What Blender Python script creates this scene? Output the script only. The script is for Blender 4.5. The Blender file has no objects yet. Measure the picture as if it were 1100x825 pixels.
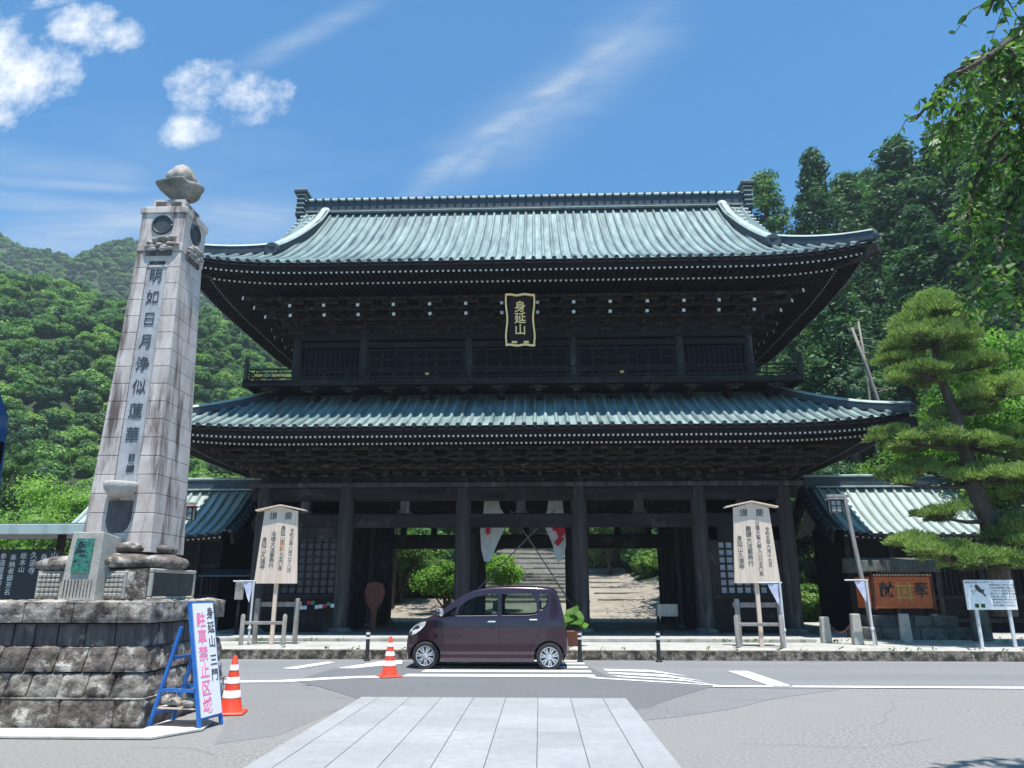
import bpy, math, random
import numpy as np
from mathutils import Vector, Matrix, noise
from mathutils.geometry import delaunay_2d_cdt
R = math.radians
S = bpy.context.scene
COL = S.collection

# ------------------------------------------------------------------ camera
CAM_P, CAM_Y, CAM_L = 15.66, 2.1, (0.61, 0.0, 1.54)
cd = bpy.data.cameras.new('camera')
cam = bpy.data.objects.new('camera', cd)
COL.objects.link(cam)
cam.location = CAM_L
cam.rotation_euler = (R(90 + CAM_P), 0, R(CAM_Y))
cd.sensor_width = 36
cd.lens = 790 / 1100 * 36
cd.clip_start = .1
cd.clip_end = 3000
S.camera = cam

# ------------------------------------------------------------------ light, sky, exposure
SUN_EL = 77.1          # nearly overhead, a little towards the viewer and to the right
SUN_V = Vector((.04, -.225, 1)).normalized()
sl = bpy.data.lights.new('sun', 'SUN')
sl.energy = 4.8
sl.angle = R(.55)
sl.color = (1, .965, .91)
so = bpy.data.objects.new('sun', sl)
COL.objects.link(so)
so.rotation_euler = SUN_V.to_track_quat('Z', 'Y').to_euler()
W = bpy.data.worlds.new('World')
S.world = W
W.use_nodes = True
S.view_settings.view_transform = 'Standard'
S.view_settings.look = 'None'
S.view_settings.gamma = 1
S.view_settings.exposure = .70
S.cycles.max_bounces = 6
S.cycles.transparent_max_bounces = 8
S.cycles.use_denoising = True
S.cycles.sample_clamp_indirect = 6


def build_world():
    nt = W.node_tree
    nt.nodes.clear()
    N = nt.nodes.new
    L = nt.links.new
    out = N('ShaderNodeOutputWorld')
    bg = N('ShaderNodeBackground')
    sky = N('ShaderNodeTexSky')
    sky.sky_type = 'NISHITA'
    sky.sun_disc = False
    sky.sun_elevation = R(SUN_EL)
    sky.sun_rotation = math.atan2(SUN_V.x, SUN_V.y)
    sky.altitude = 300
    sky.air_density = 1.0
    sky.dust_density = .6
    sky.ozone_density = 2.2
    bg.inputs['Strength'].default_value = .098
    tc = N('ShaderNodeTexCoord')
    sep = N('ShaderNodeSeparateXYZ')
    L(tc.outputs['Generated'], sep.inputs[0])

    def m(op, a, b=None, c=None, clamp=False):
        n = N('ShaderNodeMath')
        n.operation = op
        n.use_clamp = clamp
        for i, v in enumerate((a, b, c)):
            if v is None:
                continue
            if isinstance(v, (int, float)):
                n.inputs[i].default_value = v
            else:
                L(v, n.inputs[i])
        return n.outputs[0]
    # plane of directions towards +Y: u = x/y, v = z/y  (real directions in the sky, not the screen)
    yy = m('MAXIMUM', sep.outputs[1], .05)
    u = m('DIVIDE', sep.outputs[0], yy)
    v = m('DIVIDE', sep.outputs[2], yy)
    cmb = N('ShaderNodeCombineXYZ')
    L(u, cmb.inputs[0])
    L(v, cmb.inputs[1])

    def nz(scale, detail=8, rough=.6, sx=1, sy=1, rot=0, dist=0.0, off=0.0):
        mp = N('ShaderNodeMapping')
        mp.inputs['Scale'].default_value = (sx, sy, 1)
        mp.inputs['Rotation'].default_value = (0, 0, rot)
        mp.inputs['Location'].default_value = (off, off * .7, 0)
        L(cmb.outputs[0], mp.inputs[0])
        t = N('ShaderNodeTexNoise')
        t.inputs['Scale'].default_value = scale
        t.inputs['Detail'].default_value = detail
        t.inputs['Roughness'].default_value = rough
        t.inputs['Distortion'].default_value = dist
        L(mp.outputs[0], t.inputs['Vector'])
        return t.outputs[0]
    n1 = nz(11, 10, .66)
    n2 = nz(3.0, 5, .5, off=3)

    def blob(cu, cv, ru, rv, amp=1.0):
        du = m('DIVIDE', m('SUBTRACT', u, cu), ru)
        dv = m('DIVIDE', m('SUBTRACT', v, cv), rv)
        d2 = m('ADD', m('MULTIPLY', du, du), m('MULTIPLY', dv, dv))
        return m('MULTIPLY', m('SUBTRACT', 1.0, d2, clamp=False), amp)
    blobs = None
    for b in CLOUDS:
        x = blob(*b)
        blobs = x if blobs is None else m('MAXIMUM', blobs, x)
    blobs = m('MAXIMUM', blobs, -1.5)
    cum = m('ADD', m('MULTIPLY', blobs, .55), m('MULTIPLY', m('SUBTRACT', n1, .5), 2.6))
    cum = m('MULTIPLY', m('SUBTRACT', cum, .05), 1.35, clamp=True)
    cum = m('POWER', cum, 1.15)
    # cirrus streaks: line segments in the direction plane
    cir = None
    for (u0, v0, u1, v1, w, amp) in STREAKS:
        du, dv = u1 - u0, v1 - v0
        ln = math.hypot(du, dv)
        du, dv = du / ln, dv / ln
        a = m('ADD', m('MULTIPLY', m('SUBTRACT', u, u0), du), m('MULTIPLY', m('SUBTRACT', v, v0), dv))
        p = m('ADD', m('MULTIPLY', m('SUBTRACT', u, u0), -dv), m('MULTIPLY', m('SUBTRACT', v, v0), du))
        t = m('DIVIDE', a, ln)
        pw = m('DIVIDE', m('ADD', p, m('MULTIPLY', m('SUBTRACT', n2, .5), w * 1.2)), w)
        g = m('POWER', 2.718, m('MULTIPLY', m('MULTIPLY', pw, pw), -1.0))
        e = m('MULTIPLY', m('MULTIPLY', t, 5, clamp=True), m('MULTIPLY', m('SUBTRACT', 1.0, t), 4, clamp=True))
        ang = math.atan2(dv, du)
        tex = nz(15, 9, .68, sx=.22, sy=1.2, rot=-ang + .12, off=amp * 9, dist=.35)
        s = m('MULTIPLY', m('MULTIPLY', g, e), m('MULTIPLY', m('SUBTRACT', tex, .24), 2.2, clamp=True))
        s = m('MULTIPLY', s, amp)
        cir = s if cir is None else m('MAXIMUM', cir, s)
    # general thin veil low over the left hills
    veil = m('MULTIPLY', m('SUBTRACT', nz(2.2, 6, .6, sx=.7, sy=2.2, off=7), .47), 1.5, clamp=True)
    lo = m('MULTIPLY', m('SUBTRACT', .95, v), 1.6, clamp=True)
    lf = m('MULTIPLY', m('SUBTRACT', .05, u), 1.8, clamp=True)
    veil = m('MULTIPLY', m('MULTIPLY', veil, lo), m('MULTIPLY', lf, 1.0))
    cir = m('MAXIMUM', cir, veil)
    front = m('GREATER_THAN', sep.outputs[1], .06)
    mx = N('ShaderNodeMix')
    mx.data_type = 'RGBA'
    L(m('MULTIPLY', cir, front), mx.inputs['Factor'])
    hs = N('ShaderNodeMix')
    hs.data_type = 'RGBA'
    hs.blend_type = 'MULTIPLY'
    hs.inputs['Factor'].default_value = 1
    hs.inputs['B'].default_value = SKY_TINT
    L(sky.outputs[0], hs.inputs['A'])
    L(hs.outputs['Result'], mx.inputs['A'])
    mx.inputs['B'].default_value = (4.6, 5.1, 5.6, 1)
    mx2 = N('ShaderNodeMix')
    mx2.data_type = 'RGBA'
    L(m('MULTIPLY', cum, front), mx2.inputs['Factor'])
    L(mx.outputs['Result'], mx2.inputs['A'])
    mx2.inputs['B'].default_value = (6.6, 6.9, 7.2, 1)
    L(mx2.outputs['Result'], bg.inputs['Color'])
    L(bg.outputs[0], out.inputs[0])


SKY_TINT = (.36, 1.0, 1.27, 1)
def _uv(px, py):
    p, y = R(CAM_P), R(CAM_Y)
    f = Vector((-math.sin(y) * math.cos(p), math.cos(y) * math.cos(p), math.sin(p)))
    r = Vector((math.cos(y), math.sin(y), 0))
    d = f * 790 + r * (px - 550) + r.cross(f) * (412.5 - py)
    return d.x / d.y, d.z / d.y


def at(px, py, Y):
    """the world point at depth Y that the photograph shows at this pixel (used to survey the place)"""
    u, v = _uv(px, py)
    return Vector((CAM_L[0] + u * Y, Y, CAM_L[2] + v * Y))


def gnd(px, py, z=0.0):
    u, v = _uv(px, py)
    Y = (z - CAM_L[2]) / v
    return (CAM_L[0] + u * Y, Y)


CLOUDS = []
for (px, py, rx, ry, a) in ((24, 78, 58, 50, 1.3), (-36, 60, 60, 60, 1.2), (84, 28, 36, 26, 1.0), (124, 44, 36, 24, 1.0), (0, 122, 26, 18, .8),
                            (222, 92, 42, 28, 1.05), (256, 104, 44, 32, 1.1), (208, 140, 32, 22, 1.1), (40, 0, 40, 9, .45)):
    u_, v_ = _uv(px, py)
    k = 1 / 790 * math.hypot(1, v_) * 1.1
    CLOUDS.append((u_, v_, rx * k, ry * k, a))
STREAKS = []
for (x0, y0, x1, y1, w, a) in ((420, 222, 730, -5, .022, .72), (500, 190, 740, -10, .05, .42), (-60, 190, 200, 206, .012, .5), (-60, 216, 330, 240, .010, .6), (10, 262, 230, 226, .035, .75), (210, 222, 330, 240, .02, .6),
                               (420, 225, 740, -10, .045, .3), (470, 205, 640, 70, .022, .5), (250, 80, 440, -20, .020, .38),
                               (-80, 205, 340, 245, .016, .45), (-60, 262, 380, 232, .05, .6), (-60, 160, 200, 200, .03, .3)):
    a0, b0 = _uv(x0, y0)
    a1, b1 = _uv(x1, y1)
    STREAKS.append((a0, b0, a1, b1, w, a))
build_world()

# ------------------------------------------------------------------ materials
def new_mat(name):
    m_ = bpy.data.materials.new(name)
    m_.use_nodes = True
    return m_, m_.node_tree, m_.node_tree.nodes['Principled BSDF']


def mat(name, c1, c2=None, scale=4, rough=.75, bump=0, bscale=None, stretch=(1, 1, 1), c3=None, s3=1.2, t3=.5, w3=.08,
        metal=0, detail=6, coat=0, spec=.5, st3=(1, 1, 1)):
    m_, nt, b = new_mat(name)
    N, L = nt.nodes.new, nt.links.new
    b.inputs['Roughness'].default_value = rough
    b.inputs['Metallic'].default_value = metal
    b.inputs['Coat Weight'].default_value = coat
    b.inputs['Specular IOR Level'].default_value = spec
    if c2 is None:
        b.inputs['Base Color'].default_value = (*c1, 1)
        if not bump:
            return m_
    tc = N('ShaderNodeTexCoord')

    def noise_(s, st, d=detail, off=0):
        mp = N('ShaderNodeMapping')
        mp.inputs['Scale'].default_value = st
        mp.inputs['Location'].default_value = (off, off, off)
        L(tc.outputs['Object'], mp.inputs[0])
        t = N('ShaderNodeTexNoise')
        t.inputs['Scale'].default_value = s
        t.inputs['Detail'].default_value = d
        t.inputs['Roughness'].default_value = .62
        L(mp.outputs[0], t.inputs['Vector'])
        return t.outputs[0]
    n = noise_(scale, stretch)
    if c2 is not None:
        r = N('ShaderNodeValToRGB')
        r.color_ramp.elements[0].position = .34
        r.color_ramp.elements[1].position = .66
        r.color_ramp.elements[0].color = (*c1, 1)
        r.color_ramp.elements[1].color = (*c2, 1)
        L(n, r.inputs[0])
        col = r.outputs[0]
        if c3 is not None:
            n3 = noise_(s3, st3, 7, 5.3)
            r3 = N('ShaderNodeValToRGB')
            r3.color_ramp.elements[0].position = t3 - w3
            r3.color_ramp.elements[1].position = t3 + w3
            L(n3, r3.inputs[0])
            mx = N('ShaderNodeMix')
            mx.data_type = 'RGBA'
            L(r3.outputs[0], mx.inputs['Factor'])
            L(col, mx.inputs['A'])
            mx.inputs['B'].default_value = (*c3, 1)
            col = mx.outputs['Result']
        L(col, b.inputs['Base Color'])
    if bump:
        bp = N('ShaderNodeBump')
        bp.inputs['Strength'].default_value = 1
        bp.inputs['Distance'].default_value = bump
        L(noise_(bscale or scale * 3, stretch, 8, 2.0), bp.inputs['Height'])
        L(bp.outputs[0], b.inputs['Normal'])
    return m_


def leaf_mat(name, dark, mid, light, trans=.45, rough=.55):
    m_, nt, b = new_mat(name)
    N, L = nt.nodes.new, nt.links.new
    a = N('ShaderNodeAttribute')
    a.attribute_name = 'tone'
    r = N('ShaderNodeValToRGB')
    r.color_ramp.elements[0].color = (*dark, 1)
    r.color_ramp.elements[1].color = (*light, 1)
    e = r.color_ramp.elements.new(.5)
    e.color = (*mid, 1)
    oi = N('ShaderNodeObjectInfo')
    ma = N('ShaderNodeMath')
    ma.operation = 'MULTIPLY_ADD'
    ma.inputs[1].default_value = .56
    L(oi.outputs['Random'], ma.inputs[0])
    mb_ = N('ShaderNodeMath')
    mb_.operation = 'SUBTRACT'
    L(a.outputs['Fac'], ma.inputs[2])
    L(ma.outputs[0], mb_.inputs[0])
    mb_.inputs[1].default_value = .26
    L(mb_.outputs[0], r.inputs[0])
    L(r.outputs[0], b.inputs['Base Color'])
    b.inputs['Roughness'].default_value = rough
    b.inputs['Specular IOR Level'].default_value = .35
    tr = N('ShaderNodeBsdfTranslucent')
    br = N('ShaderNodeMix')
    br.data_type = 'RGBA'
    br.blend_type = 'MULTIPLY'
    br.inputs['Factor'].default_value = 1
    L(r.outputs[0], br.inputs['A'])
    br.inputs['B'].default_value = (1.0, 1.25, .55, 1)
    L(br.outputs['Result'], tr.inputs['Color'])
    ms = N('ShaderNodeMixShader')
    ms.inputs[0].default_value = trans
    L(b.outputs[0], ms.inputs[1])
    L(tr.outputs[0], ms.inputs[2])
    L(ms.outputs[0], nt.nodes['Material Output'].inputs[0])
    return m_


def glass_mat(name, tint, alpha):
    m_, nt, b = new_mat(name)
    N, L = nt.nodes.new, nt.links.new
    t = N('ShaderNodeBsdfTransparent')
    t.inputs[0].default_value = (*tint, 1)
    b.inputs['Base Color'].default_value = (.01, .012, .012, 1)
    b.inputs['Roughness'].default_value = .03
    ms = N('ShaderNodeMixShader')
    ms.inputs[0].default_value = alpha
    L(t.outputs[0], ms.inputs[1])
    L(b.outputs[0], ms.inputs[2])
    L(ms.outputs[0], nt.nodes['Material Output'].inputs[0])
    return m_


M = {}
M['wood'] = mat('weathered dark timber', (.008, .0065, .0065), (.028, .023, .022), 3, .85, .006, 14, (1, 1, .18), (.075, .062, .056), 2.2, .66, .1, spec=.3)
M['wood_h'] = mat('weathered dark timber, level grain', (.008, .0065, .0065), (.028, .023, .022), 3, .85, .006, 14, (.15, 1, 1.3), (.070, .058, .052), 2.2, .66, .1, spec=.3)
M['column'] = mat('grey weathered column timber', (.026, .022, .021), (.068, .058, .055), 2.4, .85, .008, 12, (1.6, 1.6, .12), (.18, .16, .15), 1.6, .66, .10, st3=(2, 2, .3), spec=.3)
M['carved'] = mat('carved bracket timber', (.010, .008, .007), (.048, .036, .031), 5, .85, .01, 20, (1, 1, 1), (.16, .10, .06), 2.5, .66, .08, spec=.3)
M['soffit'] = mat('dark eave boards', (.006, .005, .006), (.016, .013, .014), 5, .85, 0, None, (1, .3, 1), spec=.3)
M['endcap'] = mat('chalk white paint', (.72, .71, .68), (.86, .85, .82), 9, .7)
M['copper'] = mat('verdigris copper', (.170, .240, .235), (.270, .350, .340), 2.2, .55, 0, None, (2, .5, .5), (.105, .150, .155), 1.3, .56, .10, st3=(3.5, .35, .35), metal=0, spec=.35)
M['copper_pale'] = mat('pale verdigris copper', (.30, .385, .365), (.40, .475, .445), 2, .5, c3=(.25, .27, .24), s3=1.4, t3=.6, w3=.12, st3=(3, .4, .4))
M['copper_dark'] = mat('dark oxidised copper', (.022, .032, .045), (.045, .062, .078), 3, .5, 0, None, (1, 1, 3))
M['gold'] = mat('gold leaf', (.95, .62, .20), (1.0, .82, .42), 14, .45, .003, 30)
M['lacquer'] = mat('dark red brown lacquer', (.012, .004, .006), (.022, .008, .010), 6, .6, spec=.2)
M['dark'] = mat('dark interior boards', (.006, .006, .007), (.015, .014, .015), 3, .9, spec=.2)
M['asphalt'] = mat('worn coarse asphalt', (.115, .111, .104), (.345, .333, .315), 26, .93, .010, 60, c3=(.235, .229, .218), s3=.45, t3=.5, w3=.2, detail=12)
M['road'] = mat('smooth road asphalt', (.170, .172, .175), (.255, .256, .257), 18, .92, .004, 60, c3=(.168, .170, .174), s3=.8, t3=.52, w3=.22, detail=10, st3=(.18, 1.6, 1))
M['patch'] = mat('newer dark asphalt', (.100, .102, .106), (.165, .168, .173), 14, .9, .004, 70, c3=(.14, .143, .148), s3=.9, t3=.52, w3=.2, detail=10, st3=(.5, 2, 1))
M['tyre_track'] = mat('mid grey asphalt', (.14, .14, .141), (.225, .223, .22), 16, .92, .005, 60, detail=10, c3=(.205, .203, .20), s3=.8, t3=.55, w3=.2)
M['slab'] = mat('pale granite slabs', (.300, .308, .315), (.375, .380, .382), 9, .8, .001, 90, c3=(.275, .282, .288), s3=1.1, t3=.56, w3=.2, detail=10)
M['joint'] = mat('dark slab joint', (.07, .075, .085), (.12, .12, .13), 8, .9)
M['paint'] = mat('white road paint', (.62, .62, .61), (.80, .80, .79), 9, .7, c3=(.42, .42, .42), s3=6, t3=.74, w3=.06)
M['pave'] = mat('sandy concrete pavement', (.34, .33, .30), (.47, .455, .42), 6, .9, .004, 60, c3=(.26, .25, .22), s3=1.3, t3=.62, w3=.1, detail=8)
M['kerb'] = mat('rough mossy kerb stone', (.065, .050, .036), (.30, .26, .21), 9, .95, .03, 14, c3=(.035, .03, .02), s3=5, t3=.52, w3=.07, detail=9)
M['sand'] = mat('pale sandy gravel', (.25, .215, .175), (.38, .335, .28), 9, .95, .01, 60, c3=(.20, .175, .14), s3=.7, t3=.55, w3=.15)
M['soil'] = mat('forest floor', (.018, .036, .010), (.035, .062, .018), .6, .95, .05, 3)
M['rough'] = mat('rough lichen stained stone', (.065, .050, .042), (.26, .225, .195), 7, .95, .05, 14, c3=(.58, .54, .48), s3=4.2, t3=.585, w3=.05, detail=10)
M['rough_pale'] = mat('pale rough stone', (.17, .145, .125), (.50, .465, .41), 7, .95, .045, 14, c3=(.065, .052, .046), s3=3.4, t3=.55, w3=.07, detail=10)
M['smooth_dark'] = mat('dark dressed stone', (.04, .038, .042), (.13, .125, .125), 3, .85, .006, 20, (3, 3, .7), c3=(.36, .345, .32), s3=2.0, t3=.60, w3=.04, detail=9)
M['granite'] = mat('light weathered granite', (.50, .43, .385), (.65, .58, .53), 5, .85, .006, 30, (1, 1, .5), c3=(.13, .095, .085), s3=1.5, t3=.575, w3=.07, st3=(3.2, 3.2, .40), detail=10)
M['granite_grey'] = mat('grey inscription granite', (.33, .33, .34), (.46, .455, .46), 8, .8, .004, 40, (1, 1, .6), c3=(.17, .16, .16), s3=2, t3=.60, w3=.1, st3=(1, 1, .4), detail=9)
M['finial'] = mat('mossy grey stone', (.10, .115, .10), (.30, .285, .255), 4, .9, .02, 18, c3=(.46, .42, .37), s3=3, t3=.64, w3=.08)
M['joint_stone'] = mat('dark open joint', (.035, .03, .03), (.07, .06, .058), 8, .95)
M['ink'] = mat('engraved letters, dark', (.035, .033, .035), (.09, .085, .085), 12, .9)
M['ink_faded'] = mat('faded brush ink', (.055, .045, .045), (.10, .08, .07), 20, .8)
M['ink_orange'] = mat('orange brush ink', (.45, .14, .03))
M['bronze'] = mat('green bronze plate', (.015, .10, .075), (.06, .27, .20), 26, .5, .01, 30)
M['slate'] = mat('dark grey slate plate', (.045, .05, .05), (.075, .08, .08), 6, .5)
M['board_wood'] = mat('pale cedar boards', (.66, .50, .38), (.80, .65, .52), 5, .7, .001, 30, (3.5, 1, .2), c3=(.54, .40, .29), s3=2.5, t3=.68, w3=.1, st3=(4, 1, .2))
M['grey_wood'] = mat('silvered grey wood', (.18, .165, .15), (.34, .315, .29), 6, .85, .004, 30, (2, 2, .4))
M['white'] = mat('white panel', (.78, .78, .78))
M['white_dirty'] = mat('off white painted metal', (.50, .51, .52), (.66, .67, .67), 8, .5)
M['cloth'] = mat('off white cloth', (.50, .52, .52), (.64, .66, .66), 3, .9)
M['red_cloth'] = mat('red dyed cloth', (.50, .02, .035))
M['pink'] = mat('pink lettering', (.90, .22, .42))
M['blue'] = mat('blue painted steel', (.02, .13, .46), (.03, .19, .56), 9, .45)
M['cone'] = mat('orange red plastic', (.78, .055, .02), (.88, .085, .035), 8, .45, coat=.1)
M['reflect'] = mat('white reflective band', (.80, .76, .74))
M['black'] = mat('black plastic', (.016, .016, .018), None, rough=.5)
M['rubber'] = mat('tyre rubber', (.018, .018, .019), (.032, .032, .033), 14, .8)
M['car'] = mat('dark maroon metallic paint', (.044, .017, .029), None, rough=.20, coat=1.0, metal=.5)
M['carblack'] = mat('black trim', (.012, .012, .013), None, rough=.4)
M['alloy'] = mat('silver alloy', (.62, .63, .65), None, rough=.3, metal=.55)
M['chrome'] = mat('bright chrome', (.78, .78, .8), None, rough=.12, metal=1)
M['lamp'] = mat('clear headlamp lens', (.66, .62, .55), (.80, .77, .70), 20, .12, coat=1)
M['redlamp'] = mat('red tail lamp', (.45, .01, .01), None, rough=.15, coat=1)
M['carglass'] = glass_mat('tinted car glass', (.66, .78, .73), .16)
M['seat'] = mat('grey car seat fabric', (.10, .10, .11), (.14, .14, .15), 20, .9)
M['orange'] = mat('orange red painted board', (.66, .13, .035), (.78, .19, .055), 5, .6)
M['ochre'] = mat('ochre gold paint', (.66, .40, .12))
M['thatch'] = mat('old mossy shingles', (.055, .06, .045), (.15, .155, .13), 5, .95, .02, 20, (4, 1, .4))
M['grey_stone'] = mat('mossy grey stone blocks', (.060, .062, .056), (.15, .15, .135), 4, .9, .01, 18, c3=(.28, .26, .21), s3=1.6, t3=.66, w3=.08)
M['post_stone'] = mat('pale stone posts', (.34, .32, .28), (.47, .45, .40), 6, .9, .008, 30)
M['metal_grey'] = mat('weathered grey steel', (.20, .20, .20), (.32, .31, .30), 6, .55, metal=.3)
M['rust'] = mat('rusty red brown paint', (.13, .035, .022), (.20, .06, .035), 5, .7)
M['bark'] = mat('tree bark', (.055, .042, .034), (.13, .10, .082), 5, .95, .03, 12, (2, 2, .35))
M['bark_pale'] = mat('pale dead bark', (.20, .165, .14), (.34, .29, .25), 5, .95, .02, 12, (2, 2, .3))
M['bus'] = mat('deep blue bus paint', (.012, .05, .16), None, rough=.25, coat=1)
M['busglass'] = mat('black bus glass', (.006, .008, .010), None, rough=.06)
M['shoji'] = mat('pale grille backing', (.34, .36, .40), (.42, .44, .48), 4, .9)
M['purple'] = mat('pale lilac pennant cloth', (.50, .50, .66), (.64, .64, .76), 5, .9)
M['lantern'] = mat('lantern panel', (.30, .30, .27), (.38, .37, .34), 8, .6)
M['step_stone'] = mat('worn step stone', (.10, .095, .082), (.21, .195, .17), 5, .9, .02, 18, c3=(.05, .055, .035), s3=1.6, t3=.56, w3=.1)
M['lattice'] = mat('dark lattice timber', (.014, .012, .012), (.042, .036, .035), 4, .85, spec=.3)
M['bud'] = mat('pale carved bud stone', (.26, .24, .21), (.44, .40, .36), 6, .9, .012, 20, c3=(.16, .15, .13), s3=4, t3=.6, w3=.08)
M['concrete'] = mat('pale weathered concrete', (.47, .455, .42), (.62, .60, .56), 5, .9, .004, 40, c3=(.36, .34, .31), s3=2, t3=.62, w3=.1)
M['leaf_cedar'] = leaf_mat('cedar foliage', (.026, .075, .034), (.070, .155, .062), (.20, .33, .11), .33)
M['leaf_hill'] = leaf_mat('hill forest foliage', (.045, .125, .036), (.120, .245, .060), (.31, .45, .11), .38)
M['leaf_bright'] = leaf_mat('bright maple foliage', (.08, .18, .022), (.17, .33, .045), (.34, .52, .10), .5)
M['leaf_mid'] = leaf_mat('broadleaf foliage', (.045, .11, .024), (.10, .20, .042), (.21, .33, .08), .45)
M['leaf_pine'] = leaf_mat('pine needles', (.085, .080, .040), (.145, .215, .062), (.34, .43, .135), .38)
M['leaf_near'] = leaf_mat('cherry leaves', (.035, .095, .026), (.085, .185, .045), (.26, .38, .13), .42, .5)
M['dry'] = mat('dry bare twigs', (.30, .22, .14), (.42, .32, .22), 5, .9)


def vary(key, lo, hi):
    """each separate block, slab, plank or sheet keeps a slightly different tone of its own"""
    nt = M[key].node_tree
    b = nt.nodes['Principled BSDF']
    lk = b.inputs['Base Color'].links[0]
    src = lk.from_socket
    g = nt.nodes.new('ShaderNodeNewGeometry')
    mr = nt.nodes.new('ShaderNodeMapRange')
    mr.inputs['To Min'].default_value = lo
    mr.inputs['To Max'].default_value = hi
    mx = nt.nodes.new('ShaderNodeMix')
    mx.data_type = 'RGBA'
    mx.blend_type = 'MULTIPLY'
    mx.inputs['Factor'].default_value = 1
    nt.links.new(g.outputs['Random Per Island'], mr.inputs['Value'])
    nt.links.new(src, mx.inputs['A'])
    nt.links.new(mr.outputs[0], mx.inputs['B'])
    nt.links.new(mx.outputs['Result'], b.inputs['Base Color'])


for k_, lo_, hi_ in (('slab', .90, 1.04), ('granite', .86, 1.06), ('rough', .75, 1.2), ('rough_pale', .75, 1.15), ('copper', .84, 1.12), ('copper_pale', .88, 1.08), ('board_wood', .88, 1.04), ('step_stone', .7, 1.1), ('grey_stone', .75, 1.2), ('kerb', .8, 1.15), ('wood', .75, 1.35), ('carved', .65, 1.5)):
    vary(k_, lo_, hi_)

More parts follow.
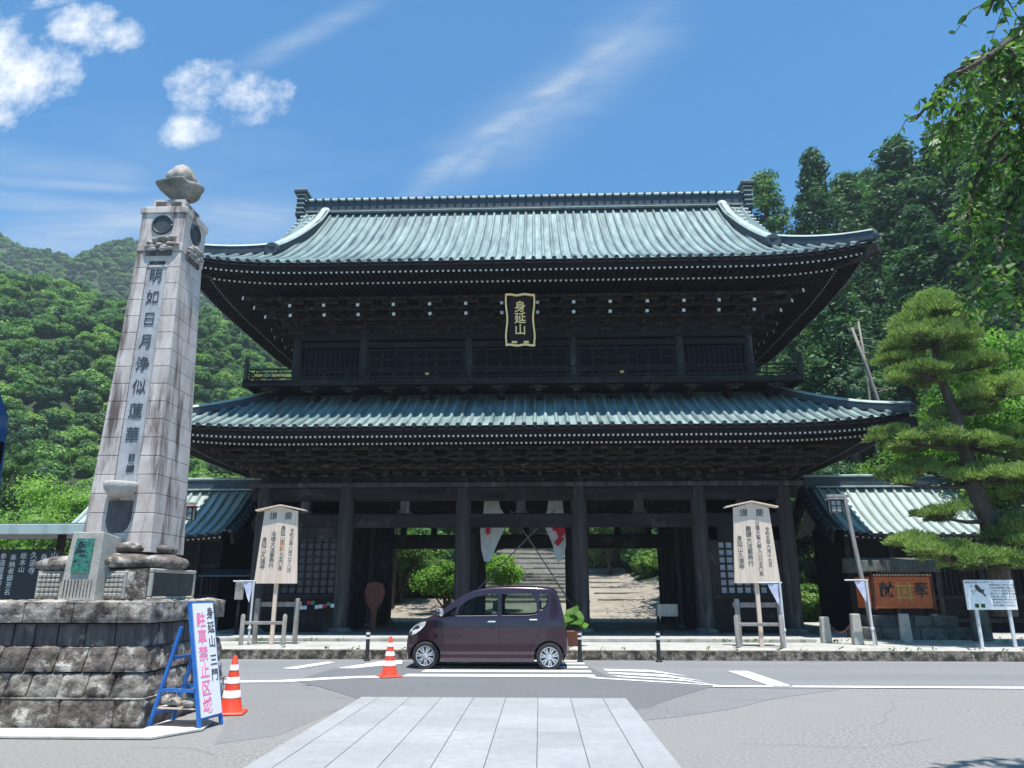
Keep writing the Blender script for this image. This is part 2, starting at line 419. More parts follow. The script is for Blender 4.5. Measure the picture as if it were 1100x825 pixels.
# ------------------------------------------------------------------ helpers
class MB:
    """collects shapes in world coordinates and links them as one mesh object"""
    def __init__(s):
        s.v, s.f = [], []

    def add(s, vs, fs):
        o = len(s.v)
        s.v += [tuple(p) for p in vs]
        s.f += [tuple(i + o for i in f) for f in fs]
        return s

    def box(s, x0, x1, y0, y1, z0, z1):
        vs = [(x, y, z) for z in (z0, z1) for y in (y0, y1) for x in (x0, x1)]
        return s.add(vs, [(0, 2, 3, 1), (4, 5, 7, 6), (0, 1, 5, 4), (2, 6, 7, 3), (0, 4, 6, 2), (1, 3, 7, 5)])

    def bbox(s, x0, x1, y0, y1, z0, z1, b=.01):
        """box with chamfered edges"""
        x0, x1 = min(x0, x1), max(x0, x1)
        y0, y1 = min(y0, y1), max(y0, y1)
        z0, z1 = min(z0, z1), max(z0, z1)
        b = min(b, (x1 - x0) * .3, (y1 - y0) * .3, (z1 - z0) * .3)
        vs = []
        idx = {}
        for ix, x in enumerate((x0, x1)):
            for iy, y in enumerate((y0, y1)):
                for iz, z in enumerate((z0, z1)):
                    sx, sy, sz = (b if ix == 0 else -b), (b if iy == 0 else -b), (b if iz == 0 else -b)
                    idx[ix, iy, iz, 0] = len(vs)
                    vs.append((x, y + sy, z + sz))
                    idx[ix, iy, iz, 1] = len(vs)
                    vs.append((x + sx, y, z + sz))
                    idx[ix, iy, iz, 2] = len(vs)
                    vs.append((x + sx, y + sy, z))
        I = idx
        fs = []
        for k in (0, 1):
            q = [I[k, 0, 0, 0], I[k, 1, 0, 0], I[k, 1, 1, 0], I[k, 0, 1, 0]]
            fs.append(q if k else q[::-1])
            q = [I[0, k, 0, 1], I[1, k, 0, 1], I[1, k, 1, 1], I[0, k, 1, 1]]
            fs.append(q[::-1] if k else q)
            q = [I[0, 0, k, 2], I[1, 0, k, 2], I[1, 1, k, 2], I[0, 1, k, 2]]
            fs.append(q if k else q[::-1])
        for a in (0, 1):
            for c in (0, 1):
                fs.append([I[a, c, 0, 0], I[a, c, 1, 0], I[a, c, 1, 1], I[a, c, 0, 1]])
                fs.append([I[a, 0, c, 0], I[a, 1, c, 0], I[a, 1, c, 2], I[a, 0, c, 2]])
                fs.append([I[0, a, c, 1], I[1, a, c, 1], I[1, a, c, 2], I[0, a, c, 2]])
                for d in (0, 1):
                    fs.append([I[a, c, d, 0], I[a, c, d, 1], I[a, c, d, 2]])
        return s.add(vs, fs)

    def prism(s, pts, axis, a, b):
        """polygon pts (2D) extruded along axis 0/1/2 from a to b; 2D coords are the other two axes in order"""
        n = len(pts)

        def mk(p, t):
            q = list(p)
            q.insert(axis, t)
            return q
        vs = [mk(p, a) for p in pts] + [mk(p, b) for p in pts]
        fs = [tuple(range(n))[::-1], tuple(range(n, 2 * n))]
        fs += [(i, (i + 1) % n, n + (i + 1) % n, n + i) for i in range(n)]
        return s.add(vs, fs)

    def hexa(s, p):
        """8 corners: bottom 4 (ccw) then top 4"""
        return s.add(p, [(3, 2, 1, 0), (4, 5, 6, 7), (0, 1, 5, 4), (1, 2, 6, 5), (2, 3, 7, 6), (3, 0, 4, 7)])

    def tube(s, pts, r, n=8, cap=True, r_end=None):
        pts = [Vector(p) for p in pts]
        m_ = len(pts)
        rs = r if isinstance(r, (list, tuple)) else [r + ((r_end - r) * i / (m_ - 1) if r_end is not None else 0) for i in range(m_)]
        o = len(s.v)
        prev = None
        for i, p in enumerate(pts):
            d = (pts[min(i + 1, m_ - 1)] - pts[max(i - 1, 0)])
            d = d.normalized() if d.length > 1e-9 else Vector((0, 0, 1))
            if prev is None:
                a = d.orthogonal().normalized()
            else:
                a = prev - d * prev.dot(d)
                a = a.normalized() if a.length > 1e-6 else d.orthogonal().normalized()
            prev = a
            b = d.cross(a)
            for k in range(n):
                t = 2 * math.pi * k / n
                s.v.append(tuple(p + (a * math.cos(t) + b * math.sin(t)) * rs[i]))
        for i in range(m_ - 1):
            for k in range(n):
                s.f.append((o + i * n + k, o + i * n + (k + 1) % n, o + (i + 1) * n + (k + 1) % n, o + (i + 1) * n + k))
        if cap:
            s.f.append(tuple(o + k for k in range(n))[::-1])
            s.f.append(tuple(o + (m_ - 1) * n + k for k in range(n)))
        return s

    def sweep(s, pts, sec, up=(0, 0, 1), cap=True):
        """sweep a closed 2D section (side, up) along pts, upright"""
        pts = [Vector(p) for p in pts]
        n, m_ = len(sec), len(pts)
        o = len(s.v)
        upv = Vector(up)
        for i, p in enumerate(pts):
            d = (pts[min(i + 1, m_ - 1)] - pts[max(i - 1, 0)]).normalized()
            side = d.cross(upv)
            side = side.normalized() if side.length > 1e-6 else Vector((1, 0, 0))
            u2 = side.cross(d)
            for (a, b) in sec:
                s.v.append(tuple(p + side * a + u2 * b))
        for i in range(m_ - 1):
            for k in range(n):
                s.f.append((o + i * n + k, o + i * n + (k + 1) % n, o + (i + 1) * n + (k + 1) % n, o + (i + 1) * n + k))
        if cap:
            s.f.append(tuple(o + k for k in range(n))[::-1])
            s.f.append(tuple(o + (m_ - 1) * n + k for k in range(n)))
        return s

    def lathe(s, prof, c, n=24, sx=1, sy=1, wob=None):
        o = len(s.v)
        for i, (r, z) in enumerate(prof):
            for k in range(n):
                t = 2 * math.pi * k / n
                rr = r * (wob(t, i) if wob else 1)
                s.v.append((c[0] + rr * sx * math.cos(t), c[1] + rr * sy * math.sin(t), c[2] + z))
        for i in range(len(prof) - 1):
            for k in range(n):
                s.f.append((o + i * n + k, o + i * n + (k + 1) % n, o + (i + 1) * n + (k + 1) % n, o + (i + 1) * n + k))
        s.f.append(tuple(o + k for k in range(n))[::-1])
        s.f.append(tuple(o + (len(prof) - 1) * n + k for k in range(n)))
        return s

    def ball(s, c, r, seg=12, rings=7, rough=0, seed=0):
        o = len(s.v)
        c = Vector(c)
        r = Vector(r) if not isinstance(r, (int, float)) else Vector((r, r, r))
        vs = []
        for i in range(rings + 1):
            ph = math.pi * i / rings
            for k in range(seg):
                t = 2 * math.pi * k / seg
                d = Vector((math.sin(ph) * math.cos(t), math.sin(ph) * math.sin(t), math.cos(ph)))
                q = 1 + (rough * noise.noise(d * 1.7 + Vector((seed, 0, 0))) if rough else 0)
                vs.append(c + Vector((d.x * r.x, d.y * r.y, d.z * r.z)) * q)
        fs = []
        for i in range(rings):
            for k in range(seg):
                fs.append((i * seg + k, (i + 1) * seg + k, (i + 1) * seg + (k + 1) % seg, i * seg + (k + 1) % seg))
        return s.add(vs, fs)

    def build(s, name, m_, parent=None, label=None, smooth=False, local=False, bevel=0):
        me = bpy.data.meshes.new(name)
        v = s.v
        if parent is not None and not local:
            l = parent['_w'] if '_w' in parent else parent.location
            v = [(a - l[0], b - l[1], c - l[2]) for a, b, c in v]
        me.from_pydata(v, [], s.f)
        me.validate()
        me.materials.append(m_)
        o = bpy.data.objects.new(name, me)
        COL.objects.link(o)
        if parent is not None:
            o.parent = parent
            o['_w'] = list(parent['_w']) if '_w' in parent else list(parent.location)
        if label:
            o['label'] = label
        if smooth:
            for p in me.polygons:
                p.use_smooth = True
            if smooth is not True:
                me.set_sharp_from_angle(angle=R(smooth))
        if bevel:
            md = o.modifiers.new('bevel', 'BEVEL')
            md.width = bevel
            md.segments = 2
            md.limit_method = 'ANGLE'
            md.angle_limit = R(40)
        return o


def tag(o, label=None, cat=None, group=None, kind=None):
    if label:
        o['label'] = label
    if cat:
        o['category'] = cat
    if group:
        o['group'] = group
    if kind:
        o['kind'] = kind
    return o


def thing(name, label, cat, loc=(0, 0, 0), rz=0, group=None):
    o = bpy.data.objects.new(name, None)
    COL.objects.link(o)
    o.location = loc
    o.rotation_euler = (0, 0, rz)
    return tag(o, label, cat, group)


def children(o):
    return [c for c in bpy.data.objects if c.parent == o]


def copy_tree(o, parent=None):
    c = o.copy()
    COL.objects.link(c)
    if parent is not None:
        c.parent = parent
    for ch in children(o):
        copy_tree(ch, c)
    return c


def raw_mesh(name, V, F, m_, tone=None, smooth=False):
    """fast mesh from numpy arrays; F is (n,k)"""
    me = bpy.data.meshes.new(name)
    n, k = F.shape
    me.vertices.add(len(V))
    me.vertices.foreach_set('co', np.asarray(V, np.float32).ravel())
    me.loops.add(n * k)
    me.loops.foreach_set('vertex_index', F.astype(np.int32).ravel())
    me.polygons.add(n)
    me.polygons.foreach_set('loop_start', np.arange(0, n * k, k, dtype=np.int32))
    if tone is not None:
        a = me.attributes.new('tone', 'FLOAT', 'FACE')
        a.data.foreach_set('value', np.asarray(tone, np.float32))
    me.update(calc_edges=True)
    if smooth:
        me.shade_smooth()
    me.materials.append(m_)
    return me


def link_mesh(name, me, parent=None, loc=None):
    o = bpy.data.objects.new(name, me)
    COL.objects.link(o)
    if parent is not None:
        o.parent = parent
    if loc is not None:
        o.location = loc
    return o


def leaf_arrays(P, Nrm, size, aspect, rng, tone, jitter=.6, droop=0):
    """diamond shaped leaves at points P, roughly facing Nrm"""
    n = len(P)
    Nr = Nrm + rng.normal(0, jitter, (n, 3))
    Nr /= np.linalg.norm(Nr, axis=1, keepdims=True) + 1e-9
    T = rng.normal(0, 1, (n, 3))
    T[:, 2] -= droop
    T -= Nr * (T * Nr).sum(1, keepdims=True)
    T /= np.linalg.norm(T, axis=1, keepdims=True) + 1e-9
    B = np.cross(Nr, T)
    s = (size * rng.uniform(.65, 1.35, n))[:, None]
    a = T * s * .5
    b = B * s * .5 * aspect
    V = np.empty((n, 4, 3))
    V[:, 0] = P - a
    V[:, 1] = P + b - a * .1 + Nr * s * .08
    V[:, 2] = P + a
    V[:, 3] = P - b - a * .1 + Nr * s * .08
    F = np.arange(n * 4).reshape(n, 4)
    return V.reshape(-1, 3), F, tone


def blob_points(cs, rs, per, rng, shell=.45):
    """points in the outer shell of ellipsoids cs with radii rs; returns P, N, index"""
    cs, rs = np.asarray(cs, float), np.asarray(rs, float)
    n = len(cs) * per
    idx = np.repeat(np.arange(len(cs)), per)
    d = rng.normal(0, 1, (n, 3))
    d /= np.linalg.norm(d, axis=1, keepdims=True)
    q = 1 - shell * rng.random(n) ** 1.5
    P = cs[idx] + d * rs[idx] * q[:, None]
    N = d / rs[idx]
    N /= np.linalg.norm(N, axis=1, keepdims=True)
    return P, N, idx


def text(name, body, size, m_, parent, loc, rot=(90, 0, 0), line=1.05, depth=.004, local=False, label=None, sx=1, bold=0.0, align='CENTER'):
    c = bpy.data.curves.new(name, 'FONT')
    c.body = body
    c.size = size
    c.align_x = align
    c.align_y = 'TOP'
    c.space_line = line
    c.extrude = depth / 2
    c.offset = bold * size
    c.resolution_u = 3
    t = bpy.data.objects.new(name, c)
    COL.objects.link(t)
    dg = bpy.context.evaluated_depsgraph_get()
    me = bpy.data.meshes.new_from_object(t.evaluated_get(dg))
    bpy.data.objects.remove(t)
    me.name = name
    mt = Matrix.Rotation(R(rot[2]), 4, 'Z') @ Matrix.Rotation(R(rot[1]), 4, 'Y') @ Matrix.Rotation(R(rot[0]), 4, 'X') @ Matrix.Diagonal((sx, 1, 1, 1))
    l = Vector(loc)
    if parent is not None and not local:
        l = l - (Vector(parent['_w']) if '_w' in parent else Vector(parent.location))
    me.transform(Matrix.Translation(l) @ mt)
    me.materials.clear()
    me.materials.append(m_)
    o = bpy.data.objects.new(name, me)
    COL.objects.link(o)
    if parent is not None:
        o.parent = parent
    if label:
        o['label'] = label
    return o


def sm(a, b, x):
    t = np.clip((x - a) / (b - a), 0, 1)
    return t * t * (3 - 2 * t)


# ------------------------------------------------------------------ terrain
def H(x, y):
    x, y = np.asarray(x, float), np.asarray(y, float)
    base = 0
    yc = np.minimum(y, 105)
    path = np.maximum(0, yc - 37) * .115 + np.maximum(0, yc - 60) * .10
    side = np.minimum(np.maximum(0, np.abs(x - 1) - 5), 20) * .05 * sm(36, 46, y)
    # on the left a nearer wooded hill and a higher ridge behind it
    w = sm(-2, -60, x - y * .05)
    h1 = 43 + 4 * np.sin(x * .06 + 1.0) + 2.5 * np.sin(x * .17)
    h2 = 112 + 4 * np.sin(x * .035 + 1.2) + 3 * np.sin(x * .09) - np.maximum(0, x + 205) * .5 + np.maximum(0, -(x + 225)) * .22
    lm = w * (h1 * sm(42, 160, y + 10 * np.sin(x * .05)) + np.maximum(h2, 5) * sm(205, 350, y))
    # wooded slope on the right
    rm = (np.minimum(np.maximum(0, y - 34), 75) * .26 + np.minimum(np.maximum(0, x - 17), 60) * .25 * sm(26, 40, y)) * sm(6, 20, x)
    h = base + path + side + lm + rm
    h = np.where(y < 34, 0, h) * sm(34, 40, y) + np.where(y > 28, 0, 0)
    h = h + .22 * sm(32, 36, y) * 0
    return h - .03


def build_terrain():
    xs = np.concatenate([np.linspace(-900, -260, 14), np.linspace(-240, -60, 46), np.linspace(-56, 60, 80), np.linspace(64, 240, 40), np.linspace(260, 900, 12)])
    ys = np.concatenate([np.linspace(-600, -30, 12), np.linspace(-20, 30, 8), np.linspace(33, 120, 88), np.linspace(123, 400, 94), np.linspace(430, 1500, 14)])
    X, Y = np.meshgrid(xs, ys)
    Z = H(X, Y)
    V = np.stack([X, Y, Z], -1).reshape(-1, 3)
    nx, ny = len(xs), len(ys)
    i = np.arange(ny - 1)[:, None] * nx + np.arange(nx - 1)[None]
    F = np.stack([i, i + 1, i + nx + 1, i + nx], -1).reshape(-1, 4)
    o = link_mesh('ground', raw_mesh('ground', V, F, M['soil'], smooth=True))
    tag(o, kind='structure')


build_terrain()


def flat(name, pts, z, m_, t=0.0):
    mb = MB()
    n = len(pts)
    if t:
        mb.prism(pts, 2, z - t, z)
    else:
        mb.add([(p[0], p[1], z) for p in pts], [tuple(range(n))])
    return tag(mb.build(name, m_), kind='structure')


# plaza, road, patches, pavement
flat('plaza', [(-60, -40), (60, -40), (60, 13.0), (-60, 13.2)], 0.0, M['asphalt'])
flat('road', [(-70, 13.2), (-4.7, 13.2), (3.2, 13.05), (70, 13.0), (70, 17.92), (-70, 17.92)], 0.0, M['road'])
dk = [gnd(*p) for p in ((316, 731.5), (345, 739), (383, 750.3), (666, 750.6), (676, 764), (700, 760), (718, 752), (765, 738), (690, 733.5), (655, 727), (618, 709.6), (400, 711.5), (352, 720))]
flat('road_patch', dk, .004, M['patch'])
dk2 = [gnd(*p) for p in ((666, 751), (684, 775), (730, 770), (785, 762), (830, 751), (872, 745), (905, 740.5), (765, 739), (718, 753))]
flat('road_patch_worn', dk2, .003, M['tyre_track'])
flat('road_edge_worn', [gnd(*p) for p in ((0, 735), (240, 736), (318, 733.5), (383, 750.8), (388, 752), (300, 790), (230, 800), (245, 770), (150, 752), (0, 750))], .002, M['tyre_track'])

# stone paving of the approach
sp = flat('paving_path', [(-2.06, 11.7), (1.86, 11.7), (1.86, -3), (-2.06, -3)], .006, M['joint'])
mb = MB()
xs = [-2.06, -1.84, -1.36, -.88, -.40, .08, .56, 1.04, 1.52, 1.86]
xs = [-2.06, -1.80, -1.33, -.86, -.385, .09, .565, 1.04, 1.515, 1.86 - .0]
rnd = random.Random(3)
for i in range(len(xs) - 1):
    y = 11.7
    k = 0
    off = (.0, .45)[i % 2]
    first = True
    while y > -3:
        l = .9 if not first else .9 - off * .6
        first = False
        mb.bbox(xs[i] + .004, xs[i + 1] - .004, y - l + .0025, y - .0025, .006 + .001, .0125 + rnd.uniform(-.0006, .0006), .0015)
        y -= l
tag(mb.build('paving_slabs', M['slab']), kind='structure')

# painted markings
mk = [
    [gnd(*p) for p in ((-90, 731.8), (200, 732.2), (300, 731.3), (345, 728.6), (385, 726.8), (410, 726.4), (410, 728.4), (388, 728.6), (350, 730.6), (305, 733.4), (200, 734.2), (-90, 734))],
    [gnd(*p) for p in ((303, 718.4), (352, 711.2), (360, 712.2), (318, 719))],
    [gnd(*p) for p in ((362, 718.2), (412, 710.4), (432, 710.0), (432, 713.2), (380, 718.4))],
    [(1.62, 14.42), (2.9, 13.72), (3.6, 13.35), (3.55, 13.27), (2.9, 13.60), (1.45, 14.32)],
    [gnd(*p) for p in ((656, 726.0), (735, 730.6), (768, 736.2), (735, 732.0), (668, 728.0))],
    [gnd(*p) for p in ((652, 722.4), (715, 725.2), (757, 732.4), (715, 727.6), (655, 724.2))],
    [gnd(*p) for p in ((648, 719.0), (700, 720.3), (740, 727.0), (700, 722.4), (650, 720.8))],
    [gnd(*p) for p in ((782, 721.3), (803, 721.3), (853, 738.2), (830, 738.2))],
    [gnd(*p) for p in ((766, 736.8), (900, 737.4), (1100, 738.4), (1500, 741), (1500, 743.5), (1100, 740.4), (900, 739.2), (766, 738.6))],
]
mb = MB()
for pl in mk:
    mb.add([(p[0], p[1], .010) for p in pl], [tuple(range(len(pl)))])
for k, (y0, y1, xa, xb) in enumerate(((14.45, 14.85, -1.95, 1.62), (15.25, 15.63, -1.72, 1.60), (16.05, 16.42, -1.68, 1.58), (16.85, 17.2, -1.64, 1.56), (17.5, 17.8, -1.6, 1.5))):
    mb.add([(xa, y0, .010), (xb, y0, .010), (xb - .01, y1, .010), (xa + .03, y1, .010)], [(0, 1, 2, 3)])
tag(mb.build('road_markings', M['paint']), kind='structure')
mb = MB()
rnd = random.Random(19)
for (x, y, a, l) in ((3.2, 11.6, -.2, 3.5), (5.5, 12.2, .1, 4.0), (4.4, 9.4, 1.1, 2.6), (-3.4, 11.8, .4, 2.2), (-2.9, 9.6, 1.4, 2.0), (7.0, 10.2, .5, 3.0), (2.6, 8.4, .2, 2.4), (-6.5, 15.2, .05, 5.0), (5.0, 16.6, .0, 6.0), (-1.5, 13.2, .05, 3.4), (-3.6, 8.0, .3, 1.2)):
    P = [(x, y)]
    while l > 0:
        a += rnd.uniform(-.35, .35)
        x += .13 * math.cos(a)
        y += .13 * math.sin(a)
        P.append((x, y))
        l -= .13
    w = [rnd.uniform(.0015, .004) for _ in P]
    w[0] = w[-1] = .001
    vs = [(p[0], p[1] - ww, .0125) for p, ww in zip(P, w)] + [(p[0], p[1] + ww, .0125) for p, ww in zip(P, w)]
    n = len(P)
    mb.add(vs, [(i, i + 1, n + i + 1, n + i) for i in range(n - 1)])
tag(mb.build('road_cracks', M['joint_stone']), kind='structure')
# kerb and pavement in front of the gate
mb = MB()
rnd = random.Random(11)
x = -40
while x < 45:
    l = rnd.uniform(.75, 1.25)
    n = 8
    for a in range(n):
        xa, xb = x + (l - .012) * a / n, x + (l - .012) * (a + 1) / n
        def q(xx, s):
            return .018 * noise.noise(Vector((xx * 5, s, 3.1)))
        mb.hexa([(xa, 17.90 + q(xa, 0), 0), (xb, 17.90 + q(xb, 0), 0), (xb, 18.16, 0), (xa, 18.16, 0),
                 (xa, 17.925 + q(xa, 4), .20 + q(xa, 2)), (xb, 17.925 + q(xb, 4), .20 + q(xb, 2)), (xb, 18.16, .202), (xa, 18.16, .202)])
    x += l
tag(mb.build('kerb', M['kerb']), kind='structure')
flat('pavement', [(-45, 18.16), (50, 18.16), (50, 34), (-45, 34)], .19, M['pave'], .2)
flat('stone_step', [(-8.3, 21.1), (8.0, 21.1), (8.0, 22.4), (-8.3, 22.4)], .27, M['pave'], .07)
flat('white_kerb_slab', [(-8.2, 8.42), (-3.55, 8.42), (-3.22, 8.95), (-3.35, 9.5), (-3.9, 9.5), (-3.9, 8.9), (-8.2, 8.9)], .03, M['concrete'], .02)

# sandy approach and stone steps behind the gate
mb = MB()
pts = []
ys = [33.6 + i * 1.0 for i in range(60)]
NX = 14
for y in ys:
    xa = -7.5 if y < 45 else -3.4
    xb = 9.4 if y < 42 else (8.6 if y < 52 else (7.4 if y < 62 else 3.9))
    for x in np.linspace(xa, xb, NX):
        pts.append((x, y, float(H(x, y)) + .06 + (.16 if y < 36 else .16 * max(0, 1 - (y - 36) / 5))))
fs = [(j * NX + i, j * NX + i + 1, (j + 1) * NX + i + 1, (j + 1) * NX + i) for j in range(len(ys) - 1) for i in range(NX - 1)]
mb.add(pts, fs)
op = mb.build('path', M['sand'], smooth=True)
op.data.materials.append(M['grey_stone'])
for p in op.data.polygons:
    if p.center.y > 46 and p.center.x < 3.4:
        p.material_index = 1
tag(op, kind='structure')
mb = MB()
for k in range(20):
    y = 44 + k * 2.3
    z = float(H(.5, y)) + .07
    rr = random.Random(k)
    for j in range(4):
        xa = -3.3 + j * 1.68
        mb.bbox(xa + .01, xa + 1.74, y + rr.uniform(-.12, .12), y + rr.uniform(.6, .95), z - .15, z + .12 + rr.uniform(0, .07), .04)
for k in range(7):
    y = 45 + k * 3.1
    z = float(H(6, y)) + .07
    for j in range(3):
        xa = 4.0 + j * 1.8
        mb.bbox(xa, xa + 1.78, y, y + .35, z - .15, z + .09, .04)
tag(mb.build('stone_steps', M['step_stone']), kind='structure')

# ------------------------------------------------------------------ the great gate
gate = thing('temple_gate', 'huge two storey dark timber temple gate with sweeping verdigris copper roofs', 'temple gate', (0, 28.6, .19))
GX = (1.95, 5.93, 8.75)
ROWS = (25.0, 28.6, 32.2)
YC = 28.6


def column(x, y, r, z0, z1):
    a = MB()
    n = 10
    prof = [(r * .96, z0), (r, z0 + .5), (r, z0 + (z1 - z0) * .6), (r * .93, z1 - .25), (r * .84, z1)]
    a.lathe(prof, (x, y, 0), 20)
    return a


MB().box(-9.6, 9.6, 24.3, 32.9, .10, .235).build('stone_platform', M['grey_stone'], gate)
proto_c = None
for y in ROWS:
    for sx in (-1, 1):
        for x in GX:
            if proto_c is None:
                proto_c = column(0, 0, .265, 0, 4.72).build('column', M['column'], gate, smooth=40, local=True)
                fb = MB().lathe([(.40, -.06), (.40, .02), (.34, .10), (.30, .13)], (0, 0, 0), 20).build('footing', M['grey_stone'], proto_c, smooth=40, local=True)
                c = proto_c
            else:
                c = proto_c.copy()
                COL.objects.link(c)
                f2 = fb.copy()
                COL.objects.link(f2)
                f2.parent = c
            c.location = (sx * x, y - YC, .235 - .19)
# level beams, front to back
for y in ROWS:
    for (za, zb, t) in ((4.46, 4.90, .34), {25.0: (3.56, 4.02, .24), 28.6: (3.06, 3.56, .24), 32.2: (3.25, 3.84, .26)}[y]):
        a = MB()
        xs = [-9.15] + [s for s in (-8.75, -5.93, -1.95, 1.95, 5.93, 8.75)] + [9.15]
        for i in range(1, 6):
            a.bbox(xs[i] + .05, xs[i + 1] - .05, y - t / 2, y + t / 2, za + .003, zb, .03)
        if za > 4:
            a.bbox(-9.2, -8.8, y - t / 2 + .02, y + t / 2 - .02, za + .05, zb - .03, .05)
            a.bbox(8.8, 9.2, y - t / 2 + .02, y + t / 2 - .02, za + .05, zb - .03, .05)
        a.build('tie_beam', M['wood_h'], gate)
for x in (-8.75, -5.93, -1.95, 1.95, 5.93, 8.75):
    for (za, zb) in ((4.46, 4.90), (3.60, 3.98)):
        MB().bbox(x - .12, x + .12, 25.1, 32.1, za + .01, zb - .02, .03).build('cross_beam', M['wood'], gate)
a = MB()
a.bbox(-9.4, 9.4, 24.72, 25.28, 4.905, 5.06, .02)
a.build('ledger_plank', M['column'], gate)
a = MB()
for y in (28.6, 32.2):
    a.bbox(-9.4, 9.4, y - .28, y + .28, 4.905, 5.06, .02)
for x in (-8.75, 8.75):
    a.bbox(x - .28, x + .28, 25.3, 31.9, 4.907, 5.058, .02)
a.build('ledger_plank', M['wood'], gate)
# frieze struts and dark recessed boards
for xm in (-3.94, 0, 3.94, -7.34, 7.34):
    a = MB()
    a.bbox(xm - .16, xm + .16, 24.90, 25.1, 4.025, 4.46, .02)
    a.bbox(xm - .26, xm + .26, 24.93, 25.07, 4.03, 4.12, .02)
    a.build('strut', M['column'], gate)
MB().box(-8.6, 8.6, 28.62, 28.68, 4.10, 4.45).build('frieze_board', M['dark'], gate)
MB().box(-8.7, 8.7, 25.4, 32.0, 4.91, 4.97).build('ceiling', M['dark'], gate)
for x0 in (-5.93, -1.95, 1.95):
    for k in range(3):
        xx = x0 + 3.98 * (k + .5) / 3
        MB().bbox(xx - .12, xx + .12, 32.1, 32.3, 3.845, 4.45, .01).build('strut', M['wood'], gate)
# end bays: boarded chambers with lattice windows
for s in (-1, 1):
    a = MB()
    a.box(s * 5.93 - .05, s * 5.93 + .05, 25.25, 32.0, .24, 4.45)
    a.box(s * 8.75 - .05, s * 8.75 + .05, 25.25, 32.0, .24, 4.45)
    for k in range(14):
        xx = s * 5.93 + (-s) * .07
        yy = 25.4 + k * .48
        a.box(xx - .03, xx + .03, yy, yy + .06, .26, 4.4)
    a.build('side_wall', M['wood'], gate)
    MB().box(min(s * 5.93, s * 8.75) + .05, max(s * 5.93, s * 8.75) - .05, 32.15, 32.25, .24, 4.45).build('back_wall', M['dark'], gate)
    x0, x1 = sorted((s * 6.18, s * 8.5))
    a = MB()
    a.bbox(x0, x1, 24.93, 25.07, .40, 1.25, .01)
    for k in range(7):
        xx = x0 + (x1 - x0) * (k + .5) / 7
        a.bbox(xx - .02, xx + .02, 24.90, 24.93, .45, 1.2, .004)
    a.bbox(x0, x1, 24.85, 25.15, 1.25, 1.42, .02)
    a.bbox(x0, x1, 24.85, 25.15, .24, .40, .02)
    a.build('dado_panel', M['wood_h'], gate)
    a = MB()
    a.box(x0, x1, 25.02, 25.06, 1.42, 3.56)
    a.build('window_backing', M['shoji'] if s > 0 else M['slate'], gate, label=None)
    a = MB()
    n = 9
    for k in range(n + 1):
        xx = x0 + (x1 - x0) * k / n
        a.box(xx - .028, xx + .028, 24.94, 25.0, 1.42, 3.56)
    m_ = 9
    for k in range(m_ + 1):
        zz = 1.42 + 2.14 * k / m_
        a.box(x0, x1, 24.955, 24.985, zz - .028, zz + .028)
    # frame and side boards hide all but the middle of the window
    if s > 0:
        a.bbox(x0, x0 + .30, 24.9, 25.01, 1.42, 3.56, .01)
        a.bbox(x1 - .55, x1, 24.9, 25.01, 1.42, 3.56, .01)
        a.bbox(x0, x1, 24.9, 25.01, 3.12, 3.56, .01)
    else:
        a.bbox(x0, x0 + .35, 24.9, 25.01, 1.42, 3.56, .01)
        a.bbox(x0, x1, 24.9, 25.01, 3.2, 3.56, .01)
    a.build('window_lattice', M['wood'], gate)
# central door pocket walls at the middle row
for s in (-1, 1):
    a = MB()
    for k in range(5):
        xx = s * (5.62 - k * .13)
        a.box(xx - .055, xx + .055, 28.5, 28.62, .3, 3.05)
    a.build('folded_door', M['wood'], gate)


# ---------------- roofs
class Roof:
    def __init__(s, Xh, Yh, z0, prof, lift, S=5.2, pw=2.6):
        s.Xh, s.Yh, s.z0, s.prof, s.lift, s.S, s.pw = Xh, Yh, z0, prof, lift, S, pw

    def xy(s, k, u, d):
        return ((u, YC - s.Yh + d), (s.Xh - d, YC + u), (-u, YC + s.Yh - d), (-s.Xh + d, YC - u))[k]

    def L(s, k):
        return s.Xh if k % 2 == 0 else s.Yh

    def lf(s, k, u):
        return s.lift * max(0, 1 - (s.L(k) - abs(u)) / s.S) ** s.pw

    def pt(s, k, u, d, dz=0):
        x, y = s.xy(k, u, d)
        return Vector((x, y, s.z0 + s.prof(d) + s.lf(k, u) + dz))


HALF = [(math.cos(t), math.sin(t)) for t in np.linspace(0, math.pi, 6)]


def roof_cover(rf, k, dmax, pitch, r, acc, nd=10):
    L = rf.L(k)
    n = int(round(2 * L / pitch))
    us = [-L + 2 * L * i / n for i in range(n + 1)]
    sf, rb, ec = acc
    for i in range(n):
        a0, a1 = us[i], us[i + 1]
        q = []
        for u in (a0, a1):
            D = max(.0, dmax(u))
            q.append([rf.pt(k, u, D * j / nd) for j in range(nd + 1)])
        o = q[0] + q[1]
        sf.add(o, [(j, nd + 1 + j, nd + 2 + j, j + 1) for j in range(nd)])
    for i in range(n):
        u = (us[i] + us[i + 1]) / 2
        D = dmax(u)
        if D < .25:
            continue
        P = [rf.pt(k, u, -.05 + (D + .05) * j / nd, .02) for j in range(nd + 1)]
        rb.sweep(P, [(c * r, s_ * r * 1.25) for c, s_ in HALF])
        e = rf.pt(k, u, -.065, .03)
        dirv = (P[1] - P[0]).normalized()
        ec.tube([e - dirv * .02, e + dirv * .03], r * 1.18, 10)
    return sf, rb, ec


def two(name, a, ma, b, mb_, parent, smooth=False):
    """one mesh with two materials"""
    n = len(a.f)
    c = MB().add(a.v, a.f)
    c.add(b.v, b.f)
    o = c.build(name, ma, parent, smooth=smooth)
    o.data.materials.append(mb_)
    if len(o.data.polygons) == len(c.f):
        for i in range(n, len(c.f)):
            o.data.polygons[i].material_index = 1
    return o


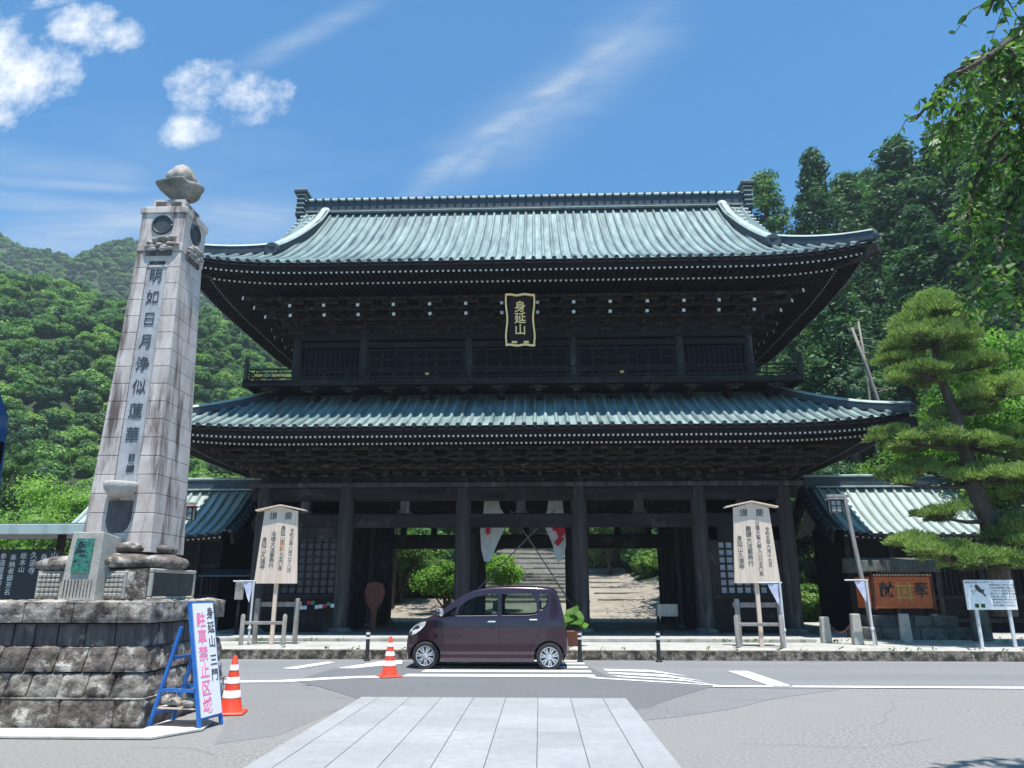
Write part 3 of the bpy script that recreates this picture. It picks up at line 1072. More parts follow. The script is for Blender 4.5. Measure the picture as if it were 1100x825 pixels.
def eaves(rf, k, wall_d, pitch, acc, w=.062, ends=True):
    """fascia, eave boards, two tiers of rafters with white ends"""
    L = rf.L(k)
    n = 60
    us = [L * (2 * i / n - 1) for i in range(n + 1)]
    fas, ra, ca, so_, hr = acc
    for fi, (d0, d1, za, zb) in enumerate( ((.02, .14, -.13, -.01), (.10, .26, -.27, -.131), (.82, .98, -.36, -.24))):
        fa = fas[0 if fi < 2 else 1]
        for i in range(n):
            p = []
            for u in (us[i], us[i + 1]):
                lim = L - abs(u)
                for (d, z) in ((d0, za), (d1, za), (d1, zb), (d0, zb)):
                    dd = d if lim > d else lim
                    x, y = rf.xy(k, u * (L - .0) / L if lim > 0 else u, dd)
                    if lim < d:
                        x, y = rf.xy(k, math.copysign(L - d, u), d)
                    p.append((x, y, rf.z0 + z + rf.lf(k, u)))
            fa.add(p, [(0, 1, 5, 4), (3, 7, 6, 2), (0, 4, 7, 3), (1, 2, 6, 5)])
    m_ = int(2 * L / pitch)
    for i in range(m_ + 1):
        u = -L + .15 + (2 * L - .3) * i / m_
        for (d0, d1, zz, sl_) in ((.17, 1.15, -.33, .10), (.88, wall_d, -.42, .17)):
            lim = L - abs(u)
            d1 = min(d1, lim)
            if d1 - d0 < .1:
                continue
            z = rf.z0 + zz + rf.lf(k, u)
            z1 = z + sl_ * (d1 - d0)
            x0, y0 = rf.xy(k, u - w / 2, d0)
            x1, y1 = rf.xy(k, u + w / 2, d0)
            x2, y2 = rf.xy(k, u + w / 2, d1)
            x3, y3 = rf.xy(k, u - w / 2, d1)
            h = w * 1.15
            ra.hexa([(x0, y0, z), (x1, y1, z), (x2, y2, z1), (x3, y3, z1), (x0, y0, z + h), (x1, y1, z + h), (x2, y2, z1 + h), (x3, y3, z1 + h)])
            if ends:
                e = w * .5
                xa, ya = rf.xy(k, u - e, d0 - .012)
                xb, yb = rf.xy(k, u + e, d0 - .012)
                xc, yc = rf.xy(k, u + e, d0 - .001)
                xd, yd = rf.xy(k, u - e, d0 - .001)
                ca.hexa([(xa, ya, z + .004), (xb, yb, z + .004), (xc, yc, z + .004), (xd, yd, z + .004), (xa, ya, z + h), (xb, yb, z + h), (xc, yc, z + h), (xd, yd, z + h)])
    # closed boarding above the rafters
    for i in range(n):
        p = []
        for u in (us[i], us[i + 1]):
            lim = L - abs(u)
            for d in (.1, 1.0, wall_d + .3):
                dd = min(d, lim)
                x, y = rf.xy(k, u, dd)
                p.append((x, y, rf.z0 + rf.lf(k, u) + (-.23 + .10 * dd if d < 1.01 else -.31 + .17 * dd)))
        so_.add(p, [(0, 3, 4, 1), (1, 4, 5, 2)])
    # hip rafter
    if True:
        sg = 1
        P = []
        for d in (-.10, .6, wall_d):
            x, y = rf.xy(k, L - d, d)
            P.append((x, y, rf.z0 - .30 + rf.lift * max(0, 1 - d / rf.S) ** rf.pw + .10 * max(d, 0)))
        hr.append(MB().sweep(P, [(-.12, -.18), (.12, -.18), (.12, .12), (-.12, .12)]))


def bracket(tails, scale=1.0):
    """three stepped bracket cluster; local: -y is outwards, z up"""
    a, w = MB(), MB()
    k = scale
    a.bbox(-.17 * k, .17 * k, -.17 * k, .17 * k, 0, .17 * k, .03)
    for t in range(3):
        z = (.19 + .25 * t) * k
        reach = (.42 + .40 * t) * k
        a.bbox(-.062 * k, .062 * k, -reach, .1, z, z + .13 * k, .015)
        # curved nose of the arm
        a.bbox(-.05 * k, .05 * k, -reach - .10 * k, -reach + .01, z + .05 * k, z + .125 * k, .02)
        for yy in ([0.0, -.40 * k, -.80 * k][:t + 1]):
            hw = (.50 if yy == -.40 * k * t else .38) * k
            a.bbox(-hw, hw, yy - .055 * k, yy + .055 * k, z + .004, z + .12 * k, .03)
            for xx in (-hw + .07 * k, 0, hw - .07 * k):
                a.bbox(xx - .085 * k, xx + .085 * k, yy - .085 * k, yy + .085 * k, z + .125 * k, z + .235 * k, .025)
    a.bbox(-.45 * k, .45 * k, -1.26 * k, -1.14 * k, .80 * k, .93 * k, .02)
    for xx in (-.36, 0, .36):
        a.bbox((xx - .08) * k, (xx + .08) * k, -1.29 * k, -1.11 * k, .935 * k, 1.02 * k, .02)
    for i, (y0, z0) in enumerate(((-1.45, .60), (-1.30, .28)) if tails else ()):
        y0, z0 = y0 * k, z0 * k
        hw = .052 * k
        a.hexa([(-hw, y0, z0), (hw, y0, z0), (hw, -.1, z0 + .42 * k), (-hw, -.1, z0 + .42 * k),
                (-hw, y0, z0 + .11 * k), (hw, y0, z0 + .11 * k), (hw, -.1, z0 + .53 * k), (-hw, -.1, z0 + .53 * k)])
        w.box(-hw - .002, hw + .002, y0 - .014, y0 - .001, z0 + .0, z0 + .112 * k)
    return a, w


def storey_brackets(xs, ys, hx, hy, z, tails, par, scale):
    a, w = bracket(tails, scale)
    proto = a.build('bracket_set', M['carved'], par, local=True)
    pw_ = w.build('beam_end', M['endcap'], proto, local=True) if tails else None
    first = True
    places = [(x, YC - hy, 0) for x in xs] + [(hx, YC + y, 90) for y in ys] + [(-x, YC + hy, 180) for x in xs] + [(-hx, YC - y, 270) for y in ys]
    for (x, y, rz) in places:
        if first:
            o = proto
        else:
            o = proto.copy()
            COL.objects.link(o)
            if pw_:
                p2 = pw_.copy()
                COL.objects.link(p2)
                p2.parent = o
        first = False
        o.location = (x, y - YC, z - .19)
        o.rotation_euler = (0, 0, R(rz))
    # diagonal corner clusters
    for (sx, sy, rz) in ((1, -1, 45), (1, 1, 135), (-1, 1, 225), (-1, -1, 315)):
        b = MB()
        wv = MB()
        k = scale
        for t in range(3):
            zz = (.19 + .25 * t) * k
            b.bbox(-.075, .075, -(.62 + .56 * t) * k, .1, zz, zz + .14 * k, .015)
            for j in range(t + 1):
                yy = -.56 * (j + 1) * k
                b.bbox(-.10, .10, yy - .1, yy + .1, zz + .14 * k, zz + .24 * k, .02)
        for i, (y0, z0) in enumerate(((-2.25, .86), (-1.80, .60), (-1.35, .36))):
            b.hexa([(-.06, y0 * k, z0 * k), (.06, y0 * k, z0 * k), (.06, 0, z0 * k + .4), (-.06, 0, z0 * k + .4),
                    (-.06, y0 * k, z0 * k + .12), (.06, y0 * k, z0 * k + .12), (.06, 0, z0 * k + .52), (-.06, 0, z0 * k + .52)])
            wv.box(-.062, .062, y0 * k - .015, y0 * k - .001, z0 * k, z0 * k + .122)
        o = b.build('bracket_set', M['carved'], par, local=True)
        o.location = (sx * hx, sy * hy, z - .19)
        o.rotation_euler = (0, 0, R(rz))
        if tails:
            wv.build('beam_end', M['endcap'], o, local=True)


def frame_ring(hx, hy, z0, z1, t, name, m_, par, label=None):
    a = MB()
    a.bbox(-hx - t, hx + t, YC - hy - t, YC - hy + t, z0, z1, .015)
    a.bbox(-hx - t, hx + t, YC + hy - t, YC + hy + t, z0, z1, .015)
    a.bbox(-hx - t, -hx + t, YC - hy + t + .003, YC + hy - t - .003, z0 + .002, z1 - .002, .015)
    a.bbox(hx - t, hx + t, YC - hy + t + .003, YC + hy - t - .003, z0 + .002, z1 - .002, .015)
    return a.build(name, m_, par)


# ----- lower roof
LOW = Roof(11.75, YC - 21.9, 6.39, lambda d: .41 * d + .052 * d * d, .30, 5.2, 3.0)
dl = 2.92


def finish_roof(label, acc, acc2):
    rp = acc[0].build('roof', M['copper'], gate, label, smooth=30)
    two('tile_rolls', acc[1], M['copper'], acc[2], M['copper_dark'], rp, smooth=40)
    fa, ra, ca, so_, hr = acc2
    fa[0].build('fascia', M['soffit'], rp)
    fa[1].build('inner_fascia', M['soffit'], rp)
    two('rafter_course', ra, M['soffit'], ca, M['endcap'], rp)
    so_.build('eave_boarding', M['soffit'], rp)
    for h in hr:
        h.build('hip_rafter', M['wood'], rp)
    return rp


acc, acc2 = (MB(), MB(), MB()), ((MB(), MB()), MB(), MB(), MB(), [])
for k in range(4):
    roof_cover(LOW, k, lambda u, k=k: min(dl, LOW.L(k) - abs(u)), .335, .062, acc, 8)
    eaves(LOW, k, 3.9, .149, acc2)
rp = finish_roof('lower copper roof of the gate, mostly in the shade of the upper eaves', acc, acc2)
for k in range(4):
    # corner ridge
    P = [LOW.pt(k, LOW.L(k) - d, d, .03) for d in np.linspace(-.05, dl, 9)]
    MB().sweep(P, [(-.13, -.02), (.13, -.02), (.13, .19), (-.13, .19)]).build('corner_ridge', M['copper_dark'], rp)
    MB().sweep([p + Vector((0, 0, .21)) for p in P], [(c * .14, s_ * .09) for c, s_ in HALF]).build('ridge_cap', M['copper_pale'], rp, smooth=40)
    P0 = P[0]
    MB().ball(P0 + Vector((0, 0, .12)), (.12, .12, .15), 10, 6).build('ridge_ornament', M['copper_dark'], rp)
# ledge where the lower roof meets the upper wall
hx2, hy2 = 11.75 - dl, LOW.Yh - dl
frame_ring(hx2 - .05, hy2 - .05, 7.95, 8.13, .12, 'roof_flashing', M['copper_dark'], gate)
# bracket wall core
frame_ring(8.72, 3.58, 5.065, 6.9, .07, 'bracket_wall', M['wood_h'], gate)
for j, (o_, z) in enumerate(((0, 5.33), (.34, 5.58), (.72, 5.80), (1.12, 6.02))):
    frame_ring(8.75 + o_, 3.6 + o_, z, z + .10, .05, 'eave_purlin', M['carved'], gate)
xs_low = [-8.75, -7.34, -5.93, -4.6, -3.28, -1.95, -.65, .65, 1.95, 3.28, 4.6, 5.93, 7.34, 8.75]
storey_brackets(xs_low, [-2.4, -1.2, 0, 1.2, 2.4], 8.75, 3.6, 5.07, False, gate, .96)
# carved animals and clouds between the lower brackets
for i in range(13):
    xm = (xs_low[i] + xs_low[i + 1]) / 2
    a = MB()
    rr = random.Random(i)
    for q in range(7):
        a.ball((xm + rr.uniform(-.33, .33), 24.86 + rr.uniform(-.06, .04), 5.20 + rr.uniform(0, .5)), (rr.uniform(.08, .17), .07, rr.uniform(.04, .09)), 8, 5, .5, q)
    a.build('carving', M['carved'], gate, smooth=True)

# ----- upper storey
UX, UY = 8.15, 3.45
YF = YC - UY
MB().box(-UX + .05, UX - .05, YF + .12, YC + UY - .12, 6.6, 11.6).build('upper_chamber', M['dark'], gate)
for x in (-8.1, -5.68, -1.87, 1.87, 5.68, 8.1):
    for y in (YF, YC + UY):
        column(x, y, .17, 8.2, 10.28).build('column', M['column'], gate, smooth=40)
frame_ring(UX, UY, 8.36, 8.60, .07, 'sill_beam', M['wood_h'], gate)
frame_ring(UX, UY, 9.98, 10.20, .09, 'head_beam', M['wood_h'], gate)
frame_ring(UX, UY, 10.28, 10.50, .13, 'head_beam', M['wood_h'], gate)
frame_ring(UX - .03, UY - .03, 10.50, 11.85, .06, 'bracket_wall', M['wood_h'], gate)
bays = ((-8.1, -5.68), (-5.68, -1.87), (-1.87, 1.87), (1.87, 5.68), (5.68, 8.1))
for (b0, b1) in bays:
    w = b1 - b0
    if w < 3:
        a = MB()
        MB().bbox(b0 + .2, b1 - .2, YF - .01, YF + .05, 8.62, 9.96, .01).build('window_board', M['dark'], gate)
        for k in range(11):
            xx = b0 + .3 + (w - .6) * k / 10
            a.box(xx - .02, xx + .02, YF - .035, YF - .011, 8.66, 9.92)
        a.build('louvred_window', M['lattice'], gate)
    else:
        for (p0, p1, style) in ((b0 + .22, b0 + w * .30, 0), (b0 + w * .31, b1 - w * .31, 1), (b1 - w * .30, b1 - .22, 0)):
            a = MB()
            MB().bbox(p0, p1, YF + .02, YF + .07, 8.62, 9.96, .01).build('door_board', M['dark'], gate)
            nn = 2 if style == 0 else 4
            for k in range(nn + 1):
                xx = p0 + (p1 - p0) * k / nn
                a.box(xx - .035, xx + .035, YF - .04, YF + .018, 8.63, 9.95)
            for zz in (8.66, 9.15, 9.55, 9.90):
                a.box(p0, p1, YF - .03, YF + .016, zz - .03, zz + .03)
            if style:
                for k in range(nn):
                    xc = p0 + (p1 - p0) * (k + .5) / nn
                    a.tube([(xc + .22 * math.cos(t), YF, 9.35 + .12 * math.sin(t)) for t in np.linspace(0, 2 * math.pi, 12)], .02, 5)
            a.build('door_panel', M['lattice'], gate)
# balcony
BX, BY = 9.35, YC - 23.5
a = MB()
a.bbox(-BX, BX, YC - BY, YC - UY - .08, 8.26, 8.36, .015)
a.bbox(-BX, BX, YC + UY + .08, YC + BY, 8.26, 8.36, .015)
a.bbox(-BX, -UX - .08, YC - UY - .07, YC + UY + .07, 8.26, 8.36, .015)
a.bbox(UX + .08, BX, YC - UY - .07, YC + UY + .07, 8.26, 8.36, .015)
bal = a.build('balcony', M['wood_h'], gate)
frame_ring(BX - .06, BY - .06, 8.16, 8.255, .07, 'edge_beam', M['wood_h'], bal)
for (z0, z1, t, o_) in ((8.72, 8.775, .028, .06), (8.60, 8.635, .020, .06), (8.42, 8.47, .028, .06)):
    frame_ring(BX - o_, BY - o_, z0, z1, t, 'rail', M['wood_h'], bal)
for sx in (-1, 1):
    for sy in (-1, 1):
        MB().lathe([(.075, 8.37), (.075, 8.86), (.10, 8.88), (.10, 8.92), (.05, 8.95), (.085, 9.02), (.07, 9.08), (.01, 9.16)], (sx * (BX - .06), YC + sy * (BY - .06), 0), 12).build('newel_post', M['column'], bal, smooth=40)
bp = MB().box(-.02, .02, -.02, .02, 0, .36).build('baluster', M['wood'], bal, local=True)
spots = [(-BX + .4 + (2 * BX - .8) * k / 23, y) for k in range(24) for y in (-BY + .06, BY - .06)]
spots += [(x, -BY + .5 + (2 * BY - 1) * k / 8) for k in range(9) for x in (-BX + .06, BX - .06)]
for i, (x, y) in enumerate(spots):
    o = bp if i == 0 else bp.copy()
    if i:
        COL.objects.link(o)
    o.location = (x, y, 8.36 - .19)
for x in xs_low:
    a = MB()
    x = x * .97
    a.bbox(x - .09, x + .09, 23.62, 25.1, 8.06, 8.15, .02)
    a.bbox(x - .12, x + .12, 23.66, 23.86, 7.97, 8.055, .03)
    a.bbox(x - .30, x + .30, 23.70, 23.82, 8.065, 8.145, .03)
    a.bbox(x - .11, x + .11, 24.25, 25.05, 7.86, 8.04, .03)
    a.build('balcony_bracket', M['carved'], bal)

# upper roof
UP = Roof(11.45, YC - 22.0, 11.94, lambda d: .495 * d + .050 * d * d, .46, 5.4, 3.0)
GXR = 9.35       # verge of the gable
DH = 11.45 - 8.45
acc, acc2 = (MB(), MB(), MB()), ((MB(), MB()), MB(), MB(), MB(), [])
for k in range(4):
    if k % 2 == 0:
        f = lambda u, k=k: UP.Yh - .12 if abs(u) <= GXR else UP.L(k) - abs(u)
    else:
        f = lambda u, k=k: min(DH, UP.L(k) - abs(u))
    roof_cover(UP, k, f, .337, .064, acc, 12)
    eaves(UP, k, 3.7, .178, acc2, w=.07)
rp = finish_roof('upper copper roof of the gate, sunlit', acc, acc2)
for k in range(4):
    P = [UP.pt(k, UP.L(k) - d, d, .03) for d in np.linspace(-.05, 2.55, 9)]
    MB().sweep(P, [(-.13, -.02), (.13, -.02), (.13, .26), (-.13, .26)]).build('corner_ridge', M['copper_dark'], rp)
    MB().sweep([p + Vector((0, 0, .28)) for p in P], [(c * .15, s_ * .09) for c, s_ in HALF]).build('ridge_cap', M['copper_pale'], rp, smooth=40)
    a = MB()
    a.ball(P[0] + Vector((0, 0, .14)), (.13, .13, .18), 10, 6)
    a.build('ridge_ornament', M['copper_dark'], rp)
# descending ridges, verge ribs, gable walls
ru = rp
for sx in (-1, 1):
    for sy in (-1, 1):
        k = 0 if sy < 0 else 2
        P = []
        for d in np.linspace(2.0, UP.Yh - .45, 14):
            t = (d - 2.0) / (UP.Yh - 2.45)
            xx = (8.95 - .50 * min(1, t * 1.3)) * sx
            u = xx if k == 0 else -xx
            p = UP.pt(k, u, d, .02)
            p.z = UP.z0 + UP.prof(d) + .03
            P.append(p)
        MB().sweep(P, [(-.16, -.02), (.16, -.02), (.16, .36), (-.16, .36)]).build('descending_ridge', M['copper_dark'], ru)
        MB().sweep([p + Vector((0, 0, .39)) for p in P], [(c * .20, s_ * .12) for c, s_ in HALF]).build('ridge_cap', M['copper_pale'], ru, smooth=40)
        a = MB()
        q = P[0]
        a.lathe([(.05, -.12), (.24, -.12), (.30, 0), (.24, .12), (.05, .12)], (0, 0, 0), 14)
        vs = [(v[0], v[2] - .06, v[1]) for v in a.v]
        b = MB().add([(q.x + v[0], q.y + v[1], q.z + .22 + v[2]) for v in vs], a.f)
        b.build('ridge_end_ornament', M['copper_dark'], ru)
        # verge: short cross tiles stepping down outside the ridge
        a = MB()
        for d in np.arange(2.6, UP.Yh - .3, .30):
            z = UP.z0 + UP.prof(d) + .10
            y = YC - UP.Yh + d if sy < 0 else YC + UP.Yh - d
            a.tube([(sx * 8.72, y, z), (sx * 9.52, y, z - .05)], .075, 8)
        a.build('verge_tiles', M['copper_pale'], ru, smooth=40)
        # bargeboard
        P = [(sx * 9.36, YC - UP.Yh + d if sy < 0 else YC + UP.Yh - d, UP.z0 + UP.prof(d) - .22) for d in np.linspace(2.2, UP.Yh, 12)]
        MB().sweep(P, [(-.05, -.20), (.05, -.20), (.05, .18), (-.05, .18)]).build('bargeboard', M['wood'], ru)
    pts = []
    for d in np.linspace(DH - .2, UP.Yh, 10):
        pts.append((YC - UP.Yh + d, UP.z0 + UP.prof(d) - .06))
    for d in np.linspace(UP.Yh, DH - .2, 10)[1:]:
        pts.append((YC + UP.Yh - d, UP.z0 + UP.prof(d) - .06))
    MB().prism(pts, 0, sx * 8.40, sx * 8.48).build('gable_wall', M['wood'], gate)
# main ridge
zr = UP.z0 + UP.prof(UP.Yh) - .18
a = MB()
a.bbox(-9.45, 9.45, YC - .30, YC + .30, zr - .1, zr + .20, .02)
a.bbox(-9.42, 9.42, YC - .24, YC + .24, zr + .20, zr + .62, .01)
a.build('main_ridge', M['copper_dark'], ru)
a = MB()
a.bbox(-9.3, 9.3, YC - .46, YC + .46, zr + .0, zr + .045, .01)
a.bbox(-9.45, 9.45, YC - .30, YC + .30, zr + .63, zr + .70, .02)
a.tube([(-9.5, YC, zr + .76), (9.5, YC, zr + .76)], .12, 10)
a.build('ridge_cap', M['copper_pale'], ru)
a = MB()
for k in range(56):
    xx = -9.3 + 18.6 * k / 55
    a.tube([(xx, YC - .37, zr + .66), (xx, YC + .37, zr + .66)], .055, 8)
a.build('ridge_tile_ends', M['copper_dark'], ru)
for sx in (-1, 1):
    a = MB()
    X = sx * 9.62
    for j in range(5):
        z = zr - .15 + .23 * j
        a.bbox(X - .16, X + .16, YC - .40 + .02 * j, YC + .40 - .02 * j, z, z + .15, .02)
    a.bbox(X - .12, X + .12, YC - .3, YC + .3, zr - .35, zr + 1.0, .02)
    a.bbox(X - .30 if sx < 0 else X - .22, X + .30 if sx > 0 else X + .22, YC - .42, YC + .42, zr + 1.0, zr + 1.14, .03)
    a.build('ridge_end_ornament', M['copper_dark'], ru)
    a = MB()
    for j in range(5):
        z = zr - .15 + .23 * j
        a.bbox(X - .20, X + .20, YC - .44 + .02 * j, YC + .44 - .02 * j, z + .153, z + .19, .01)
    a.bbox(X - .26, X + .26, YC - .40, YC + .40, zr + 1.143, zr + 1.19, .01)
    a.build('ridge_end_cap', M['copper_pale'], ru)
for j, (o_, z) in enumerate(((.0, 10.74), (.34, 10.98), (.74, 11.22), (1.14, 11.44))):
    frame_ring(UX + o_, UY + o_, z, z + .10, .05, 'eave_purlin', M['carved'], gate)
xs_up = [-8.05, -6.85, -5.65, -4.4, -3.13, -1.87, -.62, .62, 1.87, 3.13, 4.4, 5.65, 6.85, 8.05]
storey_brackets(xs_up, [-2.4, -1.2, 0, 1.2, 2.4], UX, UY, 10.50, True, gate, .96)

# small gilded fittings on the balcony rail
a = MB()
for x in (-8.9, -8.75, -8.3, -8.15, -8.0, -7.85, -3.1, 3.4):
    a.bbox(x - .06, x + .06, YC - BY + .02, YC - BY + .035, 8.49, 8.57, .004)
a.build('rail_fitting', M['ochre'], bal)
# crossing curtain poles and hangings
for s in (-1, 1):
    f = thing('hanging_flag', 'white temple flag with a red disc hanging inside the gate' if s < 0 else 'white temple flag with a red angular crest hanging inside the gate', 'flag', (s * 1.35, 26.4, 3.0), group='flags hung inside the gate')
    x0 = .61 + (.0)
    Y = 26.4
    px = (lambda x: x) if s < 0 else (lambda x: x)
    if s < 0:
        out = [(521, 530), (534, 530), (537, 545), (544, 556), (543, 566), (536, 580), (531, 592), (527, 603), (520, 603), (517, 590), (516, 570), (519, 552)]
        pole = [(596, 548), (512, 634)]
    else:
        out = [(590, 530), (603, 530), (605, 545), (607, 566), (608, 585), (605, 601), (599, 604), (596, 598), (594, 586), (589, 574), (583, 560), (588, 548)]
        pole = [(548, 548), (626, 668)]
    bm = MB()
    cen = (528, 565) if s < 0 else (598, 565)
    n = len(out)
    ring = [at(cen[0] + (p[0] - cen[0]) * f_, cen[1] + (p[1] - cen[1]) * f_, Y) for f_ in (1, .66, .33) for p in out] + [at(*cen, Y)]
    vs = []
    for sd in (0, 1):
        for p in ring:
            w = .05 * math.sin(p.x * 14) + .03 * math.sin(p.z * 5)
            vs.append((p.x, p.y + w + sd * .008, p.z))
    m0 = len(ring)
    fs = []
    for sd in (0, 1):
        o = sd * m0
        for r_ in range(2):
            for i in range(n):
                fs.append((o + r_ * n + i, o + r_ * n + (i + 1) % n, o + (r_ + 1) * n + (i + 1) % n, o + (r_ + 1) * n + i))
        for i in range(n):
            fs.append((o + 2 * n + i, o + 2 * n + (i + 1) % n, o + 3 * n))
    for i in range(n):
        fs.append((i, (i + 1) % n, m0 + (i + 1) % n, m0 + i))
    bm.add(vs, fs)
    bm.build('cloth', M['cloth'], f, smooth=60)
    e = MB()
    if s < 0:
        c = at(524.5, 568.5, Y)
        pts = [(c.x + .085 * math.cos(t), c.z + .21 * math.sin(t)) for t in np.linspace(0, 2 * math.pi, 18)[:-1]]
    else:
        pts = [(at(x, y, Y).x, at(x, y, Y).z) for x, y in ((594, 565), (606, 564), (608, 572), (603, 577), (606, 579), (599, 587), (595, 583), (600, 577), (597, 571), (593, 570))]
    e.prism([(x, z) for x, z in pts][::-1], 1, Y - .11, Y - .075)
    e.build('crest', M['red_cloth'], f)
    p0, p1 = at(*pole[0], Y - .12 * (s + 2)), at(*pole[1], Y - .12 * (s + 2))
    p1.z = max(p1.z, .26)
    MB().tube([p0, p1], .022, 8).build('pole', M['grey_wood'], f, smooth=True)

# name plaque
pl = thing('name_plaque', 'tall dark name board in a gilded wavy frame under the upper eaves', 'sign', (.03, 23.42, 10.36))
pl.rotation_euler = (R(11), 0, 0)
MB().bbox(-.40, .40, -.03, .05, -.80, .80, .02).build('panel', M['lacquer'], pl, local=True)
a = MB()
for sx in (-1, 1):
    P = [(sx * (.46 + .025 * math.sin(t * 9)), -.03, -.86 + 1.72 * t) for t in np.linspace(0, 1, 22)]
    a.sweep(P, [(-.028, -.028), (.028, -.028), (.028, .028), (-.028, .028)], up=(0, 1, 0))
for z in (-.86, .86):
    P = [(-.50 + 1.0 * t, -.03, z + .018 * math.sin(t * 12)) for t in np.linspace(0, 1, 18)]
    a.sweep(P, [(-.035, -.035), (.035, -.035), (.035, .035), (-.035, .035)], up=(0, 1, 0))
for x in (-.2, .2):
    a.bbox(x - .09, x + .09, -.08, -.02, -.80, -.72, .02)
a.build('frame', M['gold'], pl, local=True)
text('lettering', '身\n延\n山', .40, M['gold'], pl, (0, -.036, .63), line=.98, depth=.02, local=True, bold=.012)

# ------------------------------------------------------------------ wing halls either side
def wing(s, x0, x1, label):
    w = thing('side_hall', label, 'hall', (s * (x0 + x1) / 2, 27.5, .19))
    yf, yr, zf, zr_ = 25.3, 27.75, 3.33, 5.22
    D = yr - yf
    pr = lambda d: .52 * d + .105 * d * d
    zz0 = zf
    n = int((x1 - x0) / .33)
    for sy in (-1, 1):
        sf, rb, ec = MB(), MB(), MB()
        def pt(x, d, dz=0, fl=0):
            # the eave corner next to the gate sweeps up and the verge flares outwards
            e = max(0, 1 - (x - x0) / 2.2) ** 2
            xx = x - fl * .0
            return Vector((s * xx, yf + d if sy < 0 else 2 * yr - yf - d, zz0 + pr(d) + dz + .12 * e * (1 - d / D)))
        for i in range(n):
            xa, xb = x0 + (x1 - x0) * i / n, x0 + (x1 - x0) * (i + 1) / n
            q = [pt(xa, D * j / 9) for j in range(10)] + [pt(xb, D * j / 9) for j in range(10)]
            sf.add(q, [(j, 10 + j, 11 + j, j + 1) for j in range(9)])
            xm = (xa + xb) / 2
            P = [pt(xm, -.05 + (D - .02) * j / 9, .02) for j in range(10)]
            rb.sweep(P, [(c * .06, t_ * .08) for c, t_ in HALF])
            e = P[0]
            ec.tube([e - Vector((0, .02 * -sy, 0)), e + Vector((0, .04 * -sy, .015))], .07, 8)
        rp = sf.build('roof', M['copper_pale'], w, smooth=30)
        rb.build('tile_rolls', M['copper_pale'], rp, smooth=40)
        ec.build('tile_end_caps', M['copper_dark'], rp)
        a = MB()
        P = [pt(x, 0.02, -.07) for x in np.linspace(x0, x1, 20)]
        a.sweep(P, [(-.05, -.07), (.05, -.07), (.05, .06), (-.05, .06)])
        a.build('fascia', M['soffit'], rp)
        a, b = MB(), MB()
        m_ = int((x1 - x0) / .19)
        for i in range(m_):
            x = x0 + .1 + (x1 - x0 - .2) * i / m_
            p, q = pt(x, .14, -.20), pt(x, 1.1, -.50)
            q.z = p.z + .22
            a.sweep([p, q], [(-.035, -.04), (.035, -.04), (.035, .04), (-.035, .04)])
            b.box(p.x - .033, p.x + .033, p.y - .014 if sy < 0 else p.y + .002, p.y - .002 if sy < 0 else p.y + .014, p.z - .035, p.z + .035)
        a.build('rafter_course', M['soffit'], rp)
        b.build('rafter_end_caps', M['endcap'], rp)
        # curved verge near the gate: stacked rolls and a dark bargeboard
        for j, off in enumerate((-.12, -.34)):
            P = [pt(x0, d, .06 - .05 * j) + Vector((s * off, 0, 0)) for d in np.linspace(-.05, D, 12)]
            MB().sweep(P, [(c * .085, t_ * .10) for c, t_ in HALF]).build('verge_roll', M['copper_dark'], rp, smooth=40)
        P = [pt(x0, d, -.14) + Vector((-s * .42, 0, 0)) for d in np.linspace(-.10, D, 12)]
        MB().sweep(P, [(-.05, -.22), (.05, -.22), (.05, .16), (-.05, .16)]).build('bargeboard', M['wood'], rp)
        a = MB()
        for d in np.arange(.15, D, .24):
            p = pt(x0, d, .02)
            a.tube([p + Vector((-s * .10, 0, .03)), p + Vector((-s * .50, 0, -.02))], .06, 8)
        a.build('verge_tiles', M['copper_dark'], rp, smooth=40)
    zt = zz0 + pr(D)
    a, b = MB(), MB()
    xa, xb = sorted((s * (x0 - .35), s * x1))
    a.bbox(xa, xb, yr - .2, yr + .2, zt - .10, zt + .34, .02)
    a.build('ridge', M['copper_dark'], w)
    b.bbox(xa - .02, xb + .02, yr - .24, yr + .24, zt + .34, zt + .43, .03)
    b.bbox(xa + .4, xb, yr - .30, yr + .30, zt - .05, zt + .0, .01)
    b.build('ridge_cap', M['copper_pale'], w)
    # walls
    a = MB()
    xa, xb = sorted((s * (x0 + .35), s * (x1 - .3)))
    a.box(xa, xb, 26.35, 29.2, .19, 3.75)
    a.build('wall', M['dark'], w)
    gb = MB()
    gb.prism([(26.35, 3.7), (yr, 5.0), (29.2, 3.7)], 0, s * (x0 + .40), s * (x0 + .46))
    gb.build('gable_wall', M['wood'], w)
    a = MB()
    k = xa
    while k < xb - .5:
        a.bbox(k, k + .16, 26.24, 26.36, .2, 3.6, .01)
        k += 1.45
    a.build('post', M['wood'], w)
    a = MB()
    for z in (.5, 1.25, 2.3, 3.2):
        a.bbox(xa, xb, 26.27, 26.345, z, z + .14, .01)
    a.build('rail', M['wood_h'], w)
    a = MB()
    k = xa + .2
    while k < xb - .2:
        a.box(k, k + .035, 26.30, 26.34, 1.39, 2.3)
        k += .16
    a.build('lattice', M['wood'], w)
    return w


wing(-1, 10.3, 16.2, 'low dark hall with pale ribbed roof left of the gate, behind the obelisk')
wing(1, 10.75, 19.5, 'low dark hall with a pale ribbed roof right of the great gate, behind the pine')
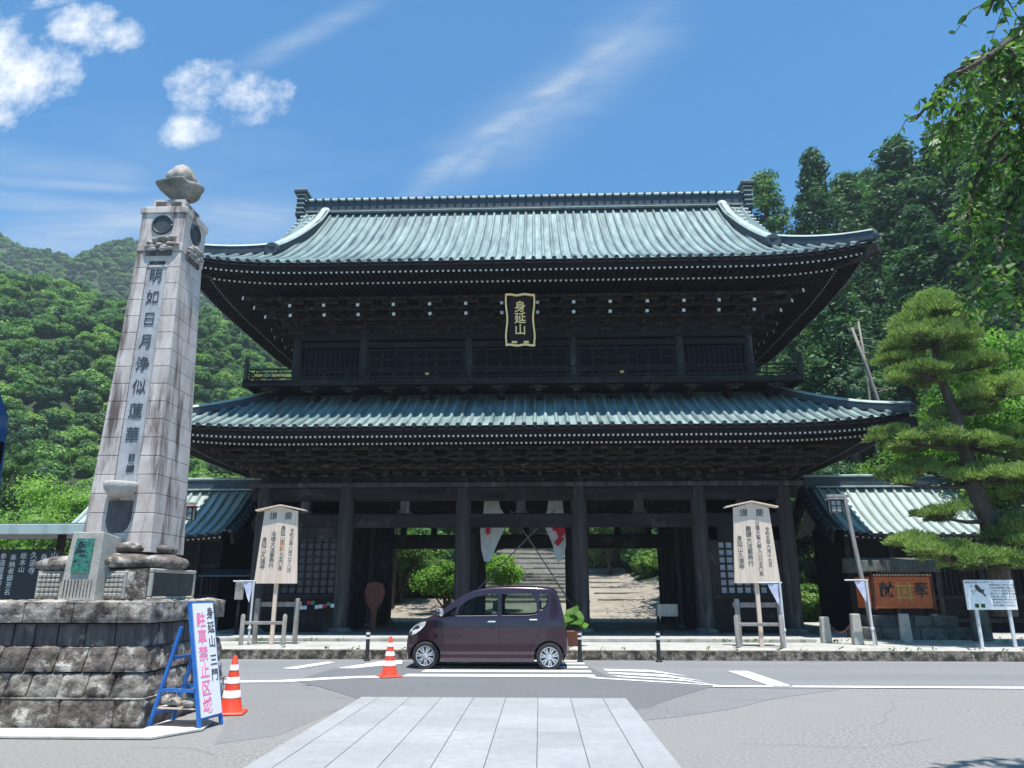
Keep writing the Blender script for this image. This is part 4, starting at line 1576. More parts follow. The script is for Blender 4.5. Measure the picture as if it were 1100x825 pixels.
# lean-to shelf roof on the left hall
lt = thing('lean_to', 'small dark lean-to canopy on the wall between the left hall and the gate', 'canopy', (-9.6, 25.6, 1.9))
a = MB()
a.hexa([(-10.9, 25.2, 1.98), (-8.9, 25.2, 1.98), (-8.9, 26.2, 2.2), (-10.9, 26.2, 2.2), (-10.9, 25.2, 2.03), (-8.9, 25.2, 2.03), (-8.9, 26.2, 2.25), (-10.9, 26.2, 2.25)])
a.build('roof', M['copper_dark'], lt)
a = MB()
for x in (-10.8, -9.0):
    a.box(x - .04, x + .04, 25.3, 25.38, .19, 1.98)
a.build('post', M['wood'], lt)

# ------------------------------------------------------------------ stone monument
mon = thing('stone_monument', 'tall tapering stone obelisk carved with characters and topped by a lotus bud', 'monument', (-5.07, 10.1, 0))


def rough_face(mb, c, n=5, amp=.03, seed=0):
    """block from 8 corners (bottom ccw, top ccw); every side face gets a rugged grid"""
    c = [Vector(p) for p in c]
    cen = sum(c, Vector()) / 8
    for q in ((0, 1, 5, 4), (1, 2, 6, 5), (2, 3, 7, 6), (3, 0, 4, 7), (4, 5, 6, 7)):
        a, b, d, e = [c[i] for i in q]
        nr = (b - a).cross(e - a).normalized()
        if nr.dot(a - cen) < 0:
            nr = -nr
        vs = []
        lu, lv = (b - a).length, (e - a).length
        nu, nv = max(2, int(lu / .035)), max(2, int(lv / .035))
        nu, nv = min(nu, 14), min(nv, 10)
        for j in range(nv + 1):
            for i in range(nu + 1):
                s, t = i / nu, j / nv
                p = a.lerp(b, s).lerp(e.lerp(d, s), t)
                ed = min(s, 1 - s) * lu, min(t, 1 - t) * lv
                m_ = min(1, min(ed) / .045)
                h = amp * (1.0 * noise.fractal(p * 7 + Vector((seed * 3.1, 0, 0)), .7, 2.2, 4) * .9 + .45) * m_ - (1 - m_) * .004
                vs.append(p + nr * h)
        fs = [(j * (nu + 1) + i, j * (nu + 1) + i + 1, (j + 1) * (nu + 1) + i + 1, (j + 1) * (nu + 1) + i) for j in range(nv) for i in range(nu)]
        mb.add(vs, fs)


def tier(mb, x0, x1, y0, y1, z0, z1, inset, widths, seed, amp=.03, lean=0.0, depth=.30):
    """a course of rough blocks around a rectangle; inset is how far the top leans in"""
    rr = random.Random(seed)
    for side in range(4):
        if side in (0, 2):
            A, B = x0, x1
        else:
            A, B = y0 + depth, y1 - depth
        t = A
        while t < B - .02:
            w = rr.uniform(*widths)
            if B - t - w < widths[0] * .6:
                w = B - t
            g = .006
            a, b = t + g, t + w - g
            ia = inset if (side in (0, 2) and t <= A + 1e-6) else 0
            ib = inset if (side in (0, 2) and t + w >= B - 1e-6) else 0
            la = lean * (w if ia == 0 else 0)
            lb = lean * (w if ib == 0 else 0)
            if side == 0:
                c = [(a, y0, z0), (b, y0, z0), (b, y0 + depth, z0), (a, y0 + depth, z0), (a + ia + la, y0 + inset, z1), (b - ib + lb, y0 + inset, z1), (b - ib + lb, y0 + depth, z1), (a + ia + la, y0 + depth, z1)]
            elif side == 2:
                c = [(a, y1 - depth, z0), (b, y1 - depth, z0), (b, y1, z0), (a, y1, z0), (a + ia, y1 - depth, z1), (b - ib, y1 - depth, z1), (b - ib, y1 - inset, z1), (a + ia, y1 - inset, z1)]
            elif side == 1:
                c = [(x1 - depth, a, z0), (x1, a, z0), (x1, b, z0), (x1 - depth, b, z0), (x1 - depth, a, z1), (x1 - inset, a, z1), (x1 - inset, b, z1), (x1 - depth, b, z1)]
            else:
                c = [(x0, a, z0), (x0 + depth, a, z0), (x0 + depth, b, z0), (x0, b, z0), (x0 + inset, a, z1), (x0 + depth, a, z1), (x0 + depth, b, z1), (x0 + inset, b, z1)]
            rough_face(mb, c, seed=rr.random() * 50, amp=amp)
            t += w


bx0, bx1, by0, by1 = -6.22, -3.96, 8.96, 11.24
a = MB()
a.box(bx0 + .16, bx1 - .16, by0 + .16, by1 - .16, 0, 1.38)
a.build('core', M['joint_stone'], mon)
for i, (e, z0, z1, ins, wd, m_, amp) in enumerate(((.0, .0, .325, .0, (.55, .75), 'rough', .035), (.02, .345, .60, .05, (.26, .36), 'rough_pale', .04),
                                                  (.05, .62, .88, .05, (.26, .36), 'rough', .035), (.13, .895, 1.15, .0, (.26, .38), 'smooth_dark', .008),
                                                  (.07, 1.165, 1.40, .0, (.48, .62), 'rough_pale', .03))):
    a = MB()
    tier(a, bx0 + e, bx1 - e, by0 + e, by1 - e, z0, z1, ins, wd, i * 7 + 1, amp, lean=.10 if i in (1, 2) else 0)
    a.build('base_course', M[m_], mon, smooth=50)
a = MB()
a.bbox(bx0 + .22, bx1 - .22, by0 + .22, by1 - .22, 1.34, 1.405, .01)
a.bbox(bx0 + .01, bx1 + .005, by0 - .01, by1 + .01, .328, .342, .003)
a.build('top_slab', M['rough_pale'], mon)
# plinth with framed plate on its right side
pcx, pcy = -5.06, 10.16
a = MB()
rough_face(a, [(pcx - .66, pcy - .66, 1.405), (pcx + .66, pcy - .66, 1.405), (pcx + .66, pcy + .66, 1.405), (pcx - .66, pcy + .66, 1.405),
               (pcx - .66, pcy - .66, 1.80), (pcx + .66, pcy - .66, 1.80), (pcx + .66, pcy + .66, 1.80), (pcx - .66, pcy + .66, 1.80)], amp=.012, seed=9)
a.build('plinth', M['rough'], mon, smooth=50)
a = MB()
xx = pcx + .69
a.bbox(xx - .02, xx + .03, pcy - .62, pcy + .62, 1.42, 1.46, .01)
a.bbox(xx - .02, xx + .03, pcy - .62, pcy + .62, 1.76, 1.81, .01)
a.bbox(xx - .02, xx + .03, pcy - .62, pcy - .57, 1.463, 1.757, .01)
a.bbox(xx - .02, xx + .03, pcy + .57, pcy + .62, 1.463, 1.757, .01)
a.build('plate_frame', M['post_stone'], mon)
MB().bbox(xx - .02, xx + .012, pcy - .568, pcy + .568, 1.464, 1.756, .004).build('plate', M['slate'], mon)
for x in (-5.62, -4.80):
    a = MB()
    for i in range(5):
        for j in range(5):
            a.bbox(x - .14 + i * .058, x - .09 + i * .058, pcy - .74, pcy - .66, 1.46 + j * .058, 1.51 + j * .058, .012)
    a.bbox(x - .165, x + .165, pcy - .71, pcy - .655, 1.435, 1.775, .01)
    a.build('carved_basket_panel', M['post_stone'], mon)
# lotus pad
petal = lambda t, i: 1 + .07 * abs(math.cos(4 * t)) + .035 * math.cos(4 * t)
a = MB()
a.lathe([(.62, 0), (.74, .03), (.78, .09), (.74, .15), (.60, .20), (.50, .22)], (pcx, pcy, 1.80), 64, wob=petal)
a.lathe([(.50, .21), (.60, .24), (.61, .29), (.54, .33), (.45, .36)], (pcx, pcy, 1.80), 64, wob=lambda t, i: 1 + .06 * abs(math.cos(4 * t + .4)))
a.build('lotus_pad', M['rough'], mon, smooth=True)
MB().ball((pcx - .46, pcy - .60, 1.86), (.36, .16, .10), 14, 8, .3, 4).build('lotus_petal', M['rough_pale'], mon, smooth=True)
# shaft in courses
Z0, Z1 = 2.02, 6.42
cx0, cx1 = -4.985, -5.04
cy0, cy1 = 10.20, 10.20


def half(z):
    t = (z - Z0) / (6.90 - Z0)
    return .475 - .150 * t


def cxy(z):
    t = (z - Z0) / (6.90 - Z0)
    return cx0 + (cx1 - cx0) * t, cy0


a = MB()
g = MB()
ncr = 17
hz = (Z1 - Z0) / ncr
rr = random.Random(5)
pan = .155
for i in range(ncr):
    za, zb = Z0 + i * hz + .0035, Z0 + (i + 1) * hz - .0035
    ha, hb = half(za), half(zb)
    (xa, ya), (xb, yb) = cxy(za), cxy(zb)
    hasp = za > 2.75 and zb < 6.25
    splits = [(-1, -.38), (-.38, .38), (.38, 1)] if not hasp else [(-1, None), (None, 1)]
    for k, sp_ in enumerate(splits):
        if hasp:
            p0, p1 = (-ha, -pan) if k == 0 else (pan, ha)
            q0, q1 = (-hb, -pan) if k == 0 else (pan, hb)
        else:
            p0, p1, q0, q1 = sp_[0] * ha, sp_[1] * ha, sp_[0] * hb, sp_[1] * hb
        e = .002
        depth = .24
        a.hexa([(xa + p0 + e, ya - ha, za), (xa + p1 - e, ya - ha, za), (xa + p1 - e, ya - ha + depth, za), (xa + p0 + e, ya - ha + depth, za),
                (xb + q0 + e, yb - hb, zb), (xb + q1 - e, yb - hb, zb), (xb + q1 - e, yb - hb + depth, zb), (xb + q0 + e, yb - hb + depth, zb)])
    # right, left and back faces, in two stones each with broken joints
    cut = rr.choice((-.25, .2, .35, -.1))
    for (f0, f1) in ((-1 + .24 / ha, cut), (cut, 1)):
        for sg in (-1, 1):
            x_in_a, x_in_b = xa + sg * (ha - .2), xb + sg * (hb - .2)
            X0, X1 = sorted((xa + sg * ha, x_in_a))
            U0, U1 = sorted((xb + sg * hb, x_in_b))
            a.hexa([(X0, ya + f0 * ha + .002, za), (X1, ya + f0 * ha + .002, za), (X1, ya + f1 * ha - .002, za), (X0, ya + f1 * ha - .002, za),
                    (U0, yb + f0 * hb + .002, zb), (U1, yb + f0 * hb + .002, zb), (U1, yb + f1 * hb - .002, zb), (U0, yb + f1 * hb - .002, zb)])
    g.hexa([(xa - ha + .012, ya - ha + .03, za - .01), (xa + ha - .012, ya - ha + .03, za - .01), (xa + ha - .012, ya + ha - .012, za - .01), (xa - ha + .012, ya + ha - .012, za - .01),
            (xb - hb + .012, yb - hb + .03, zb + .01), (xb + hb - .012, yb - hb + .03, zb + .01), (xb + hb - .012, yb + hb - .012, zb + .01), (xb - hb + .012, yb + hb - .012, zb + .01)])
a.build('shaft', M['granite'], mon, bevel=.005)
g.build('shaft_joints', M['joint_stone'], mon)
# inscription panel, following the batter
za, zb = 2.80, 6.22
(xa, ya), (xb, yb) = cxy(za), cxy(zb)
ha, hb = half(za), half(zb)
a = MB()
a.hexa([(xa - pan + .006, ya - ha + .012, za), (xa + pan - .006, ya - ha + .012, za), (xa + pan - .006, ya - ha + .1, za), (xa - pan + .006, ya - ha + .1, za),
        (xb - pan + .006, yb - hb + .012, zb), (xb + pan - .006, yb - hb + .012, zb), (xb + pan - .006, yb - hb + .1, zb), (xb - pan + .006, yb - hb + .1, zb)])
a.build('inscription_panel', M['granite_grey'], mon)
MB().bbox(xb - .12, xb + .12, yb - hb - .004, yb - hb + .05, 6.20, 6.26, .004).build('slot', M['joint_stone'], mon)
slope = math.degrees(math.atan(.150 / (6.90 - Z0)))
zt = 6.13
for i, ch in enumerate('明如日月浄似蓮華'):
    z = zt - i * .345
    x, y = cxy(z)
    text('inscription', ch, .235, M['slate'], mon, (x, y - half(z) + .006, z), rot=(90 - slope, 0, 0), depth=.012, bold=-.009, sx=.88)
for i, ch in enumerate('日謙'):
    z = 3.34 - i * .15
    x, y = cxy(z)
    text('inscription', ch, .12, M['slate'], mon, (x + .04, y - half(z) + .006, z), rot=(90 - slope, 0, 0), depth=.012)
# lotus bowl on the front and the dark, round-footed slab below it
zb_ = 2.86
x, y = cxy(zb_)
a = MB()
a.lathe([(.05, -.13), (.13, -.11), (.19, -.03), (.205, .05), (.185, .075), (.10, .06)], (x, y - half(zb_) - .08, zb_), 40, wob=lambda t, i: 1 + .07 * abs(math.cos(4 * t)))
a.build('lotus_bowl', M['post_stone'], mon, smooth=True)
a = MB()
zz = 2.48
hx = half(zz)
a.prism([(x + px_, z_) for px_, z_ in ((-.17, 2.70), (-.18, 2.42), (-.14, 2.30), (-.05, 2.26), (.05, 2.25), (.13, 2.33), (.165, 2.45), (.16, 2.70))][::-1], 1, y - hx - .006, y - hx + .05)
a.build('dark_slab', M['smooth_dark'], mon)
# head with round windows, carvings and cap
hzz = half(6.42)
x, y = cxy(6.6)
a = MB()
a.bbox(x - hzz - .012, x + hzz + .012, y - hzz - .012, y + hzz + .012, 6.425, 6.55, .01)
a.bbox(x - hzz - .002, x + hzz + .002, y - hzz - .002, y + hzz + .002, 6.55, 7.05, .006)
a.bbox(x - hzz - .025, x + hzz + .025, y - hzz - .025, y + hzz + .025, 7.052, 7.16, .012)
a.bbox(x - .25, x + .25, y - .25, y + .25, 7.162, 7.34, .01)
a.build('head_block', M['granite'], mon)
for (dx, dy, ax) in ((0, -1, 1), (1, 0, 0)):
    n = 28
    ring, disc = MB(), MB()
    for (r0, r1, t0, t1, tgt) in ((.125, .165, -.02, .022, ring), (0.0, .126, -.02, -.004 + .010, disc)):
        pts = []
        ro = [(r1 * math.cos(t), 6.86 + r1 * math.sin(t)) for t in np.linspace(0, 2 * math.pi, n + 1)[:-1]]
        base = hzz + .002
        if tgt is disc:
            if ax == 1:
                tgt.prism([(x + u, v) for u, v in ro][::-1], 1, y - base - .006, y - base + .02)
            else:
                tgt.prism([(y + u, v) for u, v in ro], 0, x + base - .02, x + base + .006)
        else:
            P = [((r0 + r1) / 2 * math.cos(t), (r0 + r1) / 2 * math.sin(t)) for t in np.linspace(0, 2 * math.pi, n + 1)]
            if ax == 1:
                tgt.tube([(x + u, y - base - .005, 6.86 + v) for u, v in P], .022, 8)
            else:
                tgt.tube([(x + base + .005, y + u, 6.86 + v) for u, v in P], .022, 8)
    ring.build('round_window_rim', M['copper_dark'], mon, smooth=True)
    disc.build('round_window', M['slate'], mon)
    a = MB()
    rr = random.Random(3)
    for j in range(16):
        u, v = rr.uniform(-.24, .24), rr.uniform(-.11, .09)
        c = (x + u, y - hzz - .03, 6.55 + v) if ax == 1 else (x + hzz + .03, y + u, 6.55 + v)
        rad = (rr.uniform(.05, .10), .035, rr.uniform(.022, .045)) if ax == 1 else (.035, rr.uniform(.05, .10), rr.uniform(.022, .045))
        a.ball(c, rad, 10, 6, .5, j)
    a.build('cloud_carving', M['bud'], mon, smooth=True)
    a = MB()
    if ax == 1:
        a.bbox(x - .2, x + .2, y - hzz - .035, y - hzz + .02, 6.35, 6.435, .01)
    else:
        a.bbox(x + hzz - .02, x + hzz + .035, y - .2, y + .2, 6.35, 6.435, .01)
    a.build('ledge', M['smooth_dark'], mon)
    a = MB()
    for u in (-.12, .12):
        if ax == 1:
            a.bbox(x + u - .08, x + u + .08, y - .256, y - .24, 7.20, 7.30, .004)
        else:
            a.bbox(x + .24, x + .256, y + u - .08, y + u + .08, 7.20, 7.30, .004)
    a.build('carved_panel', M['smooth_dark'], mon)
# lotus leaf and bud finial
fx, fy = x, y
a = MB()
def leafw(t, i):
    return 1 + (.06 * math.sin(2 * t + .5) + .06 * math.sin(3 * t) + .11 * math.cos(5 * t)) * min(1, i / 3)
a.lathe([(.14, 0), (.105, .07), (.11, .13), (.19, .19), (.26, .25), (.31, .32), (.325, .365), (.285, .385), (.24, .36), (.18, .39), (.12, .41)], (fx, fy, 7.34), 44, wob=leafw)
# the lip of the leaf rises on two sides and curls down on the others
o0 = 0
vs = []
for i, v in enumerate(a.v):
    dx, dy, z = v[0] - fx, v[1] - fy, v[2]
    rr_ = math.hypot(dx, dy)
    t = math.atan2(dy, dx)
    vs.append((v[0], v[1], z + .055 * (rr_ / .38) ** 3 * math.sin(2 * t + 2.6) - .02 * (rr_ / .38) ** 4 * math.cos(4 * t) + .02 * noise.noise(Vector(v) * 9)))
a.v = vs
a.build('lotus_leaf', M['finial'], mon, smooth=True)
a = MB()
a.lathe([(.13, 0), (.185, .05), (.205, .12), (.185, .21), (.14, .29), (.085, .36), (.03, .41), (.004, .43)], (fx + .01, fy, 7.68), 48, wob=lambda t, i: 1 + .20 * abs(math.cos(3.5 * t + i * .75)))
a.v = [(v[0], v[1], v[2] + .03 * noise.noise(Vector(v) * 12)) for v in a.v]
a.build('lotus_bud', M['bud'], mon, smooth=True)

# stele with green plate
q0, q1 = at(63, 643, 9.22), at(99, 643, 9.22)
st = thing('stone_stele', 'pale stone marker with a green bronze plate in front of the obelisk', 'marker stone', ((q0.x + q1.x) / 2, 9.3, 1.41))
zt = at(88, 571, 9.22).z
w = (q1.x - q0.x) / 2
a = MB()
a.hexa([(-w - .02, -.08, 0), (w + .02, -.08, 0), (w + .02, .42, 0), (-w - .02, .42, 0), (-w + .03, -.04, zt - 1.41), (w + .0, -.04, zt - 1.41), (w + .0, .42, zt - 1.41 - .05), (-w + .03, .42, zt - 1.41 - .05)])
a.build('stone', M['post_stone'], st, local=True, bevel=.012)
hh = zt - 1.41
MB().hexa([(-w * .55, -.085, hh * .40), (w * .55, -.085, hh * .40), (w * .55, -.05, hh * .40), (-w * .55, -.05, hh * .40), (-w * .52, -.062, hh * .90), (w * .55, -.062, hh * .90), (w * .55, -.03, hh * .90), (-w * .52, -.03, hh * .90)]).build('plate', M['bronze'], st, local=True)
a = MB()
rr = random.Random(8)
for k in range(16):
    xx = rr.uniform(-.4, .4) * w
    zz = hh * rr.uniform(.47, .84)
    a.tube([(xx - .03, -.082 + .022 * zz / hh, zz - .02), (xx, -.088 + .022 * zz / hh, zz + .02), (xx + .03, -.082 + .022 * zz / hh, zz)], .008, 6)
a.build('relief', M['copper_dark'], st, local=True, smooth=True)
a = MB()
for k in range(9):
    xx = -w * .8 + 1.6 * w * k / 8
    a.box(xx - .004, xx + .004, -.083, -.06, hh * .05, hh * .30)
a.build('engraved_lines', M['smooth_dark'], st, local=True)

# ------------------------------------------------------------------ A-board and ballast
ab = thing('a_board', 'blue framed white A-board with pink and black characters beside the monument', 'sign board', (-3.27, 8.97, 0))
wv = Vector((.07, .42, 0)).normalized() * .43
nv = Vector((.986, -.165, 0)).normalized()


def A(u, h, back=0):
    """u across 0..1, h height fraction of the leaning face, back=1 rear legs"""
    base = wv * u + nv * (0 if not back else -.66)
    top = wv * u - nv * .31 + Vector((0, 0, 1.40))
    return base.lerp(top, h)


a = MB()
off = -nv * 0
sec = [(-.018, -.018), (.018, -.018), (.018, .018), (-.018, .018)]
for u in (0, 1):
    a.sweep([A(u, 0), A(u, 1)], sec)
    a.sweep([A(u, 0, 1), A(u, .80, 1)], sec)
    a.sweep([A(u, .30), A(u, .30, 1)], sec)
for h in (.085, .99):
    a.sweep([A(0, h), A(1, h)], sec)
a.sweep([A(0, .12, 1), A(1, .12, 1)], sec)
a.sweep([A(0, .55, 1), A(1, .55, 1)], sec)
a.build('frame', M['blue'], ab, local=True)
fn = (A(1, 0) - A(0, 0)).cross(A(0, 1) - A(0, 0)).normalized()
if fn.dot(nv) < 0:
    fn = -fn
p = [A(0, .09) + fn * .02 + wv * .03, A(1, .09) + fn * .02 - wv * .03, A(1, .985) + fn * .02 - wv * .03, A(0, .985) + fn * .02 + wv * .03]
MB().hexa([*p, *[q + fn * .012 for q in p]]).build('panel', M['white'], ab, local=True)
ry = math.degrees(math.atan2(wv.y, wv.x))
tilt = math.degrees(math.atan2(.31, 1.40))


def atext(body, size, m_, u, h, name):
    c = bpy.data.curves.new(name, 'FONT')
    c.body = body
    c.size = size
    c.align_x = 'CENTER'
    c.align_y = 'TOP'
    c.extrude = .001
    c.offset = .014 * size
    c.resolution_u = 3
    t = bpy.data.objects.new(name, c)
    COL.objects.link(t)
    dg = bpy.context.evaluated_depsgraph_get()
    me = bpy.data.meshes.new_from_object(t.evaluated_get(dg))
    bpy.data.objects.remove(t)
    X = wv.normalized()
    Yv = (A(0, 1) - A(0, 0)).normalized()
    Z = X.cross(Yv)
    o_ = A(u, h) + fn * .034
    mt = Matrix.Identity(4)
    for r_ in range(3):
        mt[r_][0], mt[r_][1], mt[r_][2], mt[r_][3] = X[r_], Yv[r_], Z[r_], o_[r_]
    me.transform(mt)
    me.materials.append(m_)
    o = bpy.data.objects.new(name, me)
    COL.objects.link(o)
    o.parent = ab


for i, ch in enumerate('駐車禁止区域'):
    atext(ch, .185, M['pink'], .33, .905 - i * .135, 'pink_lettering')
for i, ch in enumerate('身延山三門'):
    atext(ch, .145, M['ink'], .78, .945 - i * .118 - (.03 if i > 2 else 0), 'black_lettering')
# shelf with ballast stones
p = [A(0, .155), A(1, .155), A(1, .155, 1), A(0, .155, 1)]
a = MB().hexa([*p, *[q + Vector((0, 0, .015)) for q in p]])
a.build('shelf', M['board_wood'], ab, local=True)
rr = random.Random(21)
for k, (u, b, r_, lb) in enumerate(((.15, .25, .085, 'pale rounded stone nearest the white panel on the shelf of the A-board'), (.55, .45, .12, 'largest grey stone in the middle of the A-board shelf'),
                                    (.25, .68, .075, 'small pale stone at the rear front corner of the A-board shelf'), (.85, .30, .09, 'grey stone at the far side of the A-board shelf'))):
    c = A(u, .155).lerp(A(u, .155, 1), b)
    w = Vector((-3.27, 8.97, 0)) + c + Vector((0, 0, .015 + r_ * .62))
    o = MB().ball((0, 0, 0), (r_ * 1.2, r_, r_ * .7), 14, 9, .35, k * 3.3).build('stone', M['rough_pale'] if k % 2 == 0 else M['grey_stone'], local=True, smooth=True)
    o.location = w
    tag(o, lb, 'stone', 'ballast stones on the A-board')

# ------------------------------------------------------------------ traffic cones
def cone(loc, label, rz):
    t = thing('traffic_cone', label, 'traffic cone', loc, R(rz), 'orange traffic cones')
    a = MB().bbox(-.19, .19, -.19, .19, 0, .035, .02)
    a.build('base', M['cone'], t, local=True)
    rad = lambda z: .145 - .118 * (z - .03) / .67
    a = MB().lathe([(.155, .033), (.145, .05), (rad(.25), .25), (rad(.5), .5), (rad(.70), .70), (.02, .71)], (0, 0, 0), 28)
    a.build('body', M['cone'], t, local=True, smooth=40)
    for (z0, z1) in ((.20, .29), (.37, .45), (.53, .60)):
        MB().lathe([(rad(z0) + .001, z0), (rad(z0) + .004, z0 + .003), (rad(z1) + .004, z1 - .003), (rad(z1) + .001, z1)], (0, 0, 0), 28).build('reflective_band', M['reflect'], t, local=True, smooth=40)
    return t


cone((*gnd(247, 767), 0), 'orange traffic cone with white bands beside the A-board', 12)
cone((*gnd(418, 727.5), 0), 'orange traffic cone with white bands in front of the parked car', 30)

# ------------------------------------------------------------------ bollards
def bollard(loc, label):
    t = thing('bollard', label, 'bollard', loc, 0, 'striped black bollards along the kerb')
    MB().lathe([(.075, 0), (.075, .02), (.05, .035), (.045, .05), (.043, .60), (.038, .64), (.01, .655)], (0, 0, 0), 18).build('post', M['black'], t, local=True, smooth=40)
    for z in (.47, .565):
        MB().lathe([(.0435, z), (.047, z + .002), (.047, z + .043), (.0435, z + .045)], (0, 0, 0), 18).build('reflective_band', M['reflect'], t, local=True, smooth=40)


for px, lb in ((393, 'black bollard with white bands on the kerb left of the car, near the cone'), (623, 'black bollard with white bands just behind the rear of the car'), (707, 'black bollard with white bands standing alone on the kerb right of the car')):
    g_ = gnd(px, 710.5)
    bollard((g_[0], 17.55, 0), lb)

# ------------------------------------------------------------------ notice boards
def notice(cx, y, label, cols, zt=3.60, zb=1.71):
    t = thing('notice_board', label, 'notice board', (cx, y, .19), 0, 'tall cedar notice boards in front of the gate')
    zt, zb = zt - .19, zb - .19
    wt, wb = .45, .57
    a = MB()
    # three planks
    for k in range(3):
        u0, u1 = -1 + 2 * k / 3, -1 + 2 * (k + 1) / 3
        a.hexa([(u0 * wb + .001, -.03, zb), (u1 * wb - .001, -.03, zb), (u1 * wb - .001, .03, zb), (u0 * wb + .001, .03, zb),
                (u0 * wt + .001, -.03, zt), (u1 * wt - .001, -.03, zt), (u1 * wt - .001, .03, zt), (u0 * wt + .001, .03, zt)])
    a.build('board', M['board_wood'], t, local=True)
    a = MB()
    for s in (-1, 1):
        P = [(0, zt + .13), (s * .67, zt - .01), (s * .67, zt + .025), (0, zt + .165)]
        if s > 0:
            P = P[::-1]
        a.prism(P, 1, -.13, .13)
    a.build('roof', M['board_wood'], t, local=True)
    MB().prism([(-wt, zt - .01), (wt, zt - .01), (0.0, zt + .12)], 1, -.028, .028).build('gable', M['board_wood'], t, local=True)
    MB().bbox(-.05, .05, .031, .11, 0, zt, .008).build('post', M['board_wood'], t, local=True)
    for sx in (-.50, .56):
        MB().bbox(sx - .055, sx + .055, .14, .25, 0, 1.14, .015).build('stand_post', M['grey_wood'], t, local=True)
        MB().lathe([(.055, 0), (.055, .72), (.03, .76)], (sx - .17 + .03 * (sx > 0), -.28, 0), 12).build('stand_post', M['grey_wood'], t, local=True, smooth=40)
    MB().bbox(-.58, .64, .255, .31, .93, 1.05, .01).build('stand_rail', M['grey_wood'], t, local=True)
    MB().bbox(-.64, .45, -.25, -.19, .50, .58, .01).build('stand_rail', M['grey_wood'], t, local=True)
    for i, (ch, sx) in enumerate((('讃', -.20), ('慶', .21))):
        text('heading', ch, .21, M['ink'], t, (sx, -.032, zt - .045), local=True, depth=.003, bold=.004)
    for (u, top, body, sz, mtl) in cols:
        text('lettering', '\n'.join(body), sz, mtl, t, (u, -.032, top - .19), local=True, depth=.003, line=.97, bold=.004)
    return t


notice(-6.34, 19.8, 'tall cedar board with an orange inked word, standing before the gate left of the car', [
    (.34, 3.13, '令和三年八月二十八日', .118, M['ink_faded']),
    (.10, 3.20, '身延山', .14, M['ink_faded']),
    (.10, 2.80, '開創', .14, M['ink_orange']),
    (.10, 2.52, '七五〇年', .13, M['ink_faded']),
    (-.15, 3.05, '法燈大法要奉行', .142, M['ink_faded']),
    (-.38, 2.90, '身延山久遠寺', .145, M['ink_faded'])])
notice(6.08, 19.4, 'tall cedar board with four columns of black writing, standing right of the car', [
    (.36, 3.10, '令和五年六月十七日', .115, M['ink_faded']),
    (.12, 3.24, '日蓮大聖人御入山七五〇年', .118, M['ink_faded']),
    (-.12, 3.12, '慶讃大法要奉行', .148, M['ink_faded']),
    (-.36, 2.88, '身延山久遠寺', .145, M['ink_faded'])])


# ------------------------------------------------------------------ pennant poles
def pennant(x, y, h, label):
    t = thing('pennant_pole', label, 'pennant pole', (x, y, .19), 0, 'white poles with lilac pennants')
    MB().tube([(0, 0, 0), (0, 0, h)], .028, 10).build('pole', M['white_dirty'], t, local=True, smooth=40)
    MB().tube([(.05, 0, h - .02), (-.55, 0, h - .02)], .018, 8).build('arm', M['white_dirty'], t, local=True, smooth=40)
    MB().bbox(-.04, .04, -.04, .04, .38, .44, .01).build('clamp', M['white_dirty'], t, local=True)
    n = 6
    v = []
    for i in range(n + 1):
        for j in range(4):
            f = i / n
            x0 = -.28 + .23 * f * .6
            x1 = -.035 - .02 * f
            xx = x0 + (x1 - x0) * j / 3 * (1 - f * .0)
            wd = .25 * (1 - f) + .02
            xx = -.035 - .03 * f - wd * (1 - j / 3)
            v.append((xx, .02 * math.sin(j * 2 + i), h - .05 - .50 * f))
    m0 = len(v)
    v += [(a_, b_ + .006, c_) for a_, b_, c_ in v]
    fs = [(i * 4 + j, i * 4 + j + 1, (i + 1) * 4 + j + 1, (i + 1) * 4 + j) for i in range(n) for j in range(3)]
    fs += [tuple(m0 + q for q in f[::-1]) for f in fs]
    MB().add(v, fs).build('pennant', M['purple'], t, local=True, smooth=True)


pennant(-6.90, 19.75, 1.60, 'white pole with a lilac pennant at the left notice board')
pennant(6.56, 19.15, 1.55, 'white pole with a lilac pennant at the right notice board')
pennant(9.02, 19.95, 1.62, 'white pole with a lilac pennant beside the lamp post and stone posts')


# ------------------------------------------------------------------ lantern posts
def lantern_post(base, top, side, label):
    t = thing('lamp_post', label, 'lamp post', base, 0, 'wooden lamp posts with small box lanterns')
    d = Vector(top) - Vector(base)
    MB().sweep([(0, 0, 0), d], [(-.042, -.042), (.042, -.042), (.042, .042), (-.042, .042)], up=(0, 1, 0)).build('post', M['grey_wood'], t, local=True)
    e = d + Vector((side * .28, 0, -.08))
    MB().bbox(*sorted((d.x - side * .12, d.x + side * .48)), -.03 + d.y, .03 + d.y, d.z - .03, d.z + .04, .01).build('arm', M['grey_wood'], t, local=True)
    MB().bbox(e.x - .20, e.x + .20, e.y - .14, e.y + .14, e.z - .02, e.z + .02, .01).build('lantern_roof', M['rust'] if side > 0 else M['grey_wood'], t, local=True)
    lf = MB()
    for sx in (-.14, .14):
        for sy in (-.10, .10):
            lf.box(e.x + sx - .015, e.x + sx + .015, e.y + sy - .015, e.y + sy + .015, e.z - .36, e.z - .02)
    for zz in (e.z - .36, e.z - .20, e.z - .05):
        lf.box(e.x - .155, e.x + .155, e.y - .115, e.y - .102, zz, zz + .025)
        lf.box(e.x - .155, e.x + .155, e.y + .102, e.y + .115, zz, zz + .025)
    lf.box(e.x - .01, e.x + .01, e.y - .116, e.y - .103, e.z - .36, e.z - .03)
    lf.build('lantern_frame', M['black'], t, local=True)
    MB().box(e.x - .13, e.x + .13, e.y - .095, e.y + .095, e.z - .35, e.z - .03).build('lantern_pane', M['lantern'], t, local=True)


